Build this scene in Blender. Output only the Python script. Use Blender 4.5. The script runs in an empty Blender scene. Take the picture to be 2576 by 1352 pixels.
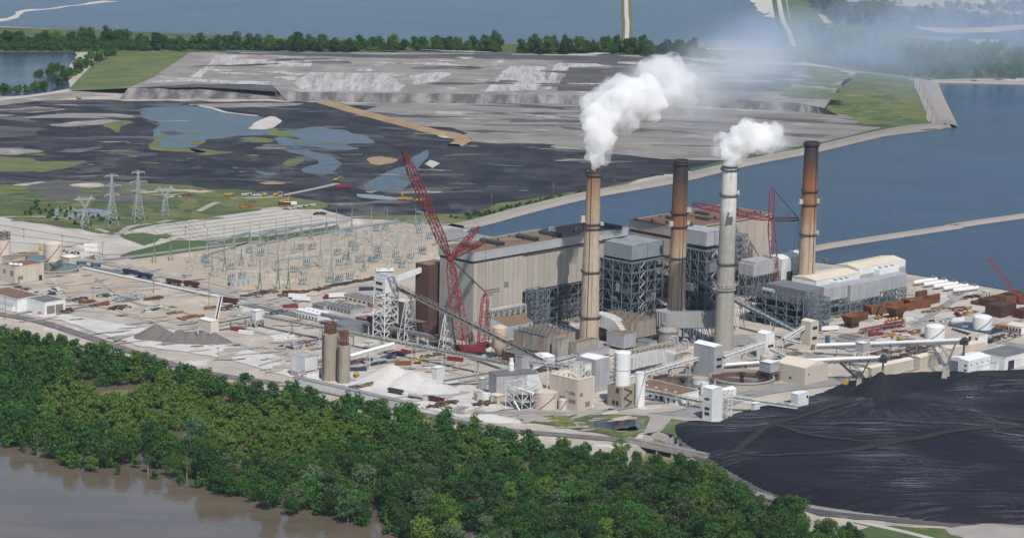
import bpy, bmesh, math, random
import numpy as np
from mathutils import Vector, Matrix
from mathutils.geometry import tessellate_polygon
rnd = random.Random(7)
sc = bpy.context.scene
col = sc.collection
R = math.radians
# ---------------------------------------------------------------- camera
CAM_H, PITCH, ROLL, FPX = 550.0, R(11.0), R(1.3), 7406.0      # FPX: focal length on a 2576 px wide plan of the view
_F = Vector((0, math.cos(PITCH), -math.sin(PITCH)))
_u0 = Vector((0, math.sin(PITCH), math.cos(PITCH))); _r0 = Vector((1, 0, 0))
_R = math.cos(ROLL)*_r0 + math.sin(ROLL)*_u0
_U = math.cos(ROLL)*_u0 - math.sin(ROLL)*_r0
cd = bpy.data.cameras.new('camera'); cam = bpy.data.objects.new('camera', cd); col.objects.link(cam)
cd.sensor_width = 36; cd.lens = 36*FPX/2576; cd.clip_start = 5; cd.clip_end = 80000
m = Matrix((_R, _U, -_F)).transposed().to_4x4(); m.translation = (0, 0, CAM_H)
cam.matrix_world = m
sc.camera = cam
# ---------------------------------------------------------------- sky, sun, exposure
SUN_EL, SUN_AZ = R(52), R(-72)       # azimuth of the sun in the plan, measured from +x
w = bpy.data.worlds.new('World'); sc.world = w; w.use_nodes = True
nt = w.node_tree; nt.nodes.clear()
sky = nt.nodes.new('ShaderNodeTexSky'); sky.sky_type = 'NISHITA'; sky.sun_disc = False
sky.sun_elevation = SUN_EL; sky.sun_rotation = R(90) - SUN_AZ
sky.air_density = 1.0; sky.dust_density = 0.6; sky.ozone_density = 1.5; sky.altitude = 200
bg = nt.nodes.new('ShaderNodeBackground'); bg.inputs[1].default_value = 0.085
wo = nt.nodes.new('ShaderNodeOutputWorld')
nt.links.new(sky.outputs[0], bg.inputs[0]); nt.links.new(bg.outputs[0], wo.inputs[0])
ld = bpy.data.lights.new('sun', 'SUN'); ld.energy = 3.5; ld.angle = R(0.53); ld.color = (1.0, 0.955, 0.89)
sun = bpy.data.objects.new('sun', ld); col.objects.link(sun)
sv = Vector((math.cos(SUN_EL)*math.cos(SUN_AZ), math.cos(SUN_EL)*math.sin(SUN_AZ), math.sin(SUN_EL)))
sun.rotation_euler = sv.to_track_quat('Z', 'Y').to_euler(); sun.location = (0, 1500, 900)
vs = sc.view_settings
sc.display_settings.display_device = 'sRGB'
vs.view_transform = 'Standard'; vs.look = 'None'; vs.gamma = 1; vs.exposure = 0.38; vs.use_curve_mapping = False
sc.cycles.use_denoising = True
sc.cycles.max_bounces = 14; sc.cycles.diffuse_bounces = 2; sc.cycles.glossy_bounces = 2
sc.cycles.transparent_max_bounces = 8; sc.cycles.volume_bounces = 12; sc.cycles.transmission_bounces = 2
sc.cycles.use_adaptive_sampling = True; sc.cycles.adaptive_threshold = 0.02
sc.cycles.caustics_reflective = False; sc.cycles.caustics_refractive = False

# ---------------------------------------------------------------- survey helpers
def P(x, y, z=0.0):
    """point of the plan at height z that the survey sheet shows at (x, y)"""
    d = FPX*_F + (x-1288)*_R - (y-676)*_U
    s = (z-CAM_H)/d.z
    return Vector((s*d.x, s*d.y, z))
def proj(q):
    v = Vector(q) - Vector((0, 0, CAM_H)); k = FPX/v.dot(_F)
    return 1288 + k*v.dot(_R), 676 - k*v.dot(_U)
def hgt(q, ty):
    """height of a vertical that stands at q and reaches sheet row ty"""
    lo, hi = -20, 400
    for _ in range(40):
        md = (lo+hi)/2
        if proj((q[0], q[1], md))[1] > ty: lo = md
        else: hi = md
    return lo
def tile(ox, oy, k): return lambda x, y, z=0.0: P(ox+x*k, oy+y*k, z)
T = .33438
A_, B_, C_ = tile(0, 0, T), tile(861.4, 0, T), tile(1714.7, 0, T)
D_, E_, F_ = tile(0, 450.8, T), tile(861.4, 450.8, T), tile(1714.7, 450.8, T)
G_, H_, I_ = tile(0, 901.6, T), tile(861.4, 901.6, T), tile(1714.7, 901.6, T)
K = .2024
K1, K2, K3 = tile(1191.4, 772.8, K), tile(1577.8, 740.6, K), tile(1932, 627.9, K)
K4, K5, K6 = tile(2157.4, 708.4, K), tile(788.9, 660.1, K), tile(708.4, 788.9, K)
AX = R(46)                                   # main axis of the plant in the plan
EU = Vector((math.cos(AX), math.sin(AX), 0)) # back right
EV = Vector((-math.sin(AX), math.cos(AX), 0))# back left
UP = Vector((0, 0, 1))
def srgb(r, g, b):
    f = lambda c: (c/255/12.92) if c/255 <= .04045 else ((c/255+.055)/1.055)**2.4
    return (f(r), f(g), f(b))

# ---------------------------------------------------------------- materials
M = {}
def mat(name, c1, c2=None, scale=.1, detail=5, rough=.85, stretch=(1, 1, 1), rot=0, c3=None, s3=.02, t3=.6,
        metal=0, coord='pos', rand=0, bump=0, bscale=None, spec=.3, drip=None, lo=.35, hi=.65, corr=0):
    """procedural paint / soil: noise between c1 and c2, large blotches of c3, vertical run marks, corrugation as relief"""
    mt = bpy.data.materials.new(name); mt.use_nodes = True
    n = mt.node_tree; N = n.nodes; L = n.links
    b = N['Principled BSDF']; b.inputs['Roughness'].default_value = rough; b.inputs['Metallic'].default_value = metal
    b.inputs['Specular IOR Level'].default_value = spec
    if coord == 'pos': g = N.new('ShaderNodeNewGeometry'); src = g.outputs['Position']
    else: g = N.new('ShaderNodeTexCoord'); src = g.outputs['Object']
    def noise(sc_, det, st=(1, 1, 1), rz=0):
        mp = N.new('ShaderNodeMapping'); mp.inputs['Scale'].default_value = st; mp.inputs['Rotation'].default_value = (0, 0, rz)
        mp.vector_type = 'TEXTURE' if False else 'POINT'
        L.new(src, mp.inputs[0])
        t = N.new('ShaderNodeTexNoise'); t.inputs['Scale'].default_value = sc_; t.inputs['Detail'].default_value = det
        t.inputs['Roughness'].default_value = .68
        L.new(mp.outputs[0], t.inputs['Vector']); return t.outputs['Fac']
    def ramp(f, a, c):
        r = N.new('ShaderNodeMapRange'); r.inputs['From Min'].default_value = a; r.inputs['From Max'].default_value = c
        L.new(f, r.inputs['Value']); return r.outputs[0]
    def mix(f, a, c):
        x = N.new('ShaderNodeMix'); x.data_type = 'RGBA'
        L.new(f, x.inputs[0])
        for s, v in ((6, a), (7, c)):
            if isinstance(v, tuple): x.inputs[s].default_value = (*v, 1)
            else: L.new(v, x.inputs[s])
        return x.outputs[2]
    c2 = c2 or tuple(v*.82 for v in c1)
    f = noise(scale, detail, stretch, rot)
    out = mix(ramp(f, lo, hi), c1, c2)
    if c3: out = mix(ramp(noise(s3, 6, stretch, rot), t3, t3+.08), out, c3)
    if drip:
        d = noise(drip[1], 4, (1, 1, .06)); out = mix(ramp(d, drip[2], drip[2]+.16), out, drip[0])
    if rand:
        oi = N.new('ShaderNodeObjectInfo'); hs = N.new('ShaderNodeHueSaturation')
        mr = N.new('ShaderNodeMapRange'); mr.inputs['To Min'].default_value = 1-rand; mr.inputs['To Max'].default_value = 1+rand
        L.new(oi.outputs['Random'], mr.inputs['Value']); L.new(mr.outputs[0], hs.inputs['Value']); L.new(out, hs.inputs['Color']); out = hs.outputs[0]
    L.new(out, b.inputs['Base Color'])
    if bump:
        bp = N.new('ShaderNodeBump'); bp.inputs['Strength'].default_value = min(1, bump); bp.inputs['Distance'].default_value = 1.0
        L.new(noise(bscale or scale*3, 4, stretch, rot), bp.inputs['Height']); L.new(bp.outputs[0], b.inputs['Normal'])
    M[name] = mt; return mt

# ---------------------------------------------------------------- mesh builder
class MB:
    def __init__(s): s.v = []; s.f = []
    def add(s, vs_, fs):
        o = len(s.v); s.v += [tuple(v) for v in vs_]; s.f += [tuple(i+o for i in f) for f in fs]; return s
    def hexa(s, b, t): # 4 bottom, 4 top, counterclockwise
        return s.add(list(b)+list(t), [(3, 2, 1, 0), (4, 5, 6, 7), (0, 1, 5, 4), (1, 2, 6, 5), (2, 3, 7, 6), (3, 0, 4, 7)])
    def prism(s, b, e1, l1, e2, l2, z0, z1):
        b = Vector((b[0], b[1], 0)); q = [b, b+e1*l1, b+e1*l1+e2*l2, b+e2*l2]
        if (e1.cross(e2)).z < 0: q = [q[0], q[3], q[2], q[1]]
        return s.hexa([(p.x, p.y, z0) for p in q], [(p.x, p.y, z1) for p in q])
    def box(s, c, sx, sy, sz, rz=0):  # c: centre of the bottom
        c = Vector(c); e1 = Vector((math.cos(rz), math.sin(rz), 0)); e2 = Vector((-e1.y, e1.x, 0))
        return s.prism(c-e1*sx/2-e2*sy/2, e1, sx, e2, sy, c.z, c.z+sz)
    def gable(s, b, e1, l1, e2, l2, z0, z1, zr, over=0):  # ridge along e1
        b = Vector((b[0], b[1], 0))-e1*over-e2*over; l1 += 2*over; l2 += 2*over
        q = [b, b+e1*l1, b+e1*l1+e2*l2, b+e2*l2]
        if (e1.cross(e2)).z < 0: pass
        lo = [(p.x, p.y, z1) for p in q]; r0 = b+e2*l2/2; r1 = r0+e1*l1
        th = .35
        vs_ = lo+[(r0.x, r0.y, zr), (r1.x, r1.y, zr)]
        s.add(vs_, [(0, 1, 5, 4), (2, 3, 4, 5), (0, 4, 3), (1, 2, 5), (3, 2, 1, 0)])
        return s
    def bar(s, a, b, w, h=None):
        a = Vector(a); b = Vector(b); h = h or w; d = (b-a)
        if d.length < 1e-4: return s
        d.normalize(); x = d.cross(UP)
        if x.length < 1e-3: x = Vector((1, 0, 0))
        x.normalize(); y = x.cross(d); x *= w/2; y *= h/2
        return s.hexa([a-x-y, a+x-y, a+x+y, a-x+y], [b-x-y, b+x-y, b+x+y, b-x+y])
    def cyl(s, a, b, r0, r1=None, n=12, cap=True):
        a = Vector(a); b = Vector(b); r1 = r0 if r1 is None else r1; d = (b-a).normalized()
        x = d.cross(UP)
        if x.length < 1e-3: x = Vector((1, 0, 0))
        x.normalize(); y = x.cross(d)
        ring = lambda c, r: [c+(x*math.cos(2*math.pi*i/n)+y*math.sin(2*math.pi*i/n))*r for i in range(n)]
        fs = [(i, (i+1) % n, n+(i+1) % n, n+i) for i in range(n)]
        if cap: fs += [tuple(range(n-1, -1, -1)), tuple(range(n, 2*n))]
        return s.add(ring(a, r0)+ring(b, r1), fs)
    def lathe(s, c, prof, n=24, close=True, a0=0, a1=2*math.pi):
        c = Vector(c); full = abs(a1-a0-2*math.pi) < 1e-6; k = n if full else n+1
        vs_ = [(c.x+r*math.cos(a0+(a1-a0)*i/n), c.y+r*math.sin(a0+(a1-a0)*i/n), c.z+z) for r, z in prof for i in range(k)]
        fs = []
        for j in range(len(prof)-1):
            for i in range(n):
                i2 = (i+1) % k if full else i+1
                fs.append((j*k+i, j*k+i2, (j+1)*k+i2, (j+1)*k+i))
        if close and full: fs += [tuple(range(k-1, -1, -1)), tuple(range((len(prof)-1)*k, len(prof)*k))]
        return s.add(vs_, fs)
    def ring(s, c, r0, r1, z0, z1, n=24):
        return s.lathe(c, [(r0, z0), (r1, z0), (r1, z1), (r0, z1), (r0, z0)], n, False)
    def sphere(s, c, r, n=10, m_=6, sz=1):
        return s.lathe(c, [(r*math.sin(math.pi*j/m_)+1e-3, -r*sz*math.cos(math.pi*j/m_)) for j in range(m_+1)], n, False)
    def build(s, name, mt, parent=None, smooth=False, kind=None):
        me = bpy.data.meshes.new(name)
        off = Vector(parent_world(parent)) if parent else None
        vs_ = s.v if off is None else [(a-off.x, b-off.y, c-off.z) for a, b, c in s.v]
        me.from_pydata(vs_, [], s.f); me.materials.append(M[mt] if isinstance(mt, str) else mt)
        if smooth: me.shade_smooth(); me.set_sharp_from_angle(angle=R(40))
        o = bpy.data.objects.new(name, me); col.objects.link(o)
        if parent: o.parent = parent
        if kind: o['kind'] = kind
        return o
def parent_world(o):
    v = Vector((0, 0, 0))
    while o: v += o.location; o = o.parent
    return v
def tag(o, label=None, cat=None, group=None, kind=None):
    if label: o['label'] = label
    if cat: o['category'] = cat
    if group: o['group'] = group
    if kind: o['kind'] = kind
    return o
def thing(name, label, cat, loc=(0, 0, 0), group=None, rz=0):
    o = bpy.data.objects.new(name, None); col.objects.link(o); o.empty_display_size = 1
    o.location = loc; o.rotation_euler = (0, 0, rz); return tag(o, label, cat, group)
def copy_tree(o, parent=None, loc=None, rz=None, label=None, group=None, sc_=None):
    c = o.copy(); col.objects.link(c); c.parent = parent
    if loc is not None: c.location = loc
    if rz is not None: c.rotation_euler = (0, 0, rz)
    if sc_ is not None: c.scale = sc_
    if label: c['label'] = label
    if group: c['group'] = group
    for ch in list(o.children): copy_tree(ch, c)
    return c
def pieces(name, mt, parent, size, spots, rz=0):
    """alike flat pieces (panels, louvres) that share one mesh; spots are world positions of their bottom centres"""
    me = None; off = parent_world(parent)
    for sp in spots:
        if me is None:
            b = MB(); b.box((0, 0, 0), *size, rz); o = b.build(name, mt); me = o.data
        else: o = bpy.data.objects.new(name, me); col.objects.link(o)
        o.parent = parent; o.location = Vector(sp)-off

# ---------------------------------------------------------------- ground sheets
ZL = [0.0]
def smooth_path(pts, n=4, closed=True):
    out = []; k = len(pts)
    for i in range(k if closed else k-1):
        if closed: p0, p1, p2, p3 = (pts[(i+j-1) % k] for j in range(4))
        else: p0, p1, p2, p3 = pts[max(i-1, 0)], pts[i], pts[i+1], pts[min(i+2, k-1)]
        for t in range(n):
            t /= n
            out.append(.5*((2*p1)+(p2-p0)*t+(2*p0-5*p1+4*p2-p3)*t*t+(3*p1-p0-3*p2+p3)*t*t*t))
    if not closed: out.append(pts[-1])
    return out
def W(*pts, z=0): return [P(x, y, z) for x, y in pts]
_G = np.random.RandomState(3).rand(4, 64, 64)
def vn(k, x, y):
    xi, yi = math.floor(x), math.floor(y); fx, fy = x-xi, y-yi; fx = fx*fx*(3-2*fx); fy = fy*fy*(3-2*fy); g = _G[k]
    return (g[xi % 64, yi % 64]*(1-fx)+g[(xi+1) % 64, yi % 64]*fx)*(1-fy)+(g[xi % 64, (yi+1) % 64]*(1-fx)+g[(xi+1) % 64, (yi+1) % 64]*fx)*fy-.5
def frac(pts, amp, it=2, seed=1):
    """ragged natural outline: long edges are cut fine and pushed about by two octaves of noise"""
    out = []; far = sum(p.y for p in pts)/len(pts) > 2900; stp = 5 if far else 3
    for i, p in enumerate(pts):
        q = pts[(i+1) % len(pts)]; n = max(1, min(160, int((q-p).length/stp)))
        out += [p.lerp(q, k/n) for k in range(n)]
    s = 70 if far else 30; yk = 2.4 if far else 1.5
    for i, p in enumerate(out):
        w_ = lambda k, a: vn(k, (p.x+seed*37)/a, (p.y+seed*11)/(a*1.8))
        out[i] = p+Vector((amp*(2.0*w_(0, s)+1.2*w_(1, s*.28)), amp*yk*(2.0*w_(2, s)+1.3*w_(3, s*.28)), 0))
    return out
def sheet(name, pts, z, mt, smooth=0, jag=0, seed=1, parent=None):
    """flat sheet on the ground; pts are plan points"""
    pts = [Vector((p.x, p.y, 0)) for p in pts]
    if smooth: pts = smooth_path(pts, smooth)
    if jag: pts = frac(pts, jag, 2, seed)
    b = MB(); tris = tessellate_polygon([pts])
    b.add([(p.x, p.y, z) for p in pts], [tuple(t) for t in tris])
    if name == 'ash_pond' and mt == 'pond_water':      # wet muddy margin
        c_ = sum(pts, Vector((0, 0, 0)))/len(pts); sheet('mud_margin', [c_+(q-c_)*1.1+Vector((0, 6, 0)) for q in pts[::6]], z-.03-.001*len(M), 'ash_mid', jag=7, seed=seed+3)
    o = b.build(name, mt, parent)
    me = o.data; up = sum(p.normal.z*p.area for p in me.polygons)
    if up < 0: me.flip_normals()
    if not parent: o['kind'] = 'structure'
    return o
def strip(name, pts, wd, z, mt, n=6, taper=None, kind='structure', parent=None):
    """ribbon of constant width along plan points (roads, tracks)"""
    q = smooth_path([Vector((p.x, p.y, 0)) for p in pts], n, False); vs_ = []; fs = []
    for i, p in enumerate(q):
        d = (q[min(i+1, len(q)-1)]-q[max(i-1, 0)]).normalized(); s_ = Vector((-d.y, d.x, 0))*wd/2
        vs_ += [(p-s_).to_tuple()[:2]+(z,), (p+s_).to_tuple()[:2]+(z,)]
    for i in range(len(q)-1): fs.append((2*i, 2*i+2, 2*i+3, 2*i+1))
    b = MB(); b.add(vs_, fs); o = b.build(name, mt, parent)
    if kind: o['kind'] = kind
    return o
def bank(name, pts, wt, wb, h, mt, top=None, n=4, kind='structure', side=0, topw=None, z0=0):
    """long ridge with sloping sides and a track along its top"""
    q = smooth_path([Vector((p.x, p.y, 0)) for p in pts], n, False); vs_ = []; fs = []
    for i, p in enumerate(q):
        d = (q[min(i+1, len(q)-1)]-q[max(i-1, 0)]).normalized(); s_ = Vector((-d.y, d.x, 0))
        for k, zz in ((-wb/2, z0-.5), (-wt/2, h), (wt/2, h), (wb/2, z0-.5)):
            a = p+s_*k; vs_.append((a.x, a.y, zz))
    for i in range(len(q)-1):
        for j in range(3): fs.append((4*i+j, 4*i+4+j, 4*i+5+j, 4*i+1+j))
    b = MB(); b.add(vs_, fs); o = b.build(name, mt)
    if kind: o['kind'] = kind
    if top: t_ = strip('track', pts, topw or wt*.7, h+.06, top, n, kind=None, parent=o)
    return o
# ================================================================ materials of the land
S = srgb
mat('gravel', (.45, .392, .328), (.29, .258, .222), .025, 12, c3=(.52, .485, .435), s3=.022, t3=.55, lo=.36, hi=.66, bump=.1, bscale=.6)
mat('pale_gravel', (.48, .44, .39), (.36, .33, .295), .03, 10, c3=(.37, .345, .31), s3=.03, t3=.6, bump=.1)
mat('sand_soil', (.43, .345, .26), (.34, .285, .23), .03, 11, c3=(.47, .41, .335), s3=.02, t3=.55)
mat('lime', (.56, .54, .515), (.42, .40, .375), .05, 11, c3=(.40, .38, .355), s3=.03, t3=.62)
mat('rail_bed', (.115, .10, .10), (.19, .17, .16), .15, 6, stretch=(1, 1, 1))
mat('asphalt', (.20, .19, .185), (.26, .25, .24), .06, 6)
mat('road_dust', (.34, .31, .28), (.27, .25, .23), .05, 6)
mat('riprap', (.36, .31, .255), (.24, .21, .18), .7, 6, bump=.6, bscale=.8)
mat('riprap_grey', (.36, .34, .31), (.22, .205, .19), .5, 6, bump=.6, bscale=.6)
mat('dike_road', (.30, .28, .265), (.25, .235, .22), .05, 5)
mat('ash_dark', (.013, .014, .021), (.090, .085, .088), .014, 12, stretch=(1, 1.2, 1), rot=R(8), c3=(.19, .175, .16), s3=.03, t3=.61, lo=.46, hi=.62)
mat('ash_black', (.011, .012, .019), (.048, .045, .048), .02, 12, stretch=(1, 1.2, 1), c3=(.115, .108, .105), s3=.03, t3=.63, lo=.42, hi=.64)
mat('ash_grey', (.265, .238, .212), (.15, .136, .126), .008, 12, stretch=(1, 2.2, 1), rot=R(-4), c3=(.33, .30, .265), s3=.011, t3=.57, lo=.36, hi=.64)
mat('ash_mid', (.125, .115, .11), (.045, .043, .047), .012, 11, stretch=(1, 2, 1), c3=(.22, .205, .19), s3=.018, t3=.6)
mat('landfill', (.285, .255, .23), (.17, .152, .14), .02, 12, stretch=(1, 1.0, 1), rot=R(12), c3=(.38, .355, .325), s3=.014, t3=.57, lo=.35, hi=.65)
mat('landfill_pale', (.44, .42, .40), (.20, .19, .185), .045, 9, stretch=(3, .3, 1), rot=R(-25), lo=.42, hi=.68)
mat('landfill_dark', (.06, .056, .062), (.10, .093, .095), .02, 8, stretch=(1, 2, 1))
mat('gully', (.09, .083, .085), (.25, .235, .225), .05, 6, stretch=(1, .22, .22), lo=.42, hi=.62)
mat('gully_dark', (.03, .029, .035), (.13, .12, .118), .05, 6, stretch=(1, .2, .2), lo=.5, hi=.72)
mat('tan_berm', (.33, .225, .125), (.25, .17, .10), .04, 6, bump=.3)
mat('beach', (.50, .46, .41), (.42, .385, .34), .05, 6)
mat('grass', (.085, .115, .036), (.05, .082, .025), .03, 11, c3=(.15, .15, .065), s3=.02, t3=.57, bump=.25, bscale=.5)
mat('grass_dry', (.15, .15, .05), (.095, .11, .035), .03, 8, c3=(.20, .18, .10), s3=.02, t3=.58, bump=.2, bscale=.5)
mat('grass_hill', (.125, .145, .045), (.075, .110, .032), .012, 11, stretch=(1, 1.4, 1), rot=R(-30), c3=(.19, .17, .085), s3=.016, t3=.58, lo=.4, hi=.6)
mat('reed', (.14, .15, .055), (.09, .105, .04), .04, 6)
def water(name, c, rough, bs, strength, spec=.5, c2=None, ior=1.33):
    mt = mat(name, c, c2 or tuple(v*.72 for v in c), .006, 8, rough=rough, spec=spec, stretch=(1, 4, 1))
    n = mt.node_tree; N = n.nodes; L = n.links; b = N['Principled BSDF']
    g = N.new('ShaderNodeNewGeometry'); t = N.new('ShaderNodeTexNoise'); t.inputs['Scale'].default_value = bs; t.inputs['Detail'].default_value = 5
    mp = N.new('ShaderNodeMapping'); mp.inputs['Scale'].default_value = (1, 2.2, 1); mp.inputs['Rotation'].default_value = (0, 0, R(20))
    L.new(g.outputs['Position'], mp.inputs[0]); L.new(mp.outputs[0], t.inputs['Vector'])
    t2 = N.new('ShaderNodeTexNoise'); t2.inputs['Scale'].default_value = bs*.04; t2.inputs['Detail'].default_value = 4
    L.new(mp.outputs[0], t2.inputs['Vector'])
    mr = N.new('ShaderNodeMapRange'); mr.inputs['From Min'].default_value = .35; mr.inputs['From Max'].default_value = .65
    mr.inputs['To Min'].default_value = strength*.45; mr.inputs['To Max'].default_value = strength
    L.new(t2.outputs['Fac'], mr.inputs['Value'])
    bp = N.new('ShaderNodeBump'); bp.inputs['Distance'].default_value = 1; L.new(mr.outputs[0], bp.inputs['Strength'])
    L.new(t.outputs['Fac'], bp.inputs['Height']); L.new(bp.outputs[0], b.inputs['Normal'])
    b.inputs['IOR'].default_value = ior
    return mt
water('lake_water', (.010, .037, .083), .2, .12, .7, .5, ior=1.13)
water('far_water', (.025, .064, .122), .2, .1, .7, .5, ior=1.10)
water('pond_water', (.038, .060, .088), .15, .15, .4, .5, ior=1.12)
water('silt_water', (.17, .19, .165), .12, .2, .2, .4)
water('river_water', (.138, .108, .080), .05, .10, .16, .5)
water('basin_water', (.085, .105, .085), .04, .2, .08, .5)
water('dark_water', (.02, .03, .045), .06, .2, .1, .5)

# ================================================================ the land
HZ = 30000
edge = [(-900, 650), (-300, 752), (0, 830), (160, 862), (320, 905), (480, 945), (640, 975), (760, 1005), (900, 1040), (1040, 1068), (1150, 1088), (1250, 1105),
        (1400, 1118), (1560, 1152), (1585, 1150), (1625, 1085), (1692, 1092), (1770, 1172), (1850, 1228), (1960, 1280), (2050, 1308), (2180, 1345), (2330, 1372), (2700, 1420), (3400, 1520)]
ep = W(*edge)
outline = ep + [Vector((HZ, ep[-1].y-200, 0)), Vector((HZ, HZ*1.6, 0)), Vector((-HZ, HZ*1.6, 0)), Vector((-HZ, ep[0].y+4000, 0))]
sheet('ground', outline, 0, 'gravel')
b = MB(); vs_ = []; fs = []          # riprap slope down to the river
for i, p in enumerate(ep):
    d = (ep[min(i+1, len(ep)-1)]-ep[max(i-1, 0)]).normalized(); s_ = Vector((d.y, -d.x, 0))*9
    vs_ += [(p.x, p.y, 0), (p.x+s_.x, p.y+s_.y, -6.6)]
for i in range(len(ep)-1): fs.append((2*i+1, 2*i+3, 2*i+2, 2*i))
b.add(vs_, fs); b.build('river_bank', 'riprap_grey', kind='structure')
RIV = -5.5
b = MB(); b.add([(-HZ, -2000, RIV), (HZ, -2000, RIV), (HZ, 2600, RIV), (-HZ, 9000, RIV)], [(0, 1, 2, 3)]); b.build('river', 'river_water', kind='structure')

# --- ash ponds and landfill
sheet('ash_pond_bed', W((-700, 270), (0, 262), (180, 250), (320, 254), (690, 254), (830, 258), (850, 272), (1140, 350), (1165, 372), (1480, 380), (1700, 402), (1880, 398), (1745, 428), (1500, 482),
      (1330, 505), (1240, 515), (1200, 532), (1010, 542), (880, 545), (800, 528), (700, 505), (640, 478), (500, 470), (300, 458), (100, 458), (0, 470), (-700, 500)), .05, 'ash_dark', jag=6)
sheet('ash_field', W((838, 262), (1000, 258), (1500, 262), (2090, 286), (2240, 298), (2255, 312), (2100, 352), (1930, 392), (1740, 420), (1690, 404), (1480, 382), (1170, 374), (1140, 345)), .10, 'ash_grey', jag=4)
sheet('ash_field', W((-500, 262), (0, 272), (170, 262), (330, 268), (360, 290), (300, 300), (300, 330), (285, 355), (230, 380), (60, 378), (-500, 380)), .10, 'ash_mid', 3, jag=5)
sheet('ash_bank', W((300, 312), (345, 306), (380, 318), (410, 340), (380, 352), (370, 365), (300, 362), (285, 350)), .15, 'ash_mid', 3, jag=3)
sheet('ash_bank', W((120, 458), (200, 448), (420, 455), (560, 480), (700, 500), (640, 512), (420, 500), (200, 492)), .14, 'ash_mid', 3, jag=4)
sheet('ash_streak', W((1330, 408), (1400, 398), (1480, 402), (1440, 424), (1390, 428)), .16, 'ash_grey', 3, jag=3)
sheet('ash_streak', W((1500, 380), (1700, 405), (1880, 385), (1800, 378), (1600, 372)), .17, 'ash_grey', 3, jag=3)
for i, q in enumerate([((-20, 275), (60, 270), (170, 262), (200, 270), (90, 285), (-20, 292)), ((60, 296), (180, 284), (310, 288), (330, 296), (200, 296)), ((130, 312), (260, 300), (330, 300), (300, 308), (180, 318)),
                       ((-10, 372), (60, 374), (115, 380), (60, 388), (-10, 386)), ((480, 262), (640, 258), (760, 262), (700, 268), (540, 270)), ((960, 276), (1100, 280), (1200, 284), (1060, 290)), ((1270, 270), (1380, 275), (1330, 281))]):
    sheet('ash_streak', W(*q), .2+.01*i, 'landfill', 3, jag=3, seed=i)
sheet('ash_pond', W((352, 276), (430, 268), (520, 267), (570, 282), (648, 292), (655, 305), (628, 318), (690, 325), (740, 322), (830, 320), (930, 340), (958, 355), (900, 362), (840, 362), (760, 348), (700, 343),
      (650, 350), (560, 350), (505, 358), (490, 372), (430, 378), (392, 370), (402, 350), (388, 330), (400, 312), (372, 295)), .24, 'pond_water', 2, jag=9)
sheet('ash_pond', W((715, 366), (760, 370), (800, 384), (850, 402), (868, 418), (832, 433), (772, 431), (752, 422), (790, 414), (800, 404), (772, 392), (730, 378)), .24, 'pond_water', 2, jag=9, seed=5)
sheet('ash_pond', W((700, 344), (760, 352), (860, 362), (900, 372), (850, 376), (760, 366), (690, 372), (672, 382), (690, 360)), .25, 'pond_water', 3, jag=4, seed=6)
sheet('ash_pond', W((918, 466), (958, 432), (1010, 418), (1050, 390), (1085, 378), (1070, 402), (1040, 426), (1022, 474), (1000, 484), (935, 477)), .24, 'pond_water', 2, jag=5)
sheet('ash_pond', W((640, 430), (680, 434), (702, 437), (670, 442)), .24, 'pond_water', 3)
sheet('ash_pond', W((900, 488), (960, 492), (1010, 500), (980, 503), (910, 497)), .24, 'silt_water', 3)
sheet('sludge_island', W((512, 352), (560, 346), (640, 344), (692, 352), (700, 368), (640, 385), (560, 380), (520, 372)), .27, 'ash_black', 3, jag=4)
sheet('sludge_island', W((880, 350), (960, 345), (1100, 352), (1140, 372), (1100, 395), (980, 400), (900, 385)), .22, 'ash_black', 3, jag=5)
sheet('sludge_island', W((570, 262), (800, 256), (880, 290), (1060, 330), (960, 340), (830, 318), (700, 322), (690, 305), (640, 288), (560, 275)), .22, 'ash_black', 2, jag=3)
sheet('sludge_bed', W((1060, 410), (1180, 378), (1500, 384), (1690, 404), (1850, 402), (1500, 478), (1330, 500), (1240, 508), (1060, 500), (1020, 478)), .21, 'ash_black', 2, jag=4)
sheet('white_beach', W((622, 319), (660, 296), (690, 291), (702, 297), (695, 312), (680, 322), (640, 324)), .3, 'beach', 2, jag=9)
strip('white_beach', W((500, 266), (540, 274), (570, 283), (648, 292)), 7, .3, 'beach')
for i, q in enumerate([((376, 370), (400, 352), (418, 343), (414, 358), (402, 370), (440, 376), (520, 384), (480, 388), (400, 380)), ((478, 356), (508, 352), (505, 362), (484, 366)), ((492, 376), (560, 379), (590, 384), (510, 386)),
                       ((620, 346), (660, 342), (700, 350), (690, 358), (640, 356)), ((682, 326), (700, 322), (745, 338), (740, 344), (700, 340)), ((710, 412), (750, 398), (770, 396), (750, 412), (724, 418)),
                       ((265, 308), (310, 303), (335, 306), (302, 318), (300, 332), (275, 320)), ((-60, 398), (60, 399), (150, 403), (205, 410), (130, 428), (20, 434), (-60, 434))]):
    sheet('marsh_grass', W(*q), .33, 'reed', 3, jag=7, seed=i)
b = MB()
bank('earth_berm', W((818, 258), (900, 282), (1000, 308), (1090, 332), (1140, 340), (1168, 352)), 12, 26, 3, 'tan_berm')
bank('earth_berm', W((1168, 352), (1155, 360), (1142, 368)), 12, 22, 3, 'tan_berm')
sheet('earth_patch', W((928, 408), (965, 396), (1003, 402), (985, 412), (950, 417)), .4, 'tan_berm', 2, jag=8)
sheet('earth_patch', W((1065, 412), (1080, 402), (1102, 412), (1085, 420)), .4, 'pale_gravel', jag=6)
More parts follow.
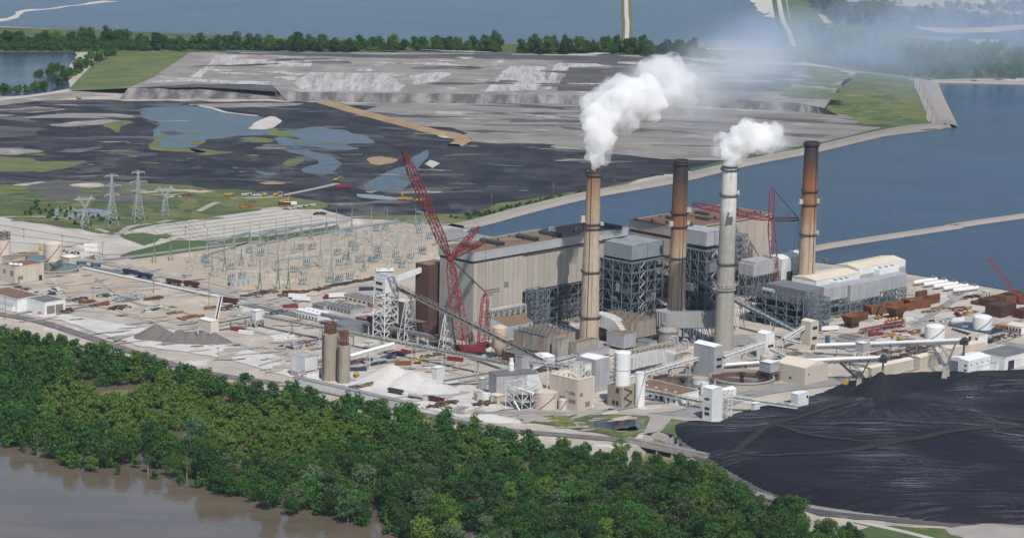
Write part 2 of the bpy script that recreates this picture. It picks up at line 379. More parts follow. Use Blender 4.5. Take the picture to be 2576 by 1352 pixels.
# landfill terrace
LH = 9.0
crest = W((322, 222), (480, 212), (682, 210), (700, 230), (860, 233), (1060, 235), (1400, 239), (1660, 240), (1830, 250), (2000, 258), (2075, 272), z=LH)
foot = W((300, 250), (480, 249), (690, 250), (720, 254), (860, 257), (1060, 260), (1400, 261), (1660, 263), (1830, 273), (2000, 281), (2110, 290))
back = W((2120, 205), (2150, 186), (2060, 168), (1800, 150), (1640, 142), (1100, 134), (900, 133), (478, 131), z=LH)
lft = W((440, 158), (385, 195), z=LH)
top = crest + back + lft
o = sheet('landfill', top, LH, 'landfill')
b = MB()
for i in range(len(crest)-1):
    a0, a1, f0, f1 = crest[i], crest[i+1], foot[i], foot[i+1]; n_ = max(2, int((a1-a0).length/14))
    for k in range(n_):
        def lerp(u, v, t): return u+(v-u)*t
        t0, t1 = k/n_, (k+1)/n_; j = (k % 2)*2.5
        b.add([lerp(f0, f1, t0)+Vector((0, j-1, 0)), lerp(f0, f1, t1)+Vector((0, 1.5-j, 0)), lerp(a0, a1, t1), lerp(a0, a1, t0)], [(0, 1, 2, 3)])
b.build('landfill_slope', 'gully', kind='structure')
b = MB(); q0 = [crest[0]]+lft[::-1]+[back[-1]]; q1 = W((168, 229), (215, 180), (250, 152), (292, 127))
for i in range(3): b.add([q1[i], q0[i], q0[i+1], q1[i+1]], [(0, 1, 2, 3)])
b.build('grass_slope', 'grass_hill', kind='structure')
for i, (q, mt) in enumerate([([(322, 221), (480, 212), (682, 211), (700, 229), (640, 226), (480, 219)], 'landfill_dark'), ([(470, 194), (520, 160), (545, 140), (640, 139), (560, 150), (520, 175), (500, 196)], 'landfill_pale'),
        ([(560, 146), (760, 148), (785, 152), (780, 166), (600, 166), (545, 168)], 'landfill_pale'), ([(780, 182), (960, 184), (1020, 215), (1000, 231), (760, 228), (740, 210)], 'landfill_pale'),
        ([(1280, 164), (1385, 168), (1350, 228), (1212, 232)], 'landfill_pale'), ([(1395, 165), (1420, 156), (1640, 158), (1620, 166), (1430, 170), (1400, 200), (1385, 226), (1370, 228)], 'landfill_pale'),
        ([(540, 134), (1100, 136), (1640, 144), (2050, 168), (2040, 178), (1640, 157), (1100, 147), (800, 142)], 'landfill_dark'), ([(1430, 172), (1640, 170), (2000, 190), (1980, 230), (1400, 228)], 'ash_mid'),
        ([(340, 210), (480, 198), (690, 206), (705, 214), (470, 205)], 'landfill_pale'), ([(1030, 190), (1110, 180), (1140, 186), (1100, 205), (1040, 215)], 'landfill_pale')]):
    z_ = LH+.08+i*.02
    o = sheet('landfill_patch', W(*q, z=LH), z_, mt, jag=4, seed=i)
b = MB()
strip('haul_road', W((-300, 268), (-100, 255), (60, 240), (200, 222), (330, 214), (420, 200), (480, 190), z=2), 16, .34, 'pale_gravel')
sheet('haul_road', W((-500, 250), (0, 240), (180, 228), (330, 222), (335, 236), (180, 246), (0, 262), (-500, 285)), .3, 'landfill', 2, jag=2)
# far green field and dike grass on the right
sheet('green_field', W((2075, 272), (2060, 250), (2090, 205), (2160, 186), (2240, 190), (2292, 196), (2322, 270), (2338, 312), (2250, 322), (2256, 304), (2150, 296)), .5, 'grass_hill', jag=4)
sheet('green_strip', W((1735, 424), (1830, 400), (1960, 378), (2090, 352), (2240, 318), (2338, 310), (2240, 336), (2040, 374), (1850, 410), (1740, 434)), .45, 'grass', jag=2)
sheet('green_strip', W((880, 548), (1010, 540), (1200, 534), (1250, 512), (1330, 502), (1480, 478), (1620, 452), (1500, 488), (1330, 520), (1180, 560), (1110, 562)), .45, 'grass_dry', jag=3)
sheet('green_strip', W((1130, 545), (1230, 522), (1330, 508), (1480, 474), (1500, 478), (1330, 518), (1180, 552)), .5, 'grass', jag=2)
# lakes
sheet('lake', W((1172, 584), (1190, 573), (1330, 533), (1480, 498), (1690, 460), (1860, 420), (2030, 387), (2200, 347), (2380, 324), (2352, 250), (2338, 208), (2620, 214), (4200, 250), (4200, 900), (2700, 760), (2450, 716), (2290, 690),
      (2050, 660), (1930, 640), (1600, 620), (1400, 610), (1250, 598)), .6, 'lake_water')
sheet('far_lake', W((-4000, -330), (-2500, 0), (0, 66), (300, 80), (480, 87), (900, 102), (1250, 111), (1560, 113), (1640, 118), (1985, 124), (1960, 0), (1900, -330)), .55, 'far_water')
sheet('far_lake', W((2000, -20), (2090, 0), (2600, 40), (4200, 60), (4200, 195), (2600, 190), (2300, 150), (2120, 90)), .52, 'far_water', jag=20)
sheet('backwater', W((-900, 128), (0, 132), (120, 128), (192, 131), (196, 150), (172, 165), (166, 200), (70, 240), (-900, 240)), .5, 'pond_water', 2, jag=3)
sheet('mud_bar', W((-60, 50), (10, 48), (45, 36), (60, 28), (190, 14), (250, 4), (300, 4), (230, 12), (70, 32), (50, 46), (-10, 56)), .62, 'beach', 2, jag=6)
sheet('mud_bar', W((1890, -40), (1950, -5), (1962, 40), (1920, 42), (1935, 34), (1900, 28), (1880, -40)), .62, 'beach', 2, jag=6)
sheet('mud_bar', W((2300, 66), (2440, 72), (2600, 62), (2600, 74), (2480, 84), (2350, 80)), .62, 'sand_soil', 2, jag=8)
sheet('mud_bar', W((2250, 86), (2420, 100), (2520, 104), (2480, 118), (2350, 104)), .62, 'landfill', 2, jag=8)
sheet('wet_meadow', W((1975, -30), (2010, -30), (2075, 60), (2130, 140), (2040, 135), (2000, 118)), .58, 'grass')
sheet('wood_floor', W((1990, 128), (2060, 60), (2250, 70), (2420, 110), (2700, 130), (4200, 180), (4200, 204), (2620, 196), (2330, 200), (2140, 176), (1990, 150)), .57, 'grass')
sheet('far_bank', W((-2500, 40), (0, 69), (480, 89), (900, 104), (1560, 115), (2000, 126), (2100, 150), (1640, 140), (1100, 133), (478, 131), (292, 128), (196, 132), (0, 132), (-2500, 110)), .53, 'grass')
# dikes
bank('dike', W((1150, 572), (1200, 562), (1330, 527), (1480, 492), (1690, 455), (1860, 414), (2030, 381), (2200, 341), (2300, 322), (2382, 318)), 16, 34, 3.2, 'riprap', 'dike_road', topw=10)
bank('dike', W((2384, 319), (2366, 280), (2352, 250), (2340, 220), (2334, 205)), 14, 34, 3.2, 'riprap', 'dike_road', topw=10)
bank('dike', W((2330, 206), (2450, 208), (2620, 212), (4200, 246)), 16, 34, 3.2, 'riprap', 'dike_road')
sheet('dike_apron', W((2296, 198), (2330, 204), (2378, 312), (2345, 316), (2320, 262)), .7, 'dike_road')
strip('dike_road_far', W((1640, 140), (1800, 150), (2060, 170), (2180, 184), (2300, 198)), 10, .72, 'dike_road')
bank('dike', W((1990, 640), (2060, 624), (2200, 602), (2400, 572), (2620, 538), (4200, 320)), 9, 26, 2.6, 'riprap')
bank('dike', W((1572, -260), (1575, 0), (1578, 60), (1576, 110)), 13, 21, 2.5, 'grass_dry', 'beach', topw=7)
bank('dike', W((1925, -260), (1958, 0), (1985, 85), (1998, 122)), 14, 30, 3, 'grass', 'beach', topw=8)
strip('dike_road_far', W((1540, 116), (1576, 110), (1640, 120), (1800, 124), (2000, 126)), 12, .75, 'beach')
strip('dike_road_far', W((-600, 55), (0, 70), (480, 89), (900, 104), (1250, 112), (1560, 115)), 8, .75, 'grass_dry')

# --- left meadows, gravel lots, roads
sheet('meadow', W((-700, 430), (0, 466), (60, 470), (130, 455), (330, 468), (640, 476), (700, 498), (640, 510), (560, 560), (440, 600), (340, 596), (280, 590), (0, 548), (-700, 505)), .30, 'grass', jag=4)
sheet('dry_meadow', W((-100, 462), (60, 468), (160, 456), (400, 462), (560, 478), (420, 486), (260, 480), (60, 486), (-100, 490)), .36, 'grass_dry', 2, jag=3)
sheet('dirt_patch', W((62, 470), (110, 462), (250, 458), (330, 466), (500, 474), (520, 492), (420, 510), (300, 512), (140, 505), (80, 488)), .40, 'ash_mid', 2, jag=3)
sheet('dirt_patch', W((170, 466), (230, 462), (245, 470), (200, 474)), .44, 'sand_soil', 3, jag=6)
sheet('dirt_patch', W((330, 480), (480, 472), (560, 482), (420, 492)), .44, 'sand_soil', 3, jag=7)
sheet('silt_pond', W((112, 532), (170, 522), (272, 530), (272, 541), (205, 552), (150, 545)), .46, 'silt_water', 3, jag=1)
sheet('green_strip', W((620, 540), (500, 520), (520, 500), (600, 498), (660, 520)), .37, 'grass', 2, jag=2)
sheet('scrub', W((540, 512), (640, 488), (760, 500), (830, 515), (800, 530), (700, 520), (600, 530)), .38, 'grass_dry', 2, jag=4)
strip('dirt_road', W((-60, 548), (150, 548), (285, 588), (330, 570), (420, 556), (480, 540), (540, 512), (590, 500), (680, 496), (760, 482), (850, 462)), 8, .50, 'road_dust')
sheet('gravel_lot', W((300, 600), (318, 583), (385, 567), (669, 528), (722, 531), (880, 557), (830, 570), (568, 610), (475, 606), (418, 588), (340, 598)), .46, 'pale_gravel', jag=1)
sheet('gravel_lot', W((-700, 470), (0, 546), (120, 570), (262, 598), (230, 608), (150, 622), (60, 636), (-700, 640)), .46, 'pale_gravel', jag=1)
sheet('gravel_pad', W((225, 607), (300, 598), (345, 612), (362, 622), (330, 636), (260, 640)), .48, 'pale_gravel', 2)
sheet('green_strip', W((300, 594), (360, 586), (404, 598), (370, 617), (338, 610)), .50, 'grass', 2, jag=1)
sheet('green_strip', W((300, 644), (360, 620), (430, 605), (520, 606), (720, 590), (850, 566), (852, 576), (640, 610), (440, 640), (330, 652)), .49, 'grass', jag=1)
for i in range(6):    # grassy rows across the big lot
    a = P(390+i*14, 571+i*8); c = P(700+i*28, 533+i*5)
    strip('grass_row', [a, (a+c)/2, c], 1.6, .55, 'grass')
for i in range(3):
    a = P(-40, 560+i*22); c = P(235-i*25, 606+i*8)
    strip('grass_row', [a, (a+c)/2, c], 1.6, .55, 'grass')
strip('road', W((250, 640), (320, 632), (420, 606), (440, 596)), 9, .56, 'pale_gravel')
strip('road', W((140, 660), (220, 655), (400, 690), (560, 735), (700, 770), (800, 795), (900, 800)), 13, .52, 'road_dust')
strip('road', W((230, 655), (300, 650), (500, 624), (700, 602), (850, 580), (1000, 560), (1130, 566), (1190, 572)), 9, .53, 'asphalt')
sheet('switchyard_ground', W((310, 665), (430, 640), (850, 582), (1010, 562), (1120, 570), (1100, 640), (1050, 690), (900, 720), (800, 742), (620, 730), (450, 700)), .4, 'sand_soil', jag=2)
sheet('lake_apron', W((1080, 585), (1140, 575), (1180, 586), (1260, 600), (1240, 612), (1110, 605)), .66, 'asphalt')
strip('rail_track_bed', W((205, 668), (300, 688), (560, 752), (700, 784), (850, 815)), 11, .55, 'rail_bed')
sheet('laydown_yard', W((150, 700), (240, 690), (560, 760), (560, 800), (430, 812), (250, 770), (170, 745)), .42, 'sand_soil', 2, jag=3)
sheet('laydown_yard', W((380, 720), (520, 752), (500, 772), (420, 768), (330, 742)), .44, 'gravel', 2, jag=3)
sheet('lime_yard', W((-300, 770), (0, 778), (160, 806), (340, 868), (560, 900), (760, 955), (1160, 1050), (1110, 1010), (900, 930), (740, 930), (620, 880), (480, 850), (330, 820), (140, 785)), .43, 'lime', jag=2)
sheet('lime_yard', W((880, 945), (960, 925), (1110, 945), (1230, 990), (1170, 1040), (1010, 1010)), .45, 'lime', 2, jag=2)
strip('rail_track_bed', W((-400, 720), (0, 790), (120, 815), (370, 897), (520, 938), (720, 968), (870, 995), (1040, 1038), (1250, 1078), (1420, 1095), (1580, 1108), (1680, 1122), (1790, 1146)), 12, .6, 'rail_bed')
for k in (-3.6, 3.6):
    pts = [p+Vector((0, k*1.25, 0)) for p in W((-400, 720), (0, 790), (120, 815), (370, 897), (520, 938), (720, 968), (870, 995), (1040, 1038), (1250, 1078), (1420, 1095), (1560, 1108))]
    for g in (-.75, .75):
        strip('rail', [p+Vector((0, g, 0)) for p in pts], .22, .82, 'asphalt')
sheet('plant_road', W((1160, 1052), (1290, 1030), (1560, 1036), (1720, 1050), (1790, 1056), (1760, 1075), (1700, 1070), (1560, 1048), (1300, 1045), (1200, 1062)), .47, 'road_dust', 2)
sheet('green_strip', W((1300, 1046), (1420, 1040), (1600, 1045), (1640, 1052), (1600, 1098), (1540, 1096), (1400, 1070), (1330, 1062)), .48, 'grass', 2, jag=2)
sheet('dirt_patch', W((1330, 1050), (1420, 1052), (1440, 1062), (1360, 1060)), .5, 'pale_gravel', 2)
sheet('settling_pond', W((1470, 1068), (1500, 1058), (1590, 1056), (1622, 1064), (1602, 1088), (1540, 1082)), .55, 'dark_water', 2, jag=1)
sheet('wing_bank', W((1638, 1050), (1690, 1052), (1660, 1085), (1618, 1092)), .58, 'road_dust')
sheet('green_strip', W((1690, 1054), (1730, 1060), (1705, 1098), (1660, 1088)), .56, 'grass', jag=1)

def blobs(name, poly, n, rx, ry, z, mt, seed, rot=0):
    """many ragged stains of one soil on one sheet"""
    r_ = random.Random(seed); pl = [(q.x, q.y) for q in W(*poly)]; m_ = MB(); k = t_ = 0
    bx = (min(q[0] for q in pl), max(q[0] for q in pl)); by = (min(q[1] for q in pl), max(q[1] for q in pl))
    while k < n and t_ < n*40:
        t_ += 1; x, y = r_.uniform(*bx), r_.uniform(*by); c = False
        for i in range(len(pl)):
            (x0, y0), (x1, y1) = pl[i-1], pl[i]
            if (y0 > y) != (y1 > y) and x < (x1-x0)*(y-y0)/(y1-y0)+x0: c = not c
        if not c: continue
        k += 1; a, b_, an = r_.uniform(*rx), r_.uniform(*ry), rot+r_.uniform(-.3, .3); N_ = 22; ph = [r_.uniform(0, 6.28) for _ in range(3)]; ca, sa = math.cos(an), math.sin(an); vs_ = []
        for i in range(N_):
            th = 6.283*i/N_; q = 1+.3*math.sin(2*th+ph[0])+.22*math.sin(3*th+ph[1])+.18*math.sin(5*th+ph[2]); u, v = a*q*math.cos(th), b_*q*math.sin(th); vs_.append((x+u*ca-v*sa, y+u*sa+v*ca, z+k*.0006))
        m_.add(vs_, [tuple(range(N_))])
    return m_.build(name, mt, kind='structure')
ASH = [(-60, 275), (340, 265), (560, 268), (830, 262), (1130, 350), (1480, 384), (1690, 405), (1330, 498), (1000, 535), (700, 495), (400, 455), (-60, 460)]
blobs('ash_stain', ASH, 120, (16, 80), (10, 50), .155, 'ash_black', 1); blobs('ash_stain', ASH, 30, (8, 50), (3, 16), .285, 'ash_mid', 2, .1); blobs('ash_stain', ASH, 16, (5, 30), (2, 7), .29, 'ash_grey', 3, .1); blobs('ash_stain', ASH, 12, (4, 18), (2, 5), .295, 'pond_water', 4); blobs('ash_stain', [(360, 340), (700, 320), (960, 350), (880, 430), (500, 400), (200, 440), (0, 400)], 24, (3, 14), (2, 6), .30, 'reed', 5)
LF = [(560, 145), (1100, 140), (1640, 150), (2040, 180), (2000, 250), (1400, 232), (700, 225), (500, 200)]
def onto(o, dz): o.location.z = dz; return o
blobs('landfill_stain', LF, 20, (10, 60), (6, 24), LH+.3, 'ash_mid', 6, .1); blobs('landfill_stain', LF, 26, (10, 50), (4, 18), LH+.36, 'landfill_pale', 7, .1)
AF = [(860, 268), (1500, 266), (2090, 290), (2230, 302), (1930, 388), (1690, 400), (1180, 368)]
blobs('ash_stain', AF, 26, (20, 110), (4, 16), .13, 'ash_mid', 8, -.15); blobs('ash_stain', AF, 40, (20, 90), (3, 14), .18, 'landfill', 9, -.2)
YD = [(-20, 650), (300, 655), (800, 760), (1040, 700), (1100, 850), (1700, 900), (2300, 720), (2560, 760), (2560, 900), (2100, 960), (1700, 1060), (1250, 1060), (700, 960), (300, 860), (-20, 770)]
blobs('dirt_stain', YD, 150, (4, 22), (2, 9), .60, 'road_dust', 10, .7); blobs('dirt_stain', YD, 90, (3, 16), (1.5, 6), .71, 'sand_soil', 11, .7); blobs('dirt_stain', YD, 80, (3, 18), (1, 4), .82, 'asphalt', 12, .75); blobs('dirt_stain', YD, 50, (3, 16), (1.5, 5), .88, 'pale_gravel', 13, .7)
blobs('weeds', [(-20, 640), (280, 650), (850, 800), (1000, 860), (700, 945), (300, 880), (-20, 780)], 40, (2, 9), (.8, 2.4), .92, 'grass_dry', 14, .6); blobs('weeds', [(0, 470), (600, 470), (660, 515), (300, 590), (0, 545)], 60, (4, 26), (3, 14), .53, 'grass_dry', 15); blobs('weeds', [(0, 470), (600, 470), (660, 515), (300, 590), (0, 545)], 40, (3, 16), (2, 8), .57, 'grass', 16)
GF = [(2090, 265), (2110, 205), (2280, 198), (2325, 300), (2250, 316)]
blobs('field_stain', GF, 40, (6, 40), (6, 40), .52, 'grass_dry', 17); blobs('field_stain', GF, 20, (5, 30), (5, 30), .55, 'grass', 18)
sheet('coal_margin', W((1690, 1092), (1720, 1060), (1800, 1060), (1780, 1130), (1880, 1205), (2050, 1262), (2400, 1305), (2900, 1345), (2900, 1370), (2300, 1318), (2060, 1296), (1900, 1250), (1780, 1180)), .47, 'ash_mid', jag=2)
strip('rail_track_bed', W((1700, 1150), (1770, 1182), (1850, 1222), (1960, 1258), (2100, 1284), (2300, 1303), (2576, 1325), (2950, 1356)), 7, .7, 'riprap_grey')
for g in (-.8, .8): strip('rail', [q+Vector((0, g, 0)) for q in W((1700, 1150), (1770, 1182), (1850, 1222), (1960, 1258), (2100, 1284), (2300, 1303), (2576, 1325), (2950, 1356))], .3, .9, 'rail_bed')
strip('path', W((2150, 1312), (2230, 1328), (2330, 1352), (2500, 1400)), 6, .72, 'pale_gravel'); sheet('sand_flat', W((2380, 1332), (2480, 1322), (2700, 1345), (2700, 1400), (2450, 1362)), .66, 'road_dust', 2, jag=3)
for a in (((150, 780), (300, 790), (450, 830), (620, 870)), ((240, 700), (330, 760), (520, 800), (700, 850)), ((960, 930), (1100, 930), (1250, 960)), ((640, 880), (760, 900), (900, 925)), ((2100, 850), (2250, 820), (2400, 800)), ((1330, 1020), (1500, 1030), (1700, 1045))):
    for g in (-1.2, 1.2): strip('tyre_track', [q+Vector((0, g*1.4, 0)) for q in W(*a)], .9, .95, 'road_dust')
blobs('field_stain', [(2040, 265), (2060, 195), (2130, 190), (2110, 250), (2280, 310), (2230, 318)], 40, (8, 45), (8, 40), .53, 'grass_hill', 19); blobs('landfill_stain', [(2000, 250), (2040, 190), (2120, 190), (2075, 270)], 26, (8, 40), (8, 36), LH+.4, 'grass_hill', 20)
strip('verge', W((-300, 775), (0, 845), (160, 876), (320, 916), (480, 954), (640, 985), (760, 1014), (900, 1048), (1040, 1076), (1150, 1094)), 16, -.05, 'grass'); strip('verge', W((-300, 768), (0, 838), (320, 909), (640, 979), (900, 1042), (1150, 1090)), 6, .62, 'grass_dry')
LN = [(1300, 1048), (1420, 1042), (1640, 1052), (1600, 1096), (1400, 1068)]
blobs('dirt_stain', LN, 22, (3, 14), (2, 8), .52, 'road_dust', 21, .5); blobs('weeds', LN, 26, (3, 12), (2, 7), .535, 'grass_dry', 22, .5)
# ================================================================ coal yard
def radial_mat(name, c1, c2, c3, centre):
    """compacted coal: dozer tracks that fan out from the stockpile cone, with paler grey streaks"""
    mt = bpy.data.materials.new(name); mt.use_nodes = True; n = mt.node_tree; N = n.nodes; L = n.links
    b = N['Principled BSDF']; b.inputs['Roughness'].default_value = .8; b.inputs['Specular IOR Level'].default_value = .2
    g = N.new('ShaderNodeNewGeometry'); sx = N.new('ShaderNodeSeparateXYZ')
    sub = N.new('ShaderNodeVectorMath'); sub.operation = 'SUBTRACT'; sub.inputs[1].default_value = centre
    L.new(g.outputs['Position'], sub.inputs[0]); L.new(sub.outputs[0], sx.inputs[0])
    def mth(op, a, b_=None):
        m_ = N.new('ShaderNodeMath'); m_.operation = op
        for i, v in enumerate((a, b_)):
            if v is None: continue
            if isinstance(v, (int, float)): m_.inputs[i].default_value = v
            else: L.new(v, m_.inputs[i])
        return m_.outputs[0]
    ang = mth('ARCTAN2', sx.outputs[1], sx.outputs[0])
    ln = N.new('ShaderNodeVectorMath'); ln.operation = 'LENGTH'; L.new(sub.outputs[0], ln.inputs[0])
    cb = N.new('ShaderNodeCombineXYZ'); L.new(mth('MULTIPLY', ang, 38.0), cb.inputs[0]); L.new(mth('MULTIPLY', ln.outputs['Value'], .022), cb.inputs[1])
    t1 = N.new('ShaderNodeTexNoise'); t1.inputs['Scale'].default_value = 1; t1.inputs['Detail'].default_value = 9; L.new(cb.outputs[0], t1.inputs['Vector'])
    mp = N.new('ShaderNodeMapping'); mp.inputs['Rotation'].default_value = (0, 0, R(-28)); mp.inputs['Scale'].default_value = (.018, .45, .1)
    L.new(g.outputs['Position'], mp.inputs[0])
    t2 = N.new('ShaderNodeTexNoise'); t2.inputs['Scale'].default_value = 1; t2.inputs['Detail'].default_value = 9; L.new(mp.outputs[0], t2.inputs['Vector'])
    t3 = N.new('ShaderNodeTexNoise'); t3.inputs['Scale'].default_value = .012; t3.inputs['Detail'].default_value = 5; L.new(g.outputs['Position'], t3.inputs['Vector'])
    def rng(v, a, c, lo=0, hi=1):
        r = N.new('ShaderNodeMapRange'); r.inputs['From Min'].default_value = a; r.inputs['From Max'].default_value = c
        r.inputs['To Min'].default_value = lo; r.inputs['To Max'].default_value = hi; L.new(v, r.inputs['Value']); return r.outputs[0]
    t4 = N.new('ShaderNodeTexNoise'); t4.inputs['Scale'].default_value = .35; t4.inputs['Detail'].default_value = 8; L.new(g.outputs['Position'], t4.inputs['Vector'])
    near = rng(ln.outputs['Value'], 80, 150, 1, 0)
    mx = N.new('ShaderNodeMix'); L.new(near, mx.inputs[0]); L.new(t2.outputs['Fac'], mx.inputs[2]); L.new(t1.outputs['Fac'], mx.inputs[3])
    streak = mth('MULTIPLY', mth('ADD', mth('MULTIPLY', rng(mx.outputs[0], .50, .68), .75), rng(t4.outputs['Fac'], .5, .75, 0, .35)), rng(t3.outputs['Fac'], .46, .66))
    def cm(f, a, c):
        x = N.new('ShaderNodeMix'); x.data_type = 'RGBA'; L.new(f, x.inputs[0])
        for s, v in ((6, a), (7, c)):
            if isinstance(v, tuple): x.inputs[s].default_value = (*v, 1)
            else: L.new(v, x.inputs[s])
        return x.outputs[2]
    out = cm(streak, cm(rng(mx.outputs[0], .4, .6), c1, c2), c3)
    L.new(out, b.inputs['Base Color'])
    bp = N.new('ShaderNodeBump'); bp.inputs['Strength'].default_value = .5; bp.inputs['Distance'].default_value = 1
    L.new(mth('ADD', mth('MULTIPLY', t4.outputs['Fac'], 1.6), mth('MULTIPLY', mx.outputs[0], .12)), bp.inputs['Height']); L.new(bp.outputs[0], b.inputs['Normal'])
    M[name] = mt
apex = P(2214, 990)
radial_mat('coal', (.006, .006, .0105), (.013, .013, .021), (.17, .17, .19), (apex.x, apex.y, 0))
mat('coal_plain', (.006, .006, .009), (.013, .012, .016), .15, 6, rough=.75, bump=.6, bscale=.4)
mat('coal_road', (.020, .0175, .018), (.029, .025, .025), .08, 5, rough=.9)
cpoly = W((1692, 1078), (1720, 1062), (1800, 1064), (1850, 1040), (1960, 1012), (2060, 990), (2140, 958), (2300, 936), (2600, 928), (3000, 900), (3400, 1000), (3400, 1440), (2650, 1330), (2400, 1316), (2180, 1292), (2050, 1270), (1960, 1248), (1880, 1212), (1800, 1165), (1760, 1140), (1712, 1110))
cp = np.array([(p.x, p.y) for p in smooth_path(cpoly, 4)])
def sdist(X, Y):
    ins = np.zeros(X.shape, bool); dm = np.full(X.shape, 1e9)
    for i in range(len(cp)):
        (x0, y0), (x1, y1) = cp[i-1], cp[i]
        c = ((y0 > Y) != (y1 > Y)) & (X < (x1-x0)*(Y-y0)/((y1-y0) or 1e-9)+x0); ins ^= c
        dx, dy = x1-x0, y1-y0; t = np.clip(((X-x0)*dx+(Y-y0)*dy)/(dx*dx+dy*dy+1e-9), 0, 1)
        dm = np.minimum(dm, np.hypot(X-x0-t*dx, Y-y0-t*dy))
    return np.where(ins, dm, -dm)
def vnoise(X, Y, s, seed):
    rs = np.random.RandomState(seed); g = rs.rand(64, 64); x = X/s; y = Y/s
    xi = np.floor(x).astype(int); yi = np.floor(y).astype(int); fx = x-xi; fy = y-yi; fx = fx*fx*(3-2*fx); fy = fy*fy*(3-2*fy)
    G = lambda a, b_: g[a % 64, b_ % 64]
    return (G(xi, yi)*(1-fx)+G(xi+1, yi)*fx)*(1-fy)+(G(xi, yi+1)*(1-fx)+G(xi+1, yi+1)*fx)*fy
st = 3.0
xs = np.arange(cp[:, 0].min()-6, 560, st); ys = np.arange(cp[:, 1].min()-6, cp[:, 1].max()+6, st)
X, Y = np.meshgrid(xs, ys); SD = sdist(X, Y)
hh = np.interp(Y, [P(2200, 1240).y, P(2200, 1060).y, P(2200, 1000).y], [9, 5, 1.0])
hh = hh*np.interp(X, [P(1700, 1100).x, P(2000, 1150).x], [.25, 1])
Z = hh*np.clip(SD/14, 0, 1)**.8
def mound(px, py, r, h, sx=1): 
    global Z
    q = P(px, py, 5); d = np.hypot((X-q.x)/sx, Y-q.y); Z = Z+h*np.clip(1-d/r, 0, 1)**.8*np.clip(SD/20, 0, 1)
mound(2240, 1075, 80, 6, 1.3); mound(2500, 1040, 75, 4, 1.6)
Z += (vnoise(X, Y, 26, 1)-.5)*1.6*np.clip(SD/10, 0, 1)+(vnoise(X, Y, 9, 2)-.5)*.6*np.clip(SD/6, 0, 1)+(vnoise(X+Y*.5, Y*1.4, 55, 5)-.5)*3.2*np.clip(SD/30, 0, 1)+(np.random.RandomState(8).rand(*X.shape)-.5)*.35*np.clip(SD/6, 0, 1)
Z = np.where(SD > 0, Z+.5, -.6)
idx = -np.ones(X.shape, int); keep = SD > -st*1.5
idx[keep] = np.arange(keep.sum())
vs_ = np.stack([X[keep], Y[keep], Z[keep]], 1).tolist(); fs = []
for j in range(X.shape[0]-1):
    for i in range(X.shape[1]-1):
        q = (idx[j, i], idx[j, i+1], idx[j+1, i+1], idx[j+1, i])
        if min(q) >= 0: fs.append(tuple(int(k) for k in q))
b = MB(); b.add(vs_, fs); o = b.build('coal_yard', 'coal', smooth=True, kind='structure')
def coal_z(x, y):
    i = int(np.clip(round((x-xs[0])/st), 0, len(xs)-1)); j = int(np.clip(round((y-ys[0])/st), 0, len(ys)-1)); return max(0, float(Z[j, i]))
def drape(name, pts, wd, mt, dz=.15):
    q = smooth_path([Vector((p.x, p.y, 0)) for p in pts], 14, False); b = MB(); vs_ = []; fs = []
    for i, p in enumerate(q):
        d = (q[min(i+1, len(q)-1)]-q[max(i-1, 0)]).normalized(); s_ = Vector((-d.y, d.x, 0))
        for k in (-wd/2, 0, wd/2):
            a = p+s_*k; vs_.append((a.x, a.y, coal_z(a.x, a.y)+dz+.35))
    for i in range(len(q)-1):
        for j in (0, 1): fs.append((3*i+j, 3*i+3+j, 3*i+4+j, 3*i+1+j))
    b.add(vs_, fs); return b.build(name, mt, kind='structure')
drape('coal_track', W((1800, 1140), (1850, 1135), (1940, 1148), (2100, 1140), (2300, 1115), (2500, 1085), (2620, 1070), z=6), 8, 'coal_road')
drape('coal_track', W((1850, 1132), (1920, 1080), (2000, 1060), (2100, 1012), (2150, 985), z=6), 7, 'coal_road')
drape('coal_track', W((1950, 1075), (2050, 1100), (2200, 1118), (2360, 1108), z=6), 6, 'coal_road')
# conical pile under the stacker
az = coal_z(apex.x, apex.y)
t = thing('coal_cone', 'steep black cone of fresh coal under the stacker chute', 'coal pile', (apex.x, apex.y, az-2))
b = MB(); prof = [(27, 0), (21, 3.8), (14, 9), (6.5, 14.2), (1.5, 17.9), (.1, 18.4)]
b.lathe((apex.x, apex.y, az-2), prof, 40, False)
r_ = random.Random(3); b.v = [(x+r_.uniform(-.7, .7), y+r_.uniform(-.7, .7), z+r_.uniform(-.3, .3)) for x, y, z in b.v]
b.build('heap', 'coal_plain', t, True)

# ================================================================ trees
def leaf_mat(name, c1, c2, tr=.25):
    mt = mat(name, c1, c2, .35, 3, rough=.6, spec=.25, coord='obj', rand=.36, lo=.3, hi=.7)
    n = mt.node_tree; N = n.nodes; L = n.links; b = N['Principled BSDF']
    oi = N.new('ShaderNodeObjectInfo'); mr = N.new('ShaderNodeMapRange'); mr.inputs['To Min'].default_value = .475; mr.inputs['To Max'].default_value = .52
    sh = N.new('ShaderNodeMath'); sh.operation = 'FRACT'; ml = N.new('ShaderNodeMath'); ml.operation = 'MULTIPLY'; ml.inputs[1].default_value = 7.31
    L.new(oi.outputs['Random'], ml.inputs[0]); L.new(ml.outputs[0], sh.inputs[0]); L.new(sh.outputs[0], mr.inputs['Value'])
    hs = [x for x in N if x.type == 'HUE_SAT'][0]; L.new(mr.outputs[0], hs.inputs['Hue'])
    tl = N.new('ShaderNodeBsdfTranslucent'); L.new(hs.outputs[0], tl.inputs[0]); mx = N.new('ShaderNodeMixShader'); mx.inputs[0].default_value = tr
    L.new(b.outputs[0], mx.inputs[1]); L.new(tl.outputs[0], mx.inputs[2]); L.new(mx.outputs[0], N['Material Output'].inputs[0])
leaf_mat('leaf_dark', (0.02565, 0.07485, 0.01546), (0.04432, 0.1073, 0.02061))
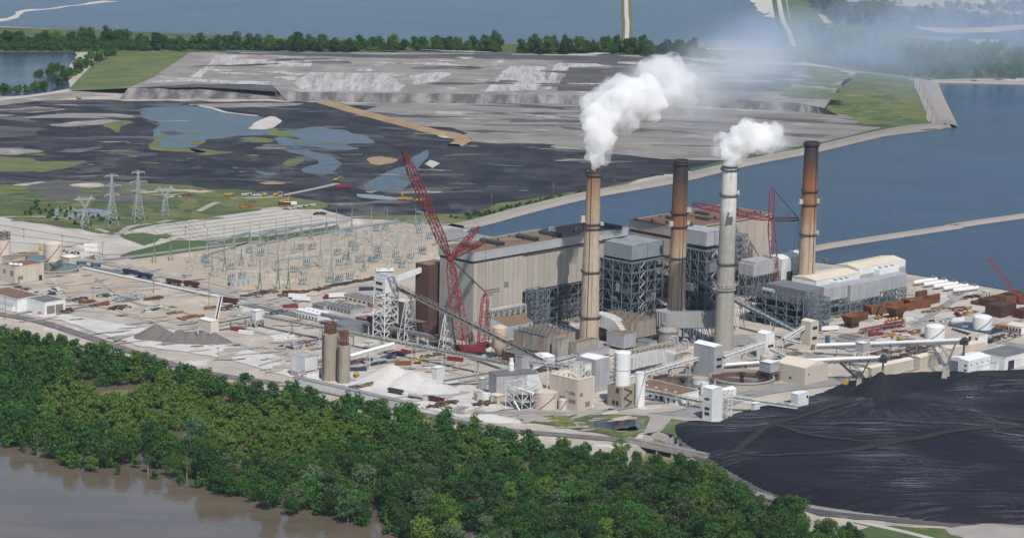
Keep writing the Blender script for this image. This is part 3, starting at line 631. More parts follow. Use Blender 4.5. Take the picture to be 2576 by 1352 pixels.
leaf_mat('leaf_mid', (0.04198, 0.1073, 0.01546), (0.06414, 0.1397, 0.02061))
leaf_mat('leaf_light', (0.0793, 0.1597, 0.01932), (0.1108, 0.1933, 0.0322))
leaf_mat('leaf_grey', (0.06414, 0.1185, 0.0438), (0.09912, 0.1597, 0.06699))
mat('bark', (.14, .115, .09), (.09, .075, .06), .8, 5, coord='obj')
mat('bark_pale', (.33, .31, .28), (.24, .22, .20), .8, 5, coord='obj')
def leaf_arrays(rs, clumps, n, size):
    """leaf sprays on the surface of foliage clumps (cx,cy,cz,r)"""
    cl = np.array(clumps); wgt = cl[:, 3]**2; k = rs.choice(len(cl), n, p=wgt/wgt.sum())
    d = rs.normal(size=(n, 3)); d[:, 2] = d[:, 2]*.9+.25; d /= np.linalg.norm(d, axis=1)[:, None]
    c = cl[k, :3]+d*cl[k, 3:4]*rs.uniform(.72, 1.08, (n, 1))*np.array([1, 1, .85])
    nn = d+rs.normal(size=(n, 3))*.45; nn /= np.linalg.norm(nn, axis=1)[:, None]
    a = np.cross(nn, rs.normal(size=(n, 3))); a /= np.linalg.norm(a, axis=1)[:, None]+1e-9; b_ = np.cross(nn, a)
    s = (size*rs.uniform(.6, 1.25, (n, 1)))
    q = np.stack([c-a*s*.5, c+b_*s*.38+nn*s*.12, c+a*s*.62-nn*s*.1, c-b_*s*.42+nn*s*.05], 1)
    return q.reshape(-1, 3)
def quads_obj(name, V, mt, parent=None, kind=None):
    n = len(V)//4; me = bpy.data.meshes.new(name); me.vertices.add(len(V)); me.vertices.foreach_set('co', V.astype(np.float32).ravel())
    me.loops.add(n*4); me.loops.foreach_set('vertex_index', np.arange(n*4, dtype=np.int32)); me.polygons.add(n)
    me.polygons.foreach_set('loop_start', np.arange(0, n*4, 4, dtype=np.int32)); me.polygons.foreach_set('loop_total', np.full(n, 4, np.int32))
    me.materials.append(M[mt]); me.update(calc_edges=True); me.validate()
    o = bpy.data.objects.new(name, me); col.objects.link(o)
    if parent: o.parent = parent
    if kind: o['kind'] = kind
    return o
def crown_clumps(rs, rad, h, h0, n):
    cl = []; ax_, ay_ = rs.uniform(.72, 1.2, 2); lean = rs.uniform(-.18, .18, 2)*rad
    for i in range(n):
        a = rs.uniform(0, 6.283); u = rs.uniform(0, 1)**.6; z = rs.uniform(0, 1)
        rr = rad*u*math.sqrt(max(.12, 1-(z*.92)**2.2))*.82
        cl.append((rr*math.cos(a)*ax_+lean[0]*z, rr*math.sin(a)*ay_+lean[1]*z, h0+(h-h0)*z*.86+rs.uniform(-.4, 1.6), rad*rs.uniform(.16, .38)*(1.1-.25*z)))
    cl.append((0, 0, h0+(h-h0)*.45, rad*.55))
    return cl
def tree_proto(name, rad, h, h0, mt, seed, nl=2600, size=.98, bark='bark', ncl=34):
    rs = np.random.RandomState(seed); r_ = random.Random(seed)
    t = bpy.data.objects.new(name, None)
    cl = crown_clumps(rs, rad, h, h0, ncl)
    b = MB(); pts = [Vector((0, 0, -1)), Vector((r_.uniform(-.3, .3), r_.uniform(-.3, .3), h0*.7)), Vector((r_.uniform(-.8, .8), r_.uniform(-.8, .8), h*.62))]
    b.cyl(pts[0], pts[1], .55, .38, 7); b.cyl(pts[1], pts[2], .38, .15, 7)
    for c in cl[:9]:
        s0 = pts[1].lerp(pts[2], r_.uniform(.05, .7)); b.cyl(s0, Vector(c[:3]), .2, .07, 5)
    tr = b.build('trunk', bark)
    cr = quads_obj('crown', leaf_arrays(rs, cl, int(nl*1.35), size), mt)
    col.objects.link(t); tr.parent = t; cr.parent = t
    return t
protos = [tree_proto('tree', 10.5, 19, 4.5, 'leaf_mid', 1), tree_proto('tree', 9.5, 21, 5, 'leaf_dark', 2), tree_proto('tree', 11.5, 18.5, 3.5, 'leaf_mid', 3, 2900), tree_proto('tree', 8.5, 20, 4, 'leaf_dark', 4, 2300),
          tree_proto('tree', 9.0, 16.5, 3, 'leaf_light', 5, 2300), tree_proto('tree', 10, 20, 6, 'leaf_grey', 6, 2000, 1.1, 'bark_pale', 28), tree_proto('tree', 7.5, 14, 2.5, 'leaf_light', 8, 1900), tree_proto('tree', 10.5, 20, 3.2, 'leaf_dark', 9, 2800)]
bare = tree_proto('tree', 6.5, 19, 8, 'leaf_grey', 10, 420, 1.0, 'bark_pale', 16)
def in_poly(p, poly):
    x, y = p; c = False
    for i in range(len(poly)):
        (x0, y0), (x1, y1) = poly[i-1], poly[i]
        if (y0 > y) != (y1 > y) and x < (x1-x0)*(y-y0)/(y1-y0)+x0: c = not c
    return c
shore = [(-260, 1070), (0, 1128), (60, 1140), (130, 1162), (230, 1196), (330, 1208), (420, 1204), (520, 1232), (620, 1262), (720, 1296), (800, 1300), (880, 1322), (960, 1345), (1040, 1375), (1160, 1420), (1500, 1520)]
upper = [(2170, 1386), (2130, 1358), (2060, 1338), (1960, 1304), (1900, 1278), (1800, 1236), (1700, 1198), (1600, 1176), (1500, 1151), (1400, 1134), (1250, 1114), (1130, 1082), (1050, 1066), (960, 1046), (880, 1036), (800, 1022), (700, 1004), (560, 982), (480, 964), (330, 922), (200, 900), (100, 876), (0, 854), (-260, 790)]
tp = [(P(x, y, RIV).x, P(x, y, RIV).y) for x, y in shore+[(1900, 1600), (2160, 1480)]+upper]
clear = [(300, 990, 22), (262, 985, 14), (235, 1062, 8), (470, 1100, 15), (430, 1092, 10), (510, 1116, 9), (780, 1200, 8)]
cw = [(P(x, y, RIV), r) for x, y, r in clear]
light = [(330, 1040, 70), (420, 1065, 60), (620, 1085, 50), (700, 1110, 60), (250, 1020, 50)]
lw = [(P(x, y, RIV), r) for x, y, r in light]
x0, x1 = min(p[0] for p in tp), max(p[0] for p in tp); y0, y1 = min(p[1] for p in tp), max(p[1] for p in tp)
pts = []; rr = random.Random(11); tries = 0
def visible(p, mg=60):
    u, v = proj((p[0], p[1], RIV)); u2, v2 = proj((p[0], p[1], RIV+20)); return -mg < u < 2576+mg and v2 < 1352+10 and v > -20
while tries < 90000 and len(pts) < 620:
    tries += 1; p = (rr.uniform(x0, x1), rr.uniform(y0, y1))
    if not in_poly(p, tp) or not visible(p): continue
    if any((p[0]-c.x)**2+((p[1]-c.y)*.8)**2 < r*r for c, r in cw): continue
    if any((p[0]-q[0])**2+(p[1]-q[1])**2 < 10.2**2 for q in pts): continue
    pts.append(p)
pts.sort(key=lambda p: p[1]+rr.uniform(0, 90)); back_pts = pts[284:]; pts = pts[:284]
LBL = ['broad mid green tree', 'tall dark green tree', 'wide spreading mid green tree', 'slim dark green tree', 'light green rounded tree', 'grey green open tree with pale trunk', 'small bright green tree', 'dense dark green tree']
ZONE = [(300, 'below the warehouses'), (620, 'below the stone heaps'), (940, 'below the twin silos'), (1260, 'below the track shed'), (1560, 'below the settling pond'), (1850, 'below the rail bridge'), (9999, 'below the coal yard')]
def zone(p): u = proj((p[0], p[1], RIV))[0]; return next(s for k, s in ZONE if u < k)
used = set()
def plant(k, p, z, s, label, group, pool=None):
    pr = pool or protos[k]; key = id(pr)
    if key in used: o = copy_tree(pr)
    else: o = pr; used.add(key)
    o.location = (p[0], p[1], z); o.rotation_euler = (0, 0, rr.uniform(0, 6.28)); o.scale = (s*rr.uniform(.92, 1.08), s*rr.uniform(.92, 1.08), s*rr.uniform(.88, 1.12))
    return tag(o, label, 'tree', group)
def shore_d(p): 
    return min(math.hypot(p[0]-P(x, y, RIV).x, p[1]-P(x, y, RIV).y) for x, y in shore)
for p in pts:
    near_l = any((p[0]-c.x)**2+((p[1]-c.y)*.8)**2 < r*r for c, r in lw)
    sd = shore_d(p)
    if near_l: k = rr.choice([4, 6, 6, 4, 0])
    elif sd < 30: k = rr.choice([5, 0, 7, 1, 4, 5])
    else: k = rr.choice([0, 1, 2, 3, 7, 1, 7, 2, 0, 5, 4])
    s = rr.choice([rr.uniform(.62, .9), rr.uniform(.85, 1.1), rr.uniform(1.0, 1.28)])*(.72 if near_l else 1)
    where = ' at the river edge ' if sd < 30 else ' in the forest '
    plant(k, p, RIV, s, LBL[k]+where+zone(p), 'trees of the riverbank forest')
for i, (x, y) in enumerate([(905, 1318), (372, 1190), (470, 1205), (95, 1140)]):
    q = P(x, y, RIV); plant(0, (q.x, q.y), RIV, .85, ['half bare tree with pale forked trunk standing in the river', 'half bare pale trunked tree above the brown river bend', 'thin pale trunked tree leaning over the river', 'lone pale trunk at the left river edge'][i], 'trees of the riverbank forest', bare)
# undergrowth between them: nobody could count it
rs = np.random.RandomState(5); chunks = {'leaf_mid': [], 'leaf_dark': [], 'leaf_light': []}; n_ = 0; tries = 0
def clump(p, rad, h, n, size, ncl, h0=.5):
    near_l = any((p[0]-c.x)**2+((p[1]-c.y)*.8)**2 < r*r for c, r in lw)
    V = leaf_arrays(rs, crown_clumps(rs, rad*(.85 if near_l else 1), h*(.7 if near_l else 1), h0, ncl), n, size)+np.array([p[0], p[1], RIV])
    chunks['leaf_light' if near_l or rs.rand() < .12 else ('leaf_mid' if rs.rand() < .5 else 'leaf_dark')].append(V)
for p in back_pts: clump(p, rs.uniform(7.5, 10), rs.uniform(14, 20), 1000, 1.5, 26, 3)
while n_ < 900 and tries < 40000:
    tries += 1; p = (rr.uniform(x0, x1), rr.uniform(y0, y1))
    if not in_poly(p, tp) or not visible(p): continue
    if any((p[0]-c.x)**2+((p[1]-c.y)*.8)**2 < (r*.8)**2 for c, r in cw): continue
    clump(p, rs.uniform(3.4, 6), rs.uniform(6, 11), 260, 1.4, 9); n_ += 1
for c, r in lw:
    for _ in range(70):
        p = (c.x+rr.gauss(0, r*.6), c.y+rr.gauss(0, r*.7))
        if in_poly(p, tp) and not any((p[0]-q.x)**2+((p[1]-q.y)*.8)**2 < (s*.8)**2 for q, s in cw): clump(p, rs.uniform(4, 6.5), rs.uniform(7, 11), 260, 1.4, 9)
for k, v in chunks.items():
    quads_obj('undergrowth', np.concatenate(v), k, kind='stuff')['label'] = 'leafy undergrowth between the trees of the flooded forest'
# clearing
sheet('forest_glade', W((262, 985), (300, 978), (372, 984), (380, 992), (300, 997), (255, 994), z=RIV), RIV+.3, 'grass_dry', 2, jag=2)
sheet('grass_shore', W((2150, 1400), (2130, 1340), (2165, 1330), (2200, 1320), (2576, 1345), (2900, 1385), (2900, 1500), (2200, 1480)), .62, 'grass', jag=2)
sheet('grass_shore', W((1560, 1185), (1590, 1140), (1640, 1100), (1700, 1105), (1760, 1160), (1830, 1225), (1760, 1215), (1660, 1200), z=RIV), RIV+.5, 'grass_dry', jag=2)
# far tree belt
def belt(pts_px, n, wd, lab, s0, s1, ks, seed, grp, zz=0):
    r_ = random.Random(seed); q = W(*pts_px); L_ = [0]
    for a, c in zip(q, q[1:]): L_.append(L_[-1]+(c-a).length)
    for i in range(n):
        d = L_[-1]*(i+r_.uniform(.1, .9))/n; j = max(k for k in range(len(L_)-1) if L_[k] <= d); a = q[j].lerp(q[j+1], (d-L_[j])/(L_[j+1]-L_[j]))
        plant(r_.choice(ks), (a.x, a.y+r_.uniform(-wd, wd)), zz, r_.uniform(s0, s1), lab, grp)
G2 = 'trees of the far belt below the lake'
belt([(-40, 118), (150, 116), (300, 118), (480, 125), (700, 128), (860, 128)], 32, 26, 'dark green tree in the far belt above the left landfill', 1.0, 1.55, [1, 3, 7, 0], 1, G2)
belt([(860, 128), (1060, 129), (1250, 130)], 18, 26, 'dark green tree in the far belt behind the landfill', .95, 1.4, [1, 3, 7, 0], 2, G2)
belt([(1310, 134), (1500, 136), (1620, 140), (1780, 148)], 24, 20, 'dark green tree in the far belt right of the gap', 1.0, 1.45, [1, 3, 7, 0], 3, G2)
q = P(1246, 128); plant(1, (q.x, q.y), 0, 1.7, 'tallest tree of the far belt, left of the gap', G2)
belt([(-60, 240), (60, 238), (130, 225), (180, 190), (230, 165), (290, 140)], 16, 8, 'green tree beside the grassy landfill slope', .6, .95, [0, 2, 7, 1], 4, 'trees around the left backwater')
belt([(90, 205), (130, 190), (165, 178), (110, 185)], 6, 10, 'bushy tree on the spit in the left backwater', .6, .9, [4, 0, 2], 5, 'trees around the left backwater')
belt([(2330, 192), (2440, 190), (2600, 194)], 11, 60, 'dark green tree of the wood behind the right dike', .9, 1.3, [1, 3, 7, 0], 6, 'trees behind the right dike')
rs = np.random.RandomState(9); V = []
def scrub(poly, n, hh, rr_, mtx, seed):
    r_ = random.Random(seed); pl = [(p.x, p.y) for p in W(*poly)]; bx0, bx1 = min(p[0] for p in pl), max(p[0] for p in pl); by0, by1 = min(p[1] for p in pl), max(p[1] for p in pl); k = 0; out = []; t_ = 0
    while k < n and t_ < n*60:
        t_ += 1
        p = (r_.uniform(bx0, bx1), r_.uniform(by0, by1))
        if not in_poly(p, pl): continue
        k += 1; out.append(leaf_arrays(rs, crown_clumps(rs, rs.uniform(*rr_), rs.uniform(*hh), .3, 6), 150, 1.9)+np.array([p[0], p[1], 0]))
    o = quads_obj('far_woodland', np.concatenate(out), mtx, kind='stuff'); o['label'] = 'distant woodland that reads as one mass'
scrub([(-60, 108), (300, 112), (480, 118), (900, 124), (1260, 128), (1260, 132), (900, 131), (480, 129), (290, 130), (-60, 130)], 620, (9, 16), (7, 11), 'leaf_dark', 1)
scrub([(1310, 132), (1640, 139), (1800, 150), (2010, 160), (2010, 140), (1780, 141), (1640, 133), (1310, 125)], 260, (8, 14), (6, 10), 'leaf_dark', 2)
scrub([(2020, 60), (2110, 90), (2300, 130), (2420, 112), (2600, 135), (2750, 145), (2750, 200), (2330, 198), (2140, 172), (2060, 140)], 640, (11, 19), (8, 12), 'leaf_dark', 3)
scrub([(2000, -5), (2080, -10), (2300, 20), (2600, 10), (2600, 60), (2300, 62), (2100, 55)], 260, (9, 16), (8, 12), 'leaf_dark', 4)
scrub([(-40, 225), (70, 238), (170, 205), (260, 150), (292, 132), (220, 140), (185, 165), (150, 205), (100, 215), (60, 222)], 90, (5, 9), (4, 7), 'leaf_mid', 5)
scrub([(1130, 548), (1330, 512), (1480, 478), (1480, 484), (1330, 517), (1180, 553)], 40, (2, 4), (2, 4), 'leaf_mid', 6)
scrub([(90, 505), (120, 512), (330, 560), (240, 575), (60, 540)], 40, (2, 4), (1.5, 3), 'leaf_dark', 7)
# ================================================================ materials of the plant
mat('metal_grey', (.36, .36, .375), (.31, .31, .325), .08, 4, rough=.55, coord='pos', rand=.07, drip=((.24, .235, .235), .35, .56))
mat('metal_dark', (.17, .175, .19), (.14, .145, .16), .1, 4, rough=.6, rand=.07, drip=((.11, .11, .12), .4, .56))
mat('metal_white', (.62, .62, .61), (.54, .54, .53), .1, 4, rough=.5, rand=.07, drip=((.43, .41, .38), .4, .58))
mat('metal_blue', (.25, .28, .30), (.19, .215, .235), .2, 4, rough=.6)
mat('steel', (.155, .18, .205), (.09, .11, .13), .3, 4, rough=.6)  # darkened so the colour carries plume shade on the towers
mat('steel_white', (.60, .60, .58), (.48, .48, .46), .4, 4, rough=.6)
mat('steel_pale', (.42, .42, .38), (.33, .33, .30), .4, 4, rough=.6)
mat('steel_green', (.31, .355, .345), (.24, .285, .28), .4, 4, rough=.6)
mat('steel_olive', (.17, .25, .14), (.13, .20, .11), .4, 4, rough=.6)
mat('steel_dark', (.06, .062, .068), (.04, .042, .046), .4, 4, rough=.7)
mat('rust', (.22, .085, .035), (.13, .055, .03), .25, 6, rough=.9, c3=(.28, .13, .055), s3=.15, t3=.58)
mat('rust_dark', (.085, .04, .028), (.055, .03, .025), .3, 6, rough=.9)
mat('rust_pipe', (.17, .06, .04), (.09, .04, .03), .6, 5, rough=.9)
mat('panel_pink', (.42, .355, .295), (.37, .31, .26), .06, 5, rand=.07, drip=((.29, .235, .195), .25, .57))
mat('panel_tan', (.38, .345, .295), (.335, .305, .26), .06, 4, rand=.07, drip=((.34, .305, .265), .25, .6))
mat('panel_grey', (.34, .325, .30), (.295, .28, .26), .06, 4, rand=.07, drip=((.30, .285, .265), .25, .6))
mat('joint', (.10, .085, .08), None, .2)
mat('fascia', (.36, .36, .365), (.32, .32, .325), .06, 4)
mat('roof_brown', (.19, .13, .085), (.145, .10, .07), .05, 7, c3=(.24, .18, .12), s3=.04, t3=.57)
mat('roof_rust', (.20, .115, .075), (.15, .085, .06), .07, 7, c3=(.11, .08, .065), s3=.05, t3=.58)
mat('roof_grey', (.15, .15, .15), (.115, .115, .118), .08, 6, c3=(.19, .19, .185), s3=.06, t3=.58)
mat('roof_tan', (.60, .525, .42), (.55, .48, .385), .03, 5, c3=(.50, .44, .355), s3=.03, t3=.57)
mat('roof_white', (.74, .74, .75), (.68, .68, .69), .08, 4, rough=.5)
mat('brick_brown', (.105, .055, .048), (.085, .046, .04), .1, 5)
mat('beige', (.50, .43, .355), (.46, .395, .325), .06, 4, rand=.07, drip=((.40, .34, .28), .3, .6))
mat('beige_dull', (.47, .42, .35), (.43, .385, .32), .06, 4)  # duller beige without run marks
mat('white_paint', (.70, .70, .69), (.63, .63, .62), .1, 4, rough=.5, drip=((.52, .50, .46), .4, .62))
mat('concrete', (.36, .33, .28), (.30, .275, .235), .12, 5, drip=((.22, .195, .16), .35, .55))
mat('concrete_rust', (.31, .275, .22), (.26, .23, .185), .12, 5, drip=((.22, .10, .045), .5, .55))
mat('rusty_wall', (.30, .29, .265), (.24, .23, .21), .1, 5, rand=.07, drip=((.24, .11, .05), .35, .5))
mat('pink_tank', (.58, .475, .41), (.52, .43, .37), .08, 4, drip=((.42, .32, .26), .4, .6))
mat('peach_tank', (.55, .43, .33), (.48, .38, .30), .08, 4, drip=((.24, .15, .085), .3, .56))
mat('glass_dark', (.025, .028, .033), (.035, .038, .045), .5, 2, rough=.2)
mat('louvre', (.20, .185, .165), (.16, .15, .135), 2, 2)
mat('red_paint', (.21, .03, .034), (.15, .022, .025), .5, 4, rough=.5)
mat('pink_red', (.27, .035, .05), (.20, .025, .035), .5, 4, rough=.55)
mat('yellow_paint', (.46, .29, .04), (.36, .23, .04), .5, 3, rough=.5)
mat('orange_paint', (.42, .18, .05), (.33, .14, .04), .5, 3, rough=.5)
mat('blue_paint', (.05, .14, .26), (.04, .11, .20), .5, 3, rough=.5)
mat('navy_paint', (.03, .045, .10), (.025, .035, .08), .5, 3, rough=.5)
mat('maroon_paint', (.12, .025, .03), (.09, .02, .025), .5, 3, rough=.6)
mat('rubber', (.02, .02, .02), None, 1)
mat('sign_yellow', (.75, .58, .02), (.70, .54, .02), 1, 2)
mat('timber', (.22, .15, .09), (.16, .11, .07), .6, 4)

# ================================================================ builders
AXES = [EU, -EU, EV, -EV]
def rect(A, B, C, z, snap=True):
    """corner B with neighbours A and C, all seen at height z: (b, e1, l1, e2, l2)"""
    b = B[0](B[1], B[2], z); a = A[0](A[1], A[2], z); c = C[0](C[1], C[2], z)
    if snap:
        e1 = max(AXES, key=lambda e: e.dot(a-b)); e2 = max([e for e in AXES if abs(e.dot(e1)) < .1], key=lambda e: e.dot(c-b))
    else:
        e1 = (a-b).normalized(); e2 = Vector((-e1.y, e1.x, 0)); e2 = e2 if e2.dot(c-b) > 0 else -e2
    b = Vector((b.x, b.y, 0))
    return b, e1, max(1, (Vector((a.x, a.y, 0))-b).dot(e1)), e2, max(1, (Vector((c.x, c.y, 0))-b).dot(e2))
def ang(e): return math.atan2(e.y, e.x)
def clad(parent, b, e, L, nrm, z0, z1, n, mt, gap=.35, th=.3, name='panel'):
    w_ = L/n
    pieces(name, mt, parent, (w_-gap, th, z1-z0), [Vector((b.x, b.y, z0))+e*(w_*(i+.5))+nrm*th*.4 for i in range(n)], ang(e))
def opening(parent, name, b, e, nrm, u0, u1, z0, z1, mt, th=.25):
    m_ = MB(); m_.box(Vector((b.x, b.y, z0))+e*((u0+u1)/2)+nrm*.1, u1-u0, th*2, z1-z0, ang(e)); return m_.build(name, mt, parent)
def bld(name, label, cat, A, B, C, z1, z0=0, wall='metal_grey', roof='roof_grey', style='flat', rise=1.5, over=.3, snap=True, pan=None, pmat=None, group=None, l2=None, l1=None, gap=.3):
    b, e1, l1_, e2, l2_ = rect(A, B, C, z1, snap); l1 = l1 or l1_; l2 = l2 or l2_
    t = thing(name, label, cat, (b.x, b.y, z0), group)
    m_ = MB(); m_.prism(b, e1, l1, e2, l2, z0, z1); wl = m_.build('wall', wall, t)
    m_ = MB()
    if style == 'flat':
        m_.prism(b-e1*over-e2*over, e1, l1+2*over, e2, l2+2*over, z1+.003, z1+.35); rfo = m_.build('roof', roof, t)
        p = MB(); q0 = b-e1*(over+.05)-e2*(over+.05); w1, w2 = l1+2*over+.1, l2+2*over+.1
        for o_, ea, la in ((q0, e1, w1), (q0, e2, w2), (q0+e2*(w2-.35), e1, w1), (q0+e1*(w1-.35), e2, w2)):
            eb = e2 if ea is e1 else e1; p.prism(o_, ea, la, eb, .35, z1+.01, z1+.62)
        p.build('parapet', wall, rfo)
    elif style == 'gable1': m_.gable(b, e1, l1, e2, l2, z0, z1+.003, z1+rise, over); m_.build('roof', roof, t)
    elif style == 'gable2': m_.gable(b, e2, l2, e1, l1, z0, z1+.003, z1+rise, over); m_.build('roof', roof, t)
    if pan:
        k1, k2 = pan; pm = pmat or wall
        if k1: clad(t, b, e1, l1, -e2, z0+.3, z1-.2, k1, pm, gap)
        if k2: clad(t, b, e2, l2, -e1, z0+.3, z1-.2, k2, pm, gap)
    t['_'] = 0; del t['_']
    return t, (b, e1, l1, e2, l2)
def truss_beam(m_, a, b, w_, h, n, th=.35, top=True):
    """lattice box girder from a to b"""
    a = Vector(a); b = Vector(b); d = (b-a).normalized(); s = d.cross(UP).normalized()*w_/2; u = UP*h
    for k in (-1, 1):
        m_.bar(a+s*k, b+s*k, th)
        m_.bar(a+s*k+u, b+s*k+u, th)
        for i in range(n):
            p0 = a.lerp(b, i/n)+s*k; p1 = a.lerp(b, (i+1)/n)+s*k
            m_.bar(p0, p0+u, th*.8)
            m_.bar(p0 if i % 2 else p0+u, p1+u if i % 2 else p1, th*.8)
        m_.bar(b+s*k, b+s*k+u, th)
    return m_
def lattice(m_, b, e1, l1, n1, e2, l2, n2, z0, z1, nz, th=.5, inner=False, brace='x', skip=0, rs_=None):
    """braced steel frame on a rectangle"""
    b = Vector((b.x, b.y, 0)); g = lambda i, j: b+e1*(l1*i/n1)+e2*(l2*j/n2); zz = [z0+(z1-z0)*k/nz for k in range(nz+1)]
    V = lambda p, z: Vector((p.x, p.y, z)); rs_ = rs_ or rnd
    for i in range(n1+1):
        for j in range(n2+1):
            if inner or i in (0, n1) or j in (0, n2): m_.bar(V(g(i, j), z0), V(g(i, j), z1), th*1.25)
    faces = [[(g(i, 0), g(i+1, 0)) for i in range(n1)], [(g(i, n2), g(i+1, n2)) for i in range(n1)], [(g(0, j), g(0, j+1)) for j in range(n2)], [(g(n1, j), g(n1, j+1)) for j in range(n2)]]
    for fc in faces:
        for p, q in fc:
            for k in range(1, nz+1):
                m_.bar(V(p, zz[k]), V(q, zz[k]), th)
            for k in range(nz):
                if rs_.random() < skip: continue
                if brace == 'x': m_.bar(V(p, zz[k]), V(q, zz[k+1]), th*.75); m_.bar(V(q, zz[k]), V(p, zz[k+1]), th*.75)
                elif brace == 'k':
                    md = (p+q)/2; m_.bar(V(p, zz[k]), V(md, zz[k+1]), th*.75); m_.bar(V(q, zz[k]), V(md, zz[k+1]), th*.75)
                elif rs_.random() < .5: m_.bar(V(p, zz[k]), V(q, zz[k+1]), th*.8)
                else: m_.bar(V(q, zz[k]), V(p, zz[k+1]), th*.8)
    return m_
def rail_loop(m_, b, e1, l1, e2, l2, z, h=1.3, th=.18, step=4):
    q = [b, b+e1*l1, b+e1*l1+e2*l2, b+e2*l2]
    for i in range(4):
        a, c = q[i], q[(i+1) % 4]
        for hh in (h, h*.5): m_.bar((a.x, a.y, z+hh), (c.x, c.y, z+hh), th)
        n = max(1, int((c-a).length/step))
        for k in range(n): p = a.lerp(c, k/n); m_.bar((p.x, p.y, z), (p.x, p.y, z+h), th)

# ================================================================ chimneys
def chimney_mat(name, stops, h, drip, rib=0):
    mt = mat(name, (1, 1, 1), (.8, .8, .8), .25, 5, coord='obj', lo=.3, hi=.7)
    n = mt.node_tree; N = n.nodes; L = n.links; b = N['Principled BSDF']; base = b.inputs['Base Color'].links[0].from_socket
    tc = N.new('ShaderNodeTexCoord'); sx = N.new('ShaderNodeSeparateXYZ'); L.new(tc.outputs['Object'], sx.inputs[0])
    t = N.new('ShaderNodeTexNoise'); t.inputs['Scale'].default_value = .35; t.inputs['Detail'].default_value = 5
    mp = N.new('ShaderNodeMapping'); mp.inputs['Scale'].default_value = (1.4, 1.4, .05); L.new(tc.outputs['Object'], mp.inputs[0]); L.new(mp.outputs[0], t.inputs['Vector'])
    ad = N.new('ShaderNodeMath'); ad.operation = 'MULTIPLY_ADD'; ad.inputs[1].default_value = h*.28; L.new(t.outputs['Fac'], ad.inputs[0]); L.new(sx.outputs[2], ad.inputs[2])
    mr = N.new('ShaderNodeMapRange'); mr.inputs['From Min'].default_value = h*.14; mr.inputs['From Max'].default_value = h*1.14; L.new(ad.outputs[0], mr.inputs['Value'])
    cr = N.new('ShaderNodeValToRGB'); e = cr.color_ramp.elements
    while len(e) > 1: e.remove(e[-1])
    e[0].position = stops[0][0]; e[0].color = (*stops[0][1], 1)
    for p_, c_ in stops[1:]: k = e.new(p_); k.color = (*c_, 1)
    L.new(mr.outputs[0], cr.inputs[0])
    d2 = N.new('ShaderNodeMapRange'); d2.inputs['From Min'].default_value = .56; d2.inputs['From Max'].default_value = .70; d2.inputs['To Max'].default_value = .75; L.new(t.outputs['Fac'], d2.inputs['Value'])
    m1 = N.new('ShaderNodeMix'); m1.data_type = 'RGBA'; L.new(d2.outputs[0], m1.inputs[0]); L.new(cr.outputs[0], m1.inputs[6]); m1.inputs[7].default_value = (*drip, 1)
    m2 = N.new('ShaderNodeMix'); m2.data_type = 'RGBA'; m2.blend_type = 'MULTIPLY'; m2.inputs[0].default_value = 1; L.new(m1.outputs[2], m2.inputs[6]); L.new(base, m2.inputs[7])
    L.new(m2.outputs[2], b.inputs['Base Color'])
def chimney(label, bx_, by_, ty, d0, d1, mt, rings, boxes=(), cap='steel_dark', ladder=None, seg=0):
    q = P(bx_, by_); h = hgt(q, ty); t = thing('chimney', label, 'chimney', (q.x, q.y, 0), 'chimneys of the power station')
    if isinstance(mt, tuple): chimney_mat(mt[0], mt[1], h, mt[2]); mt = mt[0]
    rad = lambda z: d0/2+(d1/2-d0/2)*(z/h)**.85
    m_ = MB(); m_.lathe((q.x, q.y, 0), [(rad(h*k/24), h*k/24) for k in range(25)]+[(d1/2-.8, h), (d1/2-.8, h-6)], 40, False); m_.build('shaft', mt, t, True)
    m_ = MB(); m_.lathe((q.x, q.y, 0), [(d1/2-.9, h-5.5), (.01, h-5.5)], 24, False); m_.build('flue_mouth', 'steel_dark', t)
    m_ = MB(); m_.ring((q.x, q.y, 0), d1/2+.003, d1/2+.5, h-1.2, h+.2, 32); m_.build('rim', cap, t)
    for k, ry in enumerate(rings):
        z = hgt(q, ry); r = rad(z); m_ = MB(); m_.ring((q.x, q.y, 0), r-.1, r+1.5, z, z+.35, 28)
        for i in range(20):
            a = 6.283*i/20; p = (q.x+(r+1.4)*math.cos(a), q.y+(r+1.4)*math.sin(a)); m_.bar((*p, z), (*p, z+1.4), .18)
            m_.bar((*p, z), (q.x+r*math.cos(a), q.y+r*math.sin(a), z-1.6), .22)
        pl = m_.build('platform', 'steel_dark', t); m_ = MB(); m_.ring((q.x, q.y, 0), r+1.32, r+1.5, z+1.25, z+1.45, 28); m_.build('handrail', 'steel_dark', pl)
    for (a, ry, s, hh) in boxes:
        z = hgt(q, ry); r = rad(z)+s*.45; p = Vector((q.x+r*math.cos(R(a)), q.y+r*math.sin(R(a)), z)); m_ = MB(); s *= .75; hh *= .75; m_.box(p, s, s*.8, hh, R(a)); m_.box(p-Vector((0, 0, .5)), s*1.25, s*1.1, .4, R(a)); m_.build('equipment_box', 'beige_dull', t)
    for a in (ladder or ()):
        m_ = MB(); ca, sa = math.cos(R(a)), math.sin(R(a))
        for zz in range(0, 12):
            za, zb = h*zz/12, h*(zz+1)/12; m_.bar((q.x+(rad(za)+.3)*ca, q.y+(rad(za)+.3)*sa, za), (q.x+(rad(zb)+.3)*ca, q.y+(rad(zb)+.3)*sa, zb), .45)
        m_.build('ladder', 'rust_dark', t)
    return q, h
SOOT, RUST, TAN = (.04, .036, .038), (.24, .105, .05), (.46, .375, .28)
c1, h1 = chimney('tan chimney with big white steam plume, leftmost of the four', 1481.5, 860, 430, 17.6, 11.8, ('chimney_tan', [(0, TAN), (.55, TAN), (.82, (.38, .26, .165)), (.97, (.26, .13, .075))], (.20, .10, .055)),
        [440, 562, 573, 682, 795], [(200, 556, 5, 6.5), (-15, 563, 4, 3), (-30, 600, 3, 4)], ladder=(-105,))
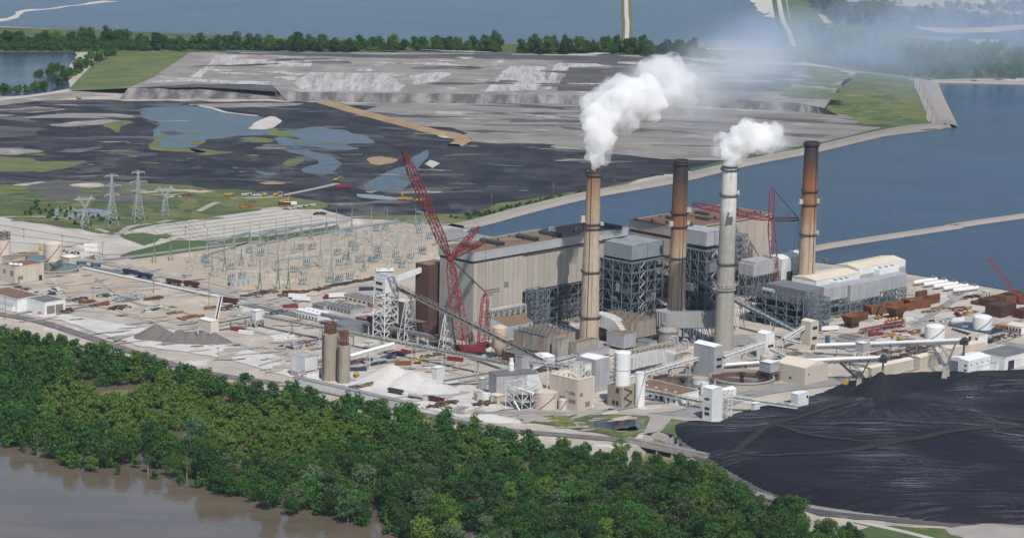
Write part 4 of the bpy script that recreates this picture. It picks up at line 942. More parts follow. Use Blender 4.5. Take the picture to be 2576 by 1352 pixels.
c2, h2 = chimney('soot topped brown chimney without steam, second from the left', 1700, 806, 402, 16.4, 13.2, ('chimney_soot', [(0, TAN), (.42, (.42, .32, .22)), (.62, RUST), (.78, (.13, .075, .05)), (.9, SOOT)], (.20, .085, .04)),
        [412, 535, 568, 647], [(215, 565, 4.5, 5), (-20, 530, 4.5, 5), (-10, 562, 3, 4)], ladder=(-60,))
c3, h3 = chimney('pale grey concrete chimney with small steam plume in the middle of the plant', 1819, 880, 417, 17.2, 12.8, ('chimney_pale', [(0, (.33, .315, .275)), (.60, (.34, .325, .285)), (.70, (.40, .385, .345)), (.755, (.60, .585, .555)), (1, (.66, .645, .615))], (.30, .22, .14)),
        [426, 490, 662], [(-80, 537, 7, 4), (10, 488, 3, 4)])
c4, h4 = chimney('red brown soot topped chimney nearest the lake, rightmost of the four', 2026, 742, 357, 16.8, 13.2, ('chimney_red', [(0, TAN), (.40, (.44, .345, .25)), (.52, (.33, .17, .09)), (.74, (.25, .095, .045)), (.84, (.11, .05, .04)), (.93, SOOT)], (.16, .065, .04)),
        [364, 480, 513, 588], [(205, 510, 5, 5), (-15, 508, 3, 5), (-20, 586, 3.5, 4)], ladder=(-50,))
# flared catwalk low on the pale chimney
z = hgt(c3, 718); m_ = MB()
t3 = [o for o in col.objects if o.get('label', '').startswith('pale grey concrete chimney')][0]
for i in range(18):
    a, a2 = 6.283*i/18, 6.283*(i+.5)/18; r0, r1 = 8.3, 11
    m_.bar((c3.x+r0*math.cos(a), c3.y+r0*math.sin(a), z-2.5), (c3.x+r1*math.cos(a2), c3.y+r1*math.sin(a2), z+2.5), .35); m_.bar((c3.x+r0*math.cos(a2+.17), c3.y+r0*math.sin(a2+.17), z-2.5), (c3.x+r1*math.cos(a2), c3.y+r1*math.sin(a2), z+2.5), .35)
m_.ring((c3.x, c3.y, 0), 10.8, 11.2, z+2.3, z+2.7, 24); m_.ring((c3.x, c3.y, 0), 8, 9.3, z-3, z-2.5, 24); m_.build('catwalk', 'steel_pale', t3)

# ================================================================ boiler house one
ZB = hgt(P(1090, 845), 621.6)
b, e1, l1, e2, l2 = rect((P, 1090.6, 621.6), (P, 1191, 636), (P, 1604, 577), ZB)   # e1 back left, e2 back right
bay = 62.0
t = thing('boiler_house', 'huge tan panelled boiler house with brown flat roof behind the red crane', 'building', (b.x, b.y, 0))
m_ = MB(); m_.prism(b, e2, bay, e1, l1, 0, ZB-9); m_.build('bay_wall', 'joint', t)
m_ = MB(); m_.prism(b+e2*bay+e1*1.5, e2, l2-bay, e1, l1-1.5, ZB*.46, ZB-9); m_.prism(b+e2*bay+e1*16, e2, l2-bay, e1, l1-16, 0, ZB*.46); m_.build('wing_wall', 'joint', t)
clad(t, b, e1, l1, -e2, .5, ZB-9.5, 8, 'panel_grey'); clad(t, b, e2, bay, -e1, .5, ZB-9.5, 10, 'panel_tan')
clad(t, b+e2*bay+e1*1.5, e2, l2-bay, -e1, ZB*.46+.3, ZB-9.5, 19, 'panel_tan')
m_ = MB(); m_.prism(b-e1*.4-e2*.4, e2, l2+.8, e1, l1+.8, ZB-9, ZB-7.2); m_.build('gutter', 'steel_dark', t)
m_ = MB(); m_.prism(b-e1*1.2-e2*1.2, e2, l2+2.4, e1, l1+2.4, ZB-7.2, ZB-.6); m_.build('fascia', 'fascia', t)
m_ = MB(); m_.prism(b-e1*.6-e2*.6, e2, l2+1.2, e1, l1+1.2, ZB-.6, ZB-.1); rf = m_.build('roof', 'roof_brown', t)
m_ = MB()
for o_, ea, la, eb in ((b-e1*1.3-e2*1.3, e2, l2+2.6, e1), (b-e1*1.3-e2*1.3, e1, l1+2.6, e2), (b+e1*(l1+.9)-e2*1.3, e2, l2+2.6, e1), (b+e2*(l2+.9)-e1*1.3, e1, l1+2.6, e2)): m_.prism(o_, ea, la, eb, .5, ZB-.59, ZB+.4)
m_.build('parapet', 'fascia', t)
for (u0, u1, z0_, z1_) in ((16, 33, 43.5, 44.7), (16, 33, 41.3, 42.3), (16, 24, 39.3, 40.2), (38.5, 44, 44, 48.5)): opening(t, 'louvre', b, e2, -e1, u0, u1, z0_, z1_, 'louvre', .45)
opening(t, 'louvre', b, e2, -e1, 52, 58, 9, 14, 'louvre', .45); opening(t, 'door', b, e1, -e2, 20, 25, .2, 6, 'louvre', .45)
for (x, y, ln) in ((E_, (955, 512), 17), (E_, (1125, 483), 26), (E_, (1390, 450), 24), (E_, (1565, 420), 24), (E_, (2020, 365), 22)):
    c = x(*y, ZB); m_ = MB()
    for k in (-1.6, 1.6):
        m_.box((c.x+k*e2.x, c.y+k*e2.y, ZB), 2.2, ln, 2.2, ang(e2)); 
        m_.cyl(Vector((c.x+k*e2.x, c.y+k*e2.y, ZB+2.2))-e1*ln/2, Vector((c.x+k*e2.x, c.y+k*e2.y, ZB+2.2))+e1*ln/2, 1.25, None, 8)
    m_.build('roof_ventilator', 'steel_dark', rf)
c = E_(1577, 398, ZB); m_ = MB(); m_.box((c.x, c.y, ZB), 5, 4, 5, AX); m_.build('roof_house', 'white_paint', t)
for i in range(26):
    c = b+e2*rnd.uniform(5, l2-5)+e1*rnd.uniform(4, l1-4); m_ = MB(); m_.box((c.x, c.y, ZB-.1), rnd.uniform(.8, 2.4), rnd.uniform(.8, 2), rnd.uniform(.8, 2.2), AX) if i % 2 else m_.cyl((c.x, c.y, ZB-.1), (c.x, c.y, ZB+rnd.uniform(1.5, 3)), .5, None, 8)
    m_.build('roof_vent', rnd.choice(['steel', 'rust_dark', 'steel_white', 'steel_dark']), rf)
m_ = MB(); s0 = b+e2*(l2*.42); 
for k in range(14):
    p0 = s0+e2*k*3+e1*(l1-1); m_.bar((p0.x, p0.y, ZB), (p0.x, p0.y, ZB+1.5), .2)
m_.bar((s0+e1*(l1-1)).to_tuple()[:2]+(ZB+1.5,), (s0+e2*42+e1*(l1-1)).to_tuple()[:2]+(ZB+1.5,), .2); m_.build('handrail', 'steel_green', t)
BH = (b, e1, l1, e2, l2)
# steel in the open bays below the wing
t = thing('steel_structure', 'blue grey steel bracing in the open bays under the boiler house wing', 'steel frame', (b+e2*bay).to_tuple())
m_ = MB(); lattice(m_, b+e2*(bay+2)-e1*3, e2, l2-bay-14, 9, e1, 17, 1, 0, ZB*.46, 4, .6, brace='k'); m_.build('columns_and_braces', 'steel', t)
m_ = MB(); lattice(m_, b+e2*(bay+1)-e1*16, e2, 17, 2, e1, 13, 1, 0, ZB*.50, 6, .55, brace='x'); m_.build('stair_tower', 'steel', t)
# conveyor gallery lean to at foot of the bay
# ---- brown coal bunker tower, left
t, fr = bld('bunker_tower', 'dark red brown metal tower on the left end of the boiler house', 'building', (E_, 545, 632), (E_, 652, 652), (E_, 695, 640), hgt(P(1078.5, 842), 668), wall='brick_brown', roof='roof_brown', l2=24, pan=(6, 5), gap=.15)
t, fr = bld('annex', 'low dark brown annex in front of the bunker tower', 'building', (K5, 610, 690), (K5, 1130, 790), (K5, 1500, 730), 12, wall='brick_brown', roof='roof_brown')
t, fr = bld('annex', 'tan corrugated silo building behind the white trestle tower', 'building', (K5, 1030, 480), (K5, 1110, 500), (K5, 1260, 470), 30, wall='panel_grey', roof='roof_tan', pan=(2, 4), l1=14)

# ================================================================ boiler house two
ZC = 66.0
b, e1, l1, e2, l2 = rect((P, 1583, 554), (P, 1713, 577), (P, 1926, 535), ZC)
t = thing('boiler_house', 'tan panelled boiler house beside the lake behind the middle chimneys', 'building', (b.x, b.y, 0))
m_ = MB(); m_.prism(b, e2, l2, e1, l1, 0, ZC-.6); m_.build('wall', 'joint', t)
clad(t, b, e1, l1, -e2, 20, ZC-11, 9, 'panel_pink'); clad(t, b, e2, l2, -e1, 6, ZC-1, 11, 'panel_pink')
m_ = MB(); m_.prism(b-e2*1.1, e1, l1, e2, 1.1, ZC-8, ZC-.6); m_.build('fascia', 'panel_pink', t)
m_ = MB(); m_.prism(b-e1*.5-e2*.5, e2, l2+1, e1, l1+1, ZC-.6, ZC-.1); rf = m_.build('roof', 'roof_rust', t)
m_ = MB()
for o_, ea, la, eb in ((b-e1*1.3-e2*1.3, e2, l2+2.6, e1), (b-e1*1.3-e2*1.3, e1, l1+2.6, e2), (b+e1*(l1+.9)-e2*1.3, e2, l2+2.6, e1), (b+e2*(l2+.9)-e1*1.3, e1, l1+2.6, e2)): m_.prism(o_, ea, la, eb, .5, ZC-.59, ZC+.5)
m_.build('parapet', 'panel_tan', t)
for i in range(6):
    c = b+e2*(l2*(.1+.16*i))+e1*l1*(.35+.3*(i % 2)); m_ = MB(); m_.box((c.x, c.y, ZC-.1), 2.5, 16, 2.6, ang(e2)); m_.box((c.x+3*e2.x, c.y+3*e2.y, ZC-.1), 2.2, 14, 2.2, ang(e2)); m_.build('roof_ventilator', 'steel_dark', t)
for i in range(34):
    c = b+e2*rnd.uniform(3, l2-3)+e1*rnd.uniform(3, l1-3); m_ = MB(); m_.box((c.x, c.y, ZC-.1), rnd.uniform(.8, 2.6), rnd.uniform(.8, 2), rnd.uniform(.8, 2.8), AX); m_.build('roof_vent', rnd.choice(['steel', 'rust_dark', 'steel_dark', 'rust']), rf)

# ================================================================ catalyst boxes on steel towers between the chimneys
def scr(label, A, B, C, zt, hh, zl, boxes, nn, mt='metal_blue', dark=None):
    b, e1, l1, e2, l2 = rect(A, B, C, zt); t = thing('catalyst_tower', label, 'steel tower', (b.x, b.y, 0))
    for k in range(boxes):
        m_ = MB(); w_ = l2/boxes; m_.prism(b+e2*(k*w_+.3*k), e2, w_-.6, e1, l1, zt-hh, zt); m_.build('catalyst_box', mt, t)
        m_ = MB(); m_.gable(b+e2*(k*w_+.3*k), e1, l1, e2, w_-.6, 0, zt+.01, zt+1.1, .2); m_.build('box_roof', mt, t)
    o_ = 5
    m_ = MB(); lattice(m_, b-e1*o_-e2*o_, e2, l2+2*o_, nn[0], e1, l1+2*o_, nn[1], 0, zl, nn[2], .62, brace='k', skip=.12); m_.build('steel_frame', 'steel', t)
    for k in range(1, nn[2]+1):
        z_ = zl*k/nn[2]; m_ = MB(); m_.prism(b-e1*(o_-.5)-e2*(o_-.5), e2, l2+2*o_-1, e1, l1+2*o_-1, z_-.3, z_); rail_loop(m_, b-e1*o_-e2*o_, e2, l2+2*o_, e1, l1+2*o_, z_); m_.build('floor', 'steel_dark' if k < nn[2]-1 else 'steel', t)  # lower floors darker: tower shade put into their colour
    for k in range(int(nn[2]*3.5)):
        m_ = MB(); c = b+e2*rnd.uniform(-4, l2+2)+e1*rnd.uniform(-5, l1*.5); z_ = zl*rnd.randrange(0, nn[2])/nn[2]; m_.box((c.x, c.y, z_), rnd.uniform(3, 10), rnd.uniform(3, 8), zl/nn[2]*rnd.uniform(.4, .9), AX) if k % 3 else m_.cyl((c.x, c.y, z_+2), Vector((c.x, c.y, z_+2))+rnd.choice([e1, e2])*rnd.uniform(6, 14)+UP*rnd.choice([0, 0, 8]), rnd.uniform(.8, 1.7), None, 10); m_.build('duct', rnd.choice(['metal_dark', 'steel_dark', 'metal_dark', 'metal_blue', 'metal_grey']), t)  # invented duct and pipe clutter, mostly dark to deepen the tower's shaded inside
    for k, (f0, f1) in enumerate(((.05, .3), (.36, .66), (.7, .97))): m_ = MB(); m_.prism(b+e1*(2+2*k)+e2*2, e2, l2-4, e1, l1-4, zl*f0, zl*f1); m_.build('shade_fill', 'metal_dark', t)  # added dark fill boxes standing in for the shaded tower interior
    m_ = MB()
    for k in range(nn[2]*2):
        c = b-e1*(o_+1)+e2*(l2*.2); z0_, z1_ = zl*k/(nn[2]*2), zl*(k+1)/(nn[2]*2); s_ = e2*6 if k % 2 else -e2*6
        m_.bar((c-s_*.5).to_tuple()[:2]+(z0_,), (c+s_*.5).to_tuple()[:2]+(z1_,), .9, .3)
    m_.build('stair', 'steel_pale', t)
    return t, (b, e1, l1, e2, l2)
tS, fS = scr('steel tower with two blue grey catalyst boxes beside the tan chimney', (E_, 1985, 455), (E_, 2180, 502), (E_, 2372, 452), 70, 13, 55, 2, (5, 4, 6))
# yellow contractor banner hung on that tower
q = E_(2232, 765, 28); m_ = MB(); m_.box((0, 0, 0), 9, .25, 4.2, 0); o = m_.build('banner', 'sign_yellow'); o.location = q-EV*0+Vector((0, -8, 0)); o.rotation_euler = (0, R(4), AX-R(30)); tag(o, 'yellow contractor banner hanging in the steel tower', 'banner')
for k, (u, v, l_) in enumerate(((-2.6, 2.4, 2.6), (-1.0, 2.7, 3.0), (.8, 2.4, 1.6), (-2.3, 1.3, 2.0), (2.2, 1.2, 2.2))):
    m_ = MB(); m_.box((u, -.16, v-.3), l_, .06, .75); x = m_.build('lettering' if k < 4 else 'emblem', 'red_paint' if k != 3 else 'rubber'); x.parent = o
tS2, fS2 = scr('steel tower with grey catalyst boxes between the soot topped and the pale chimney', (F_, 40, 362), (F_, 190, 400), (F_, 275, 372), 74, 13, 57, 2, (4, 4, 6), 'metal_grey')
t = thing('steel_structure', 'tall bare steel stair tower right of the pale chimney', 'steel frame', F_(450, 850).to_tuple()); q = F_(430, 860)
m_ = MB(); lattice(m_, q-EU*6, EU, 16, 2, EV, 16, 2, 0, 56, 9, .55, brace='x'); m_.build('columns_and_braces', 'steel', t)
for k in range(1, 10): m_ = MB(); m_.prism(q-EU*5.8+EV*.2, EU, 15.6, EV, 15.6, 56*k/9-.25, 56*k/9+.05); m_.build('floor', 'steel', t)
# octagonal duct on trestle and grey buildings behind the far crane
b, e1, l1, e2, l2 = rect((F_, 445, 625), (F_, 520, 700), (F_, 660, 685), 30)
t = thing('gas_duct', 'grey faceted gas duct on a steel trestle left of the far red crane', 'duct', (b.x, b.y, 0)); q = P(1900, 752)
m_ = MB(); m_.prism(q-EU*4, EU, 40, EV, 18, 22, 33); m_.prism(q-EU*4+EU*2, EU, 36, EV, 18, 33, 35.5); m_.build('casing', 'metal_grey', t)
clad(t, q-EU*4, EU, 40, -EV, 22.2, 32.8, 9, 'metal_grey', .25); clad(t, q-EU*4, EV, 18, -EU, 22.2, 32.8, 4, 'metal_grey', .25)
m_ = MB(); lattice(m_, q-EU*4, EU, 40, 5, EV, 18, 2, 0, 21.8, 2, .6, brace='k'); m_.build('trestle', 'steel', t)
t, fr = bld('grey_building', 'pale grey metal building beside the lake left of the red brown chimney', 'building', (K3, 110, 90), (K3, 170, 130), (K3, 420, 70), 32, wall='metal_white', roof='roof_white', l1=22, l2=48, pan=(0, 7))
opening(t, 'door', fr[0], fr[3], -fr[1], 8, 17, 10, 20, 'glass_dark'); opening(t, 'louvre', fr[0], fr[3], -fr[1], 26, 34, 3, 12, 'louvre')
# ================================================================ long ducts and turbine hall on the right
def duct(label, A, B, C, zt, zb, mt, nx, l1=None, legs=True, nl=5, zl=0, name='gas_duct', rib=.3):
    b, e1, l1_, e2, l2 = rect(A, B, C, zt); l1 = l1 or l1_; t = thing(name, label, 'duct', (b.x, b.y, 0))
    m_ = MB(); m_.prism(b, e2, l2, e1, l1, zb, zt); m_.build('casing', mt, t)
    clad(t, b, e2, l2, -e1, zb+.2, zt-.15, nx, mt, .25, rib); clad(t, b, e1, l1, -e2, zb+.2, zt-.15, max(2, int(l1/4)), mt, .25, rib)
    if legs: m_ = MB(); lattice(m_, b, e2, l2, nl, e1, l1, 1, zl, zb, 3, .6, brace='k', skip=.1); m_.build('trestle', 'steel', t)
    return t, (b, e1, l1, e2, l2)
duct('dark grey flat topped duct behind the nearest stair trestle', (K3, 110, 385), (K3, 470, 510), (K3, 590, 445), 33, 23, 'metal_dark', 3, nl=1)
duct('dark grey box duct on the tallest trestle of the right end', (K3, 372, 500), (K3, 447, 525), (K3, 690, 470), 31, 20, 'metal_dark', 5, nl=3)
duct('pale ribbed duct just right of the dark box duct', (K3, 640, 470), (K3, 690, 490), (K3, 985, 428), 30, 18, 'metal_grey', 8, l1=12, nl=3)
duct('long pale grey ribbed duct above the rusty hoppers', (K3, 960, 410), (K3, 1030, 440), (K3, 1376, 362), 28.5, 13, 'metal_grey', 14, l1=14, nl=5)
duct('grey duct reaching to the white gas tanks', (K3, 1340, 350), (K3, 1390, 362), (K3, 1862, 318), 27.5, 15, 'metal_grey', 12, l1=12, nl=7)
b, e1, l1, e2, l2 = rect((K3, 700, 560), (K3, 740, 580), (K3, 1010, 560), 18)
t = thing('gas_duct', 'drooping grey duct below the pale ribbed ducts', 'duct', (b.x, b.y, 0)); m_ = MB()
f0 = [b, b+e2*l2*.7, b+e2*l2]; q = lambda p, z: (p.x, p.y, z)
for k, (za, zb_) in enumerate((((16, 26), (20, 26)), )): m_.hexa([q(b, 7), q(f0[1], 10), q(f0[1]+e1*10, 10), q(b+e1*10, 7)], [q(b, 17), q(f0[1], 18), q(f0[1]+e1*10, 18), q(b+e1*10, 17)])
m_.hexa([q(f0[1], 10), q(f0[2], 15), q(f0[2]+e1*10, 15), q(f0[1]+e1*10, 10)], [q(f0[1], 18), q(f0[2], 18), q(f0[2]+e1*10, 18), q(f0[1]+e1*10, 18)]); m_.build('casing', 'metal_grey', t)
m_ = MB(); lattice(m_, b+e2*2, e2, l2*.6, 3, e1, 9, 1, 0, 7, 1, .5, brace='k'); m_.build('trestle', 'rust_dark', t)
# trestle jungle under the dark ducts
t = thing('steel_structure', 'dense grey steel trestle at the near right end of the plant', 'steel frame', K3(640, 1030).to_tuple())
q = K3(560, 1040); m_ = MB(); lattice(m_, q, EU, 22, 2, EV, 12, 2, 0, 30, 6, .6, brace='x'); m_.build('stair_tower', 'steel', t)
m_ = MB(); lattice(m_, q+EV*16-EU*4, EU, 26, 3, EV, 60, 5, 0, 31, 5, .6, brace='k', inner=True, skip=.2); m_.build('columns_and_braces', 'steel', t)
for k in range(16):
    m_ = MB(); c = q+EV*rnd.uniform(20, 70)+EU*rnd.uniform(0, 18); z_ = 31*rnd.randrange(0, 5)/5
    if k % 3: m_.box((c.x, c.y, z_), rnd.uniform(5, 12), rnd.uniform(5, 10), rnd.uniform(3, 6), AX)
    else: m_.cyl(Vector((c.x, c.y, z_+3))-EV*6, Vector((c.x, c.y, z_+3))+EV*6, 2.2, None, 12)
    m_.build('duct' if k % 3 else 'pipe', rnd.choice(['metal_dark', 'metal_grey', 'steel_white', 'metal_dark']), t)
for k in range(1, 5): m_ = MB(); m_.prism(q+EV*16.3-EU*3.7, EU, 25.4, EV, 59.4, 31*k/5-.2, 31*k/5); m_.build('floor', 'steel_dark', t)
# turbine halls
t, fr = bld('turbine_hall', 'long cream roofed turbine hall nearest the white gas tanks', 'building', (K3, 822, 186), (K3, 1130, 240), (K3, 1742, 132), 22, wall='metal_grey', roof='roof_tan', style='gable2', rise=2.5, pan=(7, 16), pmat='white_paint', gap=.1)
b, e1, l1, e2, l2 = fr
m_ = MB(); m_.prism(b-e1*.45-e2*.45, e2, l2+.9, e1, l1+.9, 0, 16); m_.build('lower_wall', 'metal_grey', t)
def monitor(t, b, e1, e2, u0, u1, z, mt='white_paint'):
    m_ = MB(); m_.prism(b+e2*u0-e1*7, e2, u1-u0, e1, 7, z, z+6.5); p = m_.build('penthouse', mt, t)
    m_ = MB(); m_.prism(b+e2*(u0+1)-e1*6.4, e2, u1-u0-2, e1, 6.4, z-4, z-.01); m_.build('intake', 'steel_dark', t)
    for k in range(3): m_ = MB(); c = b+e2*(u0+(u1-u0)*(.2+.3*k))-e1*3; m_.box((c.x, c.y, z+6.5), 3, 3, 1.6, AX); m_.build('roof_vent', 'steel_green', t)
monitor(t, b, e1, e2, l2*.32, l2*.74, 13)
c = P(2076, 654, 24); m_ = MB(); m_.box((c.x, c.y, 23.2), 4, 4, 2.4, AX); m_.build('roof_house', 'timber', t)
t, fr = bld('turbine_hall', 'cream roofed turbine hall directly right of the red brown chimney', 'building', (K3, 760, 195), (K3, 1080, 256), (K3, 1100, 250), 26, wall='metal_grey', roof='roof_tan', style='gable1', rise=2.2, l2=3)
col_rm = [t]+list(t.children)
for o in col_rm: bpy.data.objects.remove(o)
b0 = b-e2*70-e1*4
t = thing('turbine_hall', 'cream roofed turbine hall directly right of the red brown chimney', 'building', (b0.x, b0.y, 0))
m_ = MB(); m_.prism(b0, e2, 66, e1, l1, 0, 20); m_.build('wall', 'white_paint', t)
m_ = MB(); m_.gable(b0, e2, 66, e1, l1, 0, 20.01, 22.3, .4); m_.build('roof', 'roof_tan', t)
clad(t, b0, e2, 66, -e1, 9, 19.6, 14, 'white_paint', .1); m_ = MB(); m_.prism(b0-e1*.5-e2*.5, e2, 67, e1, l1+1, 0, 13); m_.build('lower_wall', 'metal_grey', t)
monitor(t, b0, e1, e2, 20, 48, 11)
t, fr = bld('white_shed', 'small white roofed shed under the longest grey duct', 'building', (K3, 880, 380), (K3, 960, 400), (K3, 1110, 362), 12, wall='white_paint', roof='roof_white', style='gable2')
# ================================================================ conveyors
def V3(fn, x, y, z): return fn(x, y, z)
def conveyor(label, a, b, w_=4.2, h=3.2, style='truss', mt='steel_pale', hood='metal_white', bents=(), bmat=None, name='conveyor', n=None, legw=.55, bw=2.2):
    """inclined gallery from a to b; bents: (t, spread) trestle legs down to the ground"""
    a = Vector(a); b = Vector(b); L = (b-a).length; n = n or max(4, int(L/4.5)); d = (b-a).normalized(); s = d.cross(UP).normalized()
    t = thing(name, label, 'conveyor', (a.x, a.y, 0)); up = s.cross(d)*1
    m_ = MB()
    if style in ('truss', 'open'):
        truss_beam(m_, a, b, w_, h, n, .32); m_.build('truss', mt, t)
        m_ = MB(); m_.bar(a+UP*.2, b+UP*.2, w_*.95, .3); m_.build('floor', mt, t)
        m_ = MB(); m_.bar(a+UP*1.1, b+UP*1.1, w_*.42, .35); m_.build('belt', 'coal_plain', t)
        if style == 'truss':
            m_ = MB(); k = 6
            for i in range(k):
                a0, a1 = math.pi*i/k, math.pi*(i+1)/k
                f = lambda q, an: q+s*(-math.cos(an)*w_*.34)+UP*(1.2+math.sin(an)*w_*.30)
                m_.add([f(a, a0), f(b, a0), f(b, a1), f(a, a1)], [(0, 1, 2, 3)])
            m_.build('hood', hood, t, True)
    elif style == 'tube':
        m_.cyl(a+UP*h*.5, b+UP*h*.5, h*.5, None, 14); m_.build('tube', hood, t, True)
        m_ = MB(); truss_beam(m_, a-UP*1.6, b-UP*1.6, w_*.7, 1.4, n, .3); m_.build('truss', mt, t)
    elif style == 'box':
        m_.bar(a+UP*h*.5, b+UP*h*.5, w_, h); m_.build('gallery', hood, t)
        m_ = MB(); e = w_/2
        m_.hexa([a+s*e*1.05+UP*h, a-s*e*1.05+UP*h, b-s*e*1.05+UP*h, b+s*e*1.05+UP*h], [a+UP*(h+.9)+s*.1, a+UP*(h+.9)-s*.1, b+UP*(h+.9)-s*.1, b+UP*(h+.9)+s*.1]); m_.build('gallery_roof', hood, t)
    for (tt, sp, sl) in bents:
        q = a.lerp(b, tt); m_ = MB(); dh = Vector((d.x, d.y, 0)).normalized()
        for k in (-1, 1):
            for g in ((-1, 1) if sl else (0,)):
                m_.bar(q+s*k*w_*.45+dh*g*bw*.3, Vector((q.x, q.y, -.3))+s*k*sp+dh*g*sl, legw)
        nz = max(2, int(q.z/6))
        for z_ in range(nz):
            f0, f1 = z_/nz, (z_+1)/nz; L0 = sp+(w_*.45-sp)*f0; L1 = sp+(w_*.45-sp)*f1; g0 = (sl+(bw*.3-sl)*f0); g1 = (sl+(bw*.3-sl)*f1)
            for g in ((-1, 1) if sl else (0,)):
                A0, B0 = Vector((q.x, q.y, q.z*f0))-s*L0+dh*g*g0, Vector((q.x, q.y, q.z*f0))+s*L0+dh*g*g0; A1, B1 = Vector((q.x, q.y, q.z*f1))-s*L1+dh*g*g1, Vector((q.x, q.y, q.z*f1))+s*L1+dh*g*g1
                m_.bar(A1, B1, legw*.7); m_.bar(A0, (A1+B1)/2, legw*.6); m_.bar(B0, (A1+B1)/2, legw*.6)
            if sl:
                for k in (-1, 1):
                    A0 = Vector((q.x, q.y, q.z*f0))+s*k*L0-dh*g0; B1 = Vector((q.x, q.y, q.z*f1))+s*k*L1+dh*g1; m_.bar(A0, B1, legw*.6)
        m_.build('trestle', bmat or mt, t)
    return t
mat('steel_old', (.30, .285, .26), (.20, .185, .17), .6, 5, rough=.8)
conveyor('long grey roofless truss conveyor climbing left to the tall trestle house', P(972, 712, 45), P(1372, 911, 20), 4.6, 3.4, 'open', 'steel_old', bents=((.15, 7.5, 4.5), (.40, 7, 4)), bmat='steel_white', n=46)
conveyor('white enclosed gallery from the trestle house to the brown bunker tower', K5(1040, 232, 46), K5(1350, 112, 55), 4.5, 4, 'box', hood='metal_white')
conveyor('long pale truss conveyor crossing in front of the red crane', P(662, 797, 10), P(1278, 918, 13), 3.8, 2.8, 'open', 'steel_pale', bents=((.12, 2.2, 0), (.25, 2.2, 0), (.38, 2.2, 0), (.5, 2.2, 0), (.63, 2.2, 0), (.75, 2.2, 0), (.88, 2.2, 0)), n=90, legw=.45)
conveyor('short pale truss conveyor from the grey pile house', P(545, 815, 7), P(650, 795, 9), 3.6, 2.8, 'open', 'steel_pale', bents=((.35, 2, 0), (.7, 2, 0)))
conveyor('low pale truss conveyor below the long one, left of the white pipe stack', H_(760, 172, 4), H_(1250, 92, 12), 3.6, 2.8, 'open', 'steel_pale', bents=((.55, 2, 0),), n=26)
conveyor('white ribbed tube conveyor between the twin silos and the trestle tower', P(880, 899, 13), P(990, 868, 17), 3.4, 3, 'tube', 'steel_white', 'white_paint', bents=((.42, 2.2, 0),), n=12, bmat='steel_white')
conveyor('white tube conveyor left of the twin silos', K6(310, 640, 5), K6(500, 575, 9), 3.4, 3, 'tube', 'steel_white', 'white_paint')
conveyor('white framed truss conveyor onto the beige building', P(1331, 912, 18), P(1440, 926, 23), 4, 3.2, 'open', 'steel_white', bents=((.02, 2.5, 2), (.47, 2.2, 0)), bmat='steel_white')
conveyor('white framed short truss conveyor rising right behind the beige building', P(1400, 912, 18), P(1446, 900, 19), 4, 3, 'open', 'steel_white', bmat='steel_white')
conveyor('bright covered conveyor from the white silo up to the grey gabled tower', K2(25, 1050, 9), K2(1040, 755, 14), 4.4, 3, 'truss', 'steel_white', 'metal_white', bents=((.25, 2.2, 0), (.5, 2.2, 0), (.72, 2.2, 0)), n=34)
conveyor('bright covered conveyor from the grey gabled tower to the next tower right', K2(1195, 795, 14), K2(1705, 620, 17), 4.4, 3, 'truss', 'steel_white', 'metal_white', bents=((.5, 2.4, 0),), n=18)
conveyor('steep grey covered conveyor rising left behind the pale chimney', P(2002, 836, 9), P(1738, 700, 37), 4.8, 3.4, 'truss', 'steel', 'metal_grey', bents=((.22, 3, 0), (.53, 5, 3)), bmat='steel_white', n=44)
conveyor('short white covered conveyor rising to the beige transfer tower', K3(190, 1130, 8), K3(470, 960, 15), 3.6, 2.6, 'truss', 'steel_white', 'metal_white')
conveyor('short white covered conveyor falling right under the beige transfer tower', K3(170, 1120, 8), K3(410, 1175, 6), 3.6, 2.6, 'truss', 'steel_white', 'metal_white', bents=((.1, 2, 0),))
conveyor('short pale covered conveyor falling right from the middle grey tower', K2(1770, 690, 9), K2(1990, 790, 3), 3.4, 2.6, 'truss', 'steel_pale', 'metal_white')
conveyor('pale truss conveyor running down from the white small silo', K2(210, 1200, 7), K2(930, 1345, 5), 3.6, 2.8, 'open', 'steel_pale', bents=((.4, 2, 0), (.75, 2, 0)))
conveyor('white truss conveyor from the white coal tower to the small white house', I_(378, 300, 11), I_(868, 372, 4), 4, 3, 'open', 'steel_white', n=18)
conveyor('low covered conveyor feeding the near stacker', K2(1205, 895, 6), K2(1655, 862, 9), 4.2, 3, 'tube', 'steel_dark', 'white_paint', bents=((.6, 2, 0),), n=16)
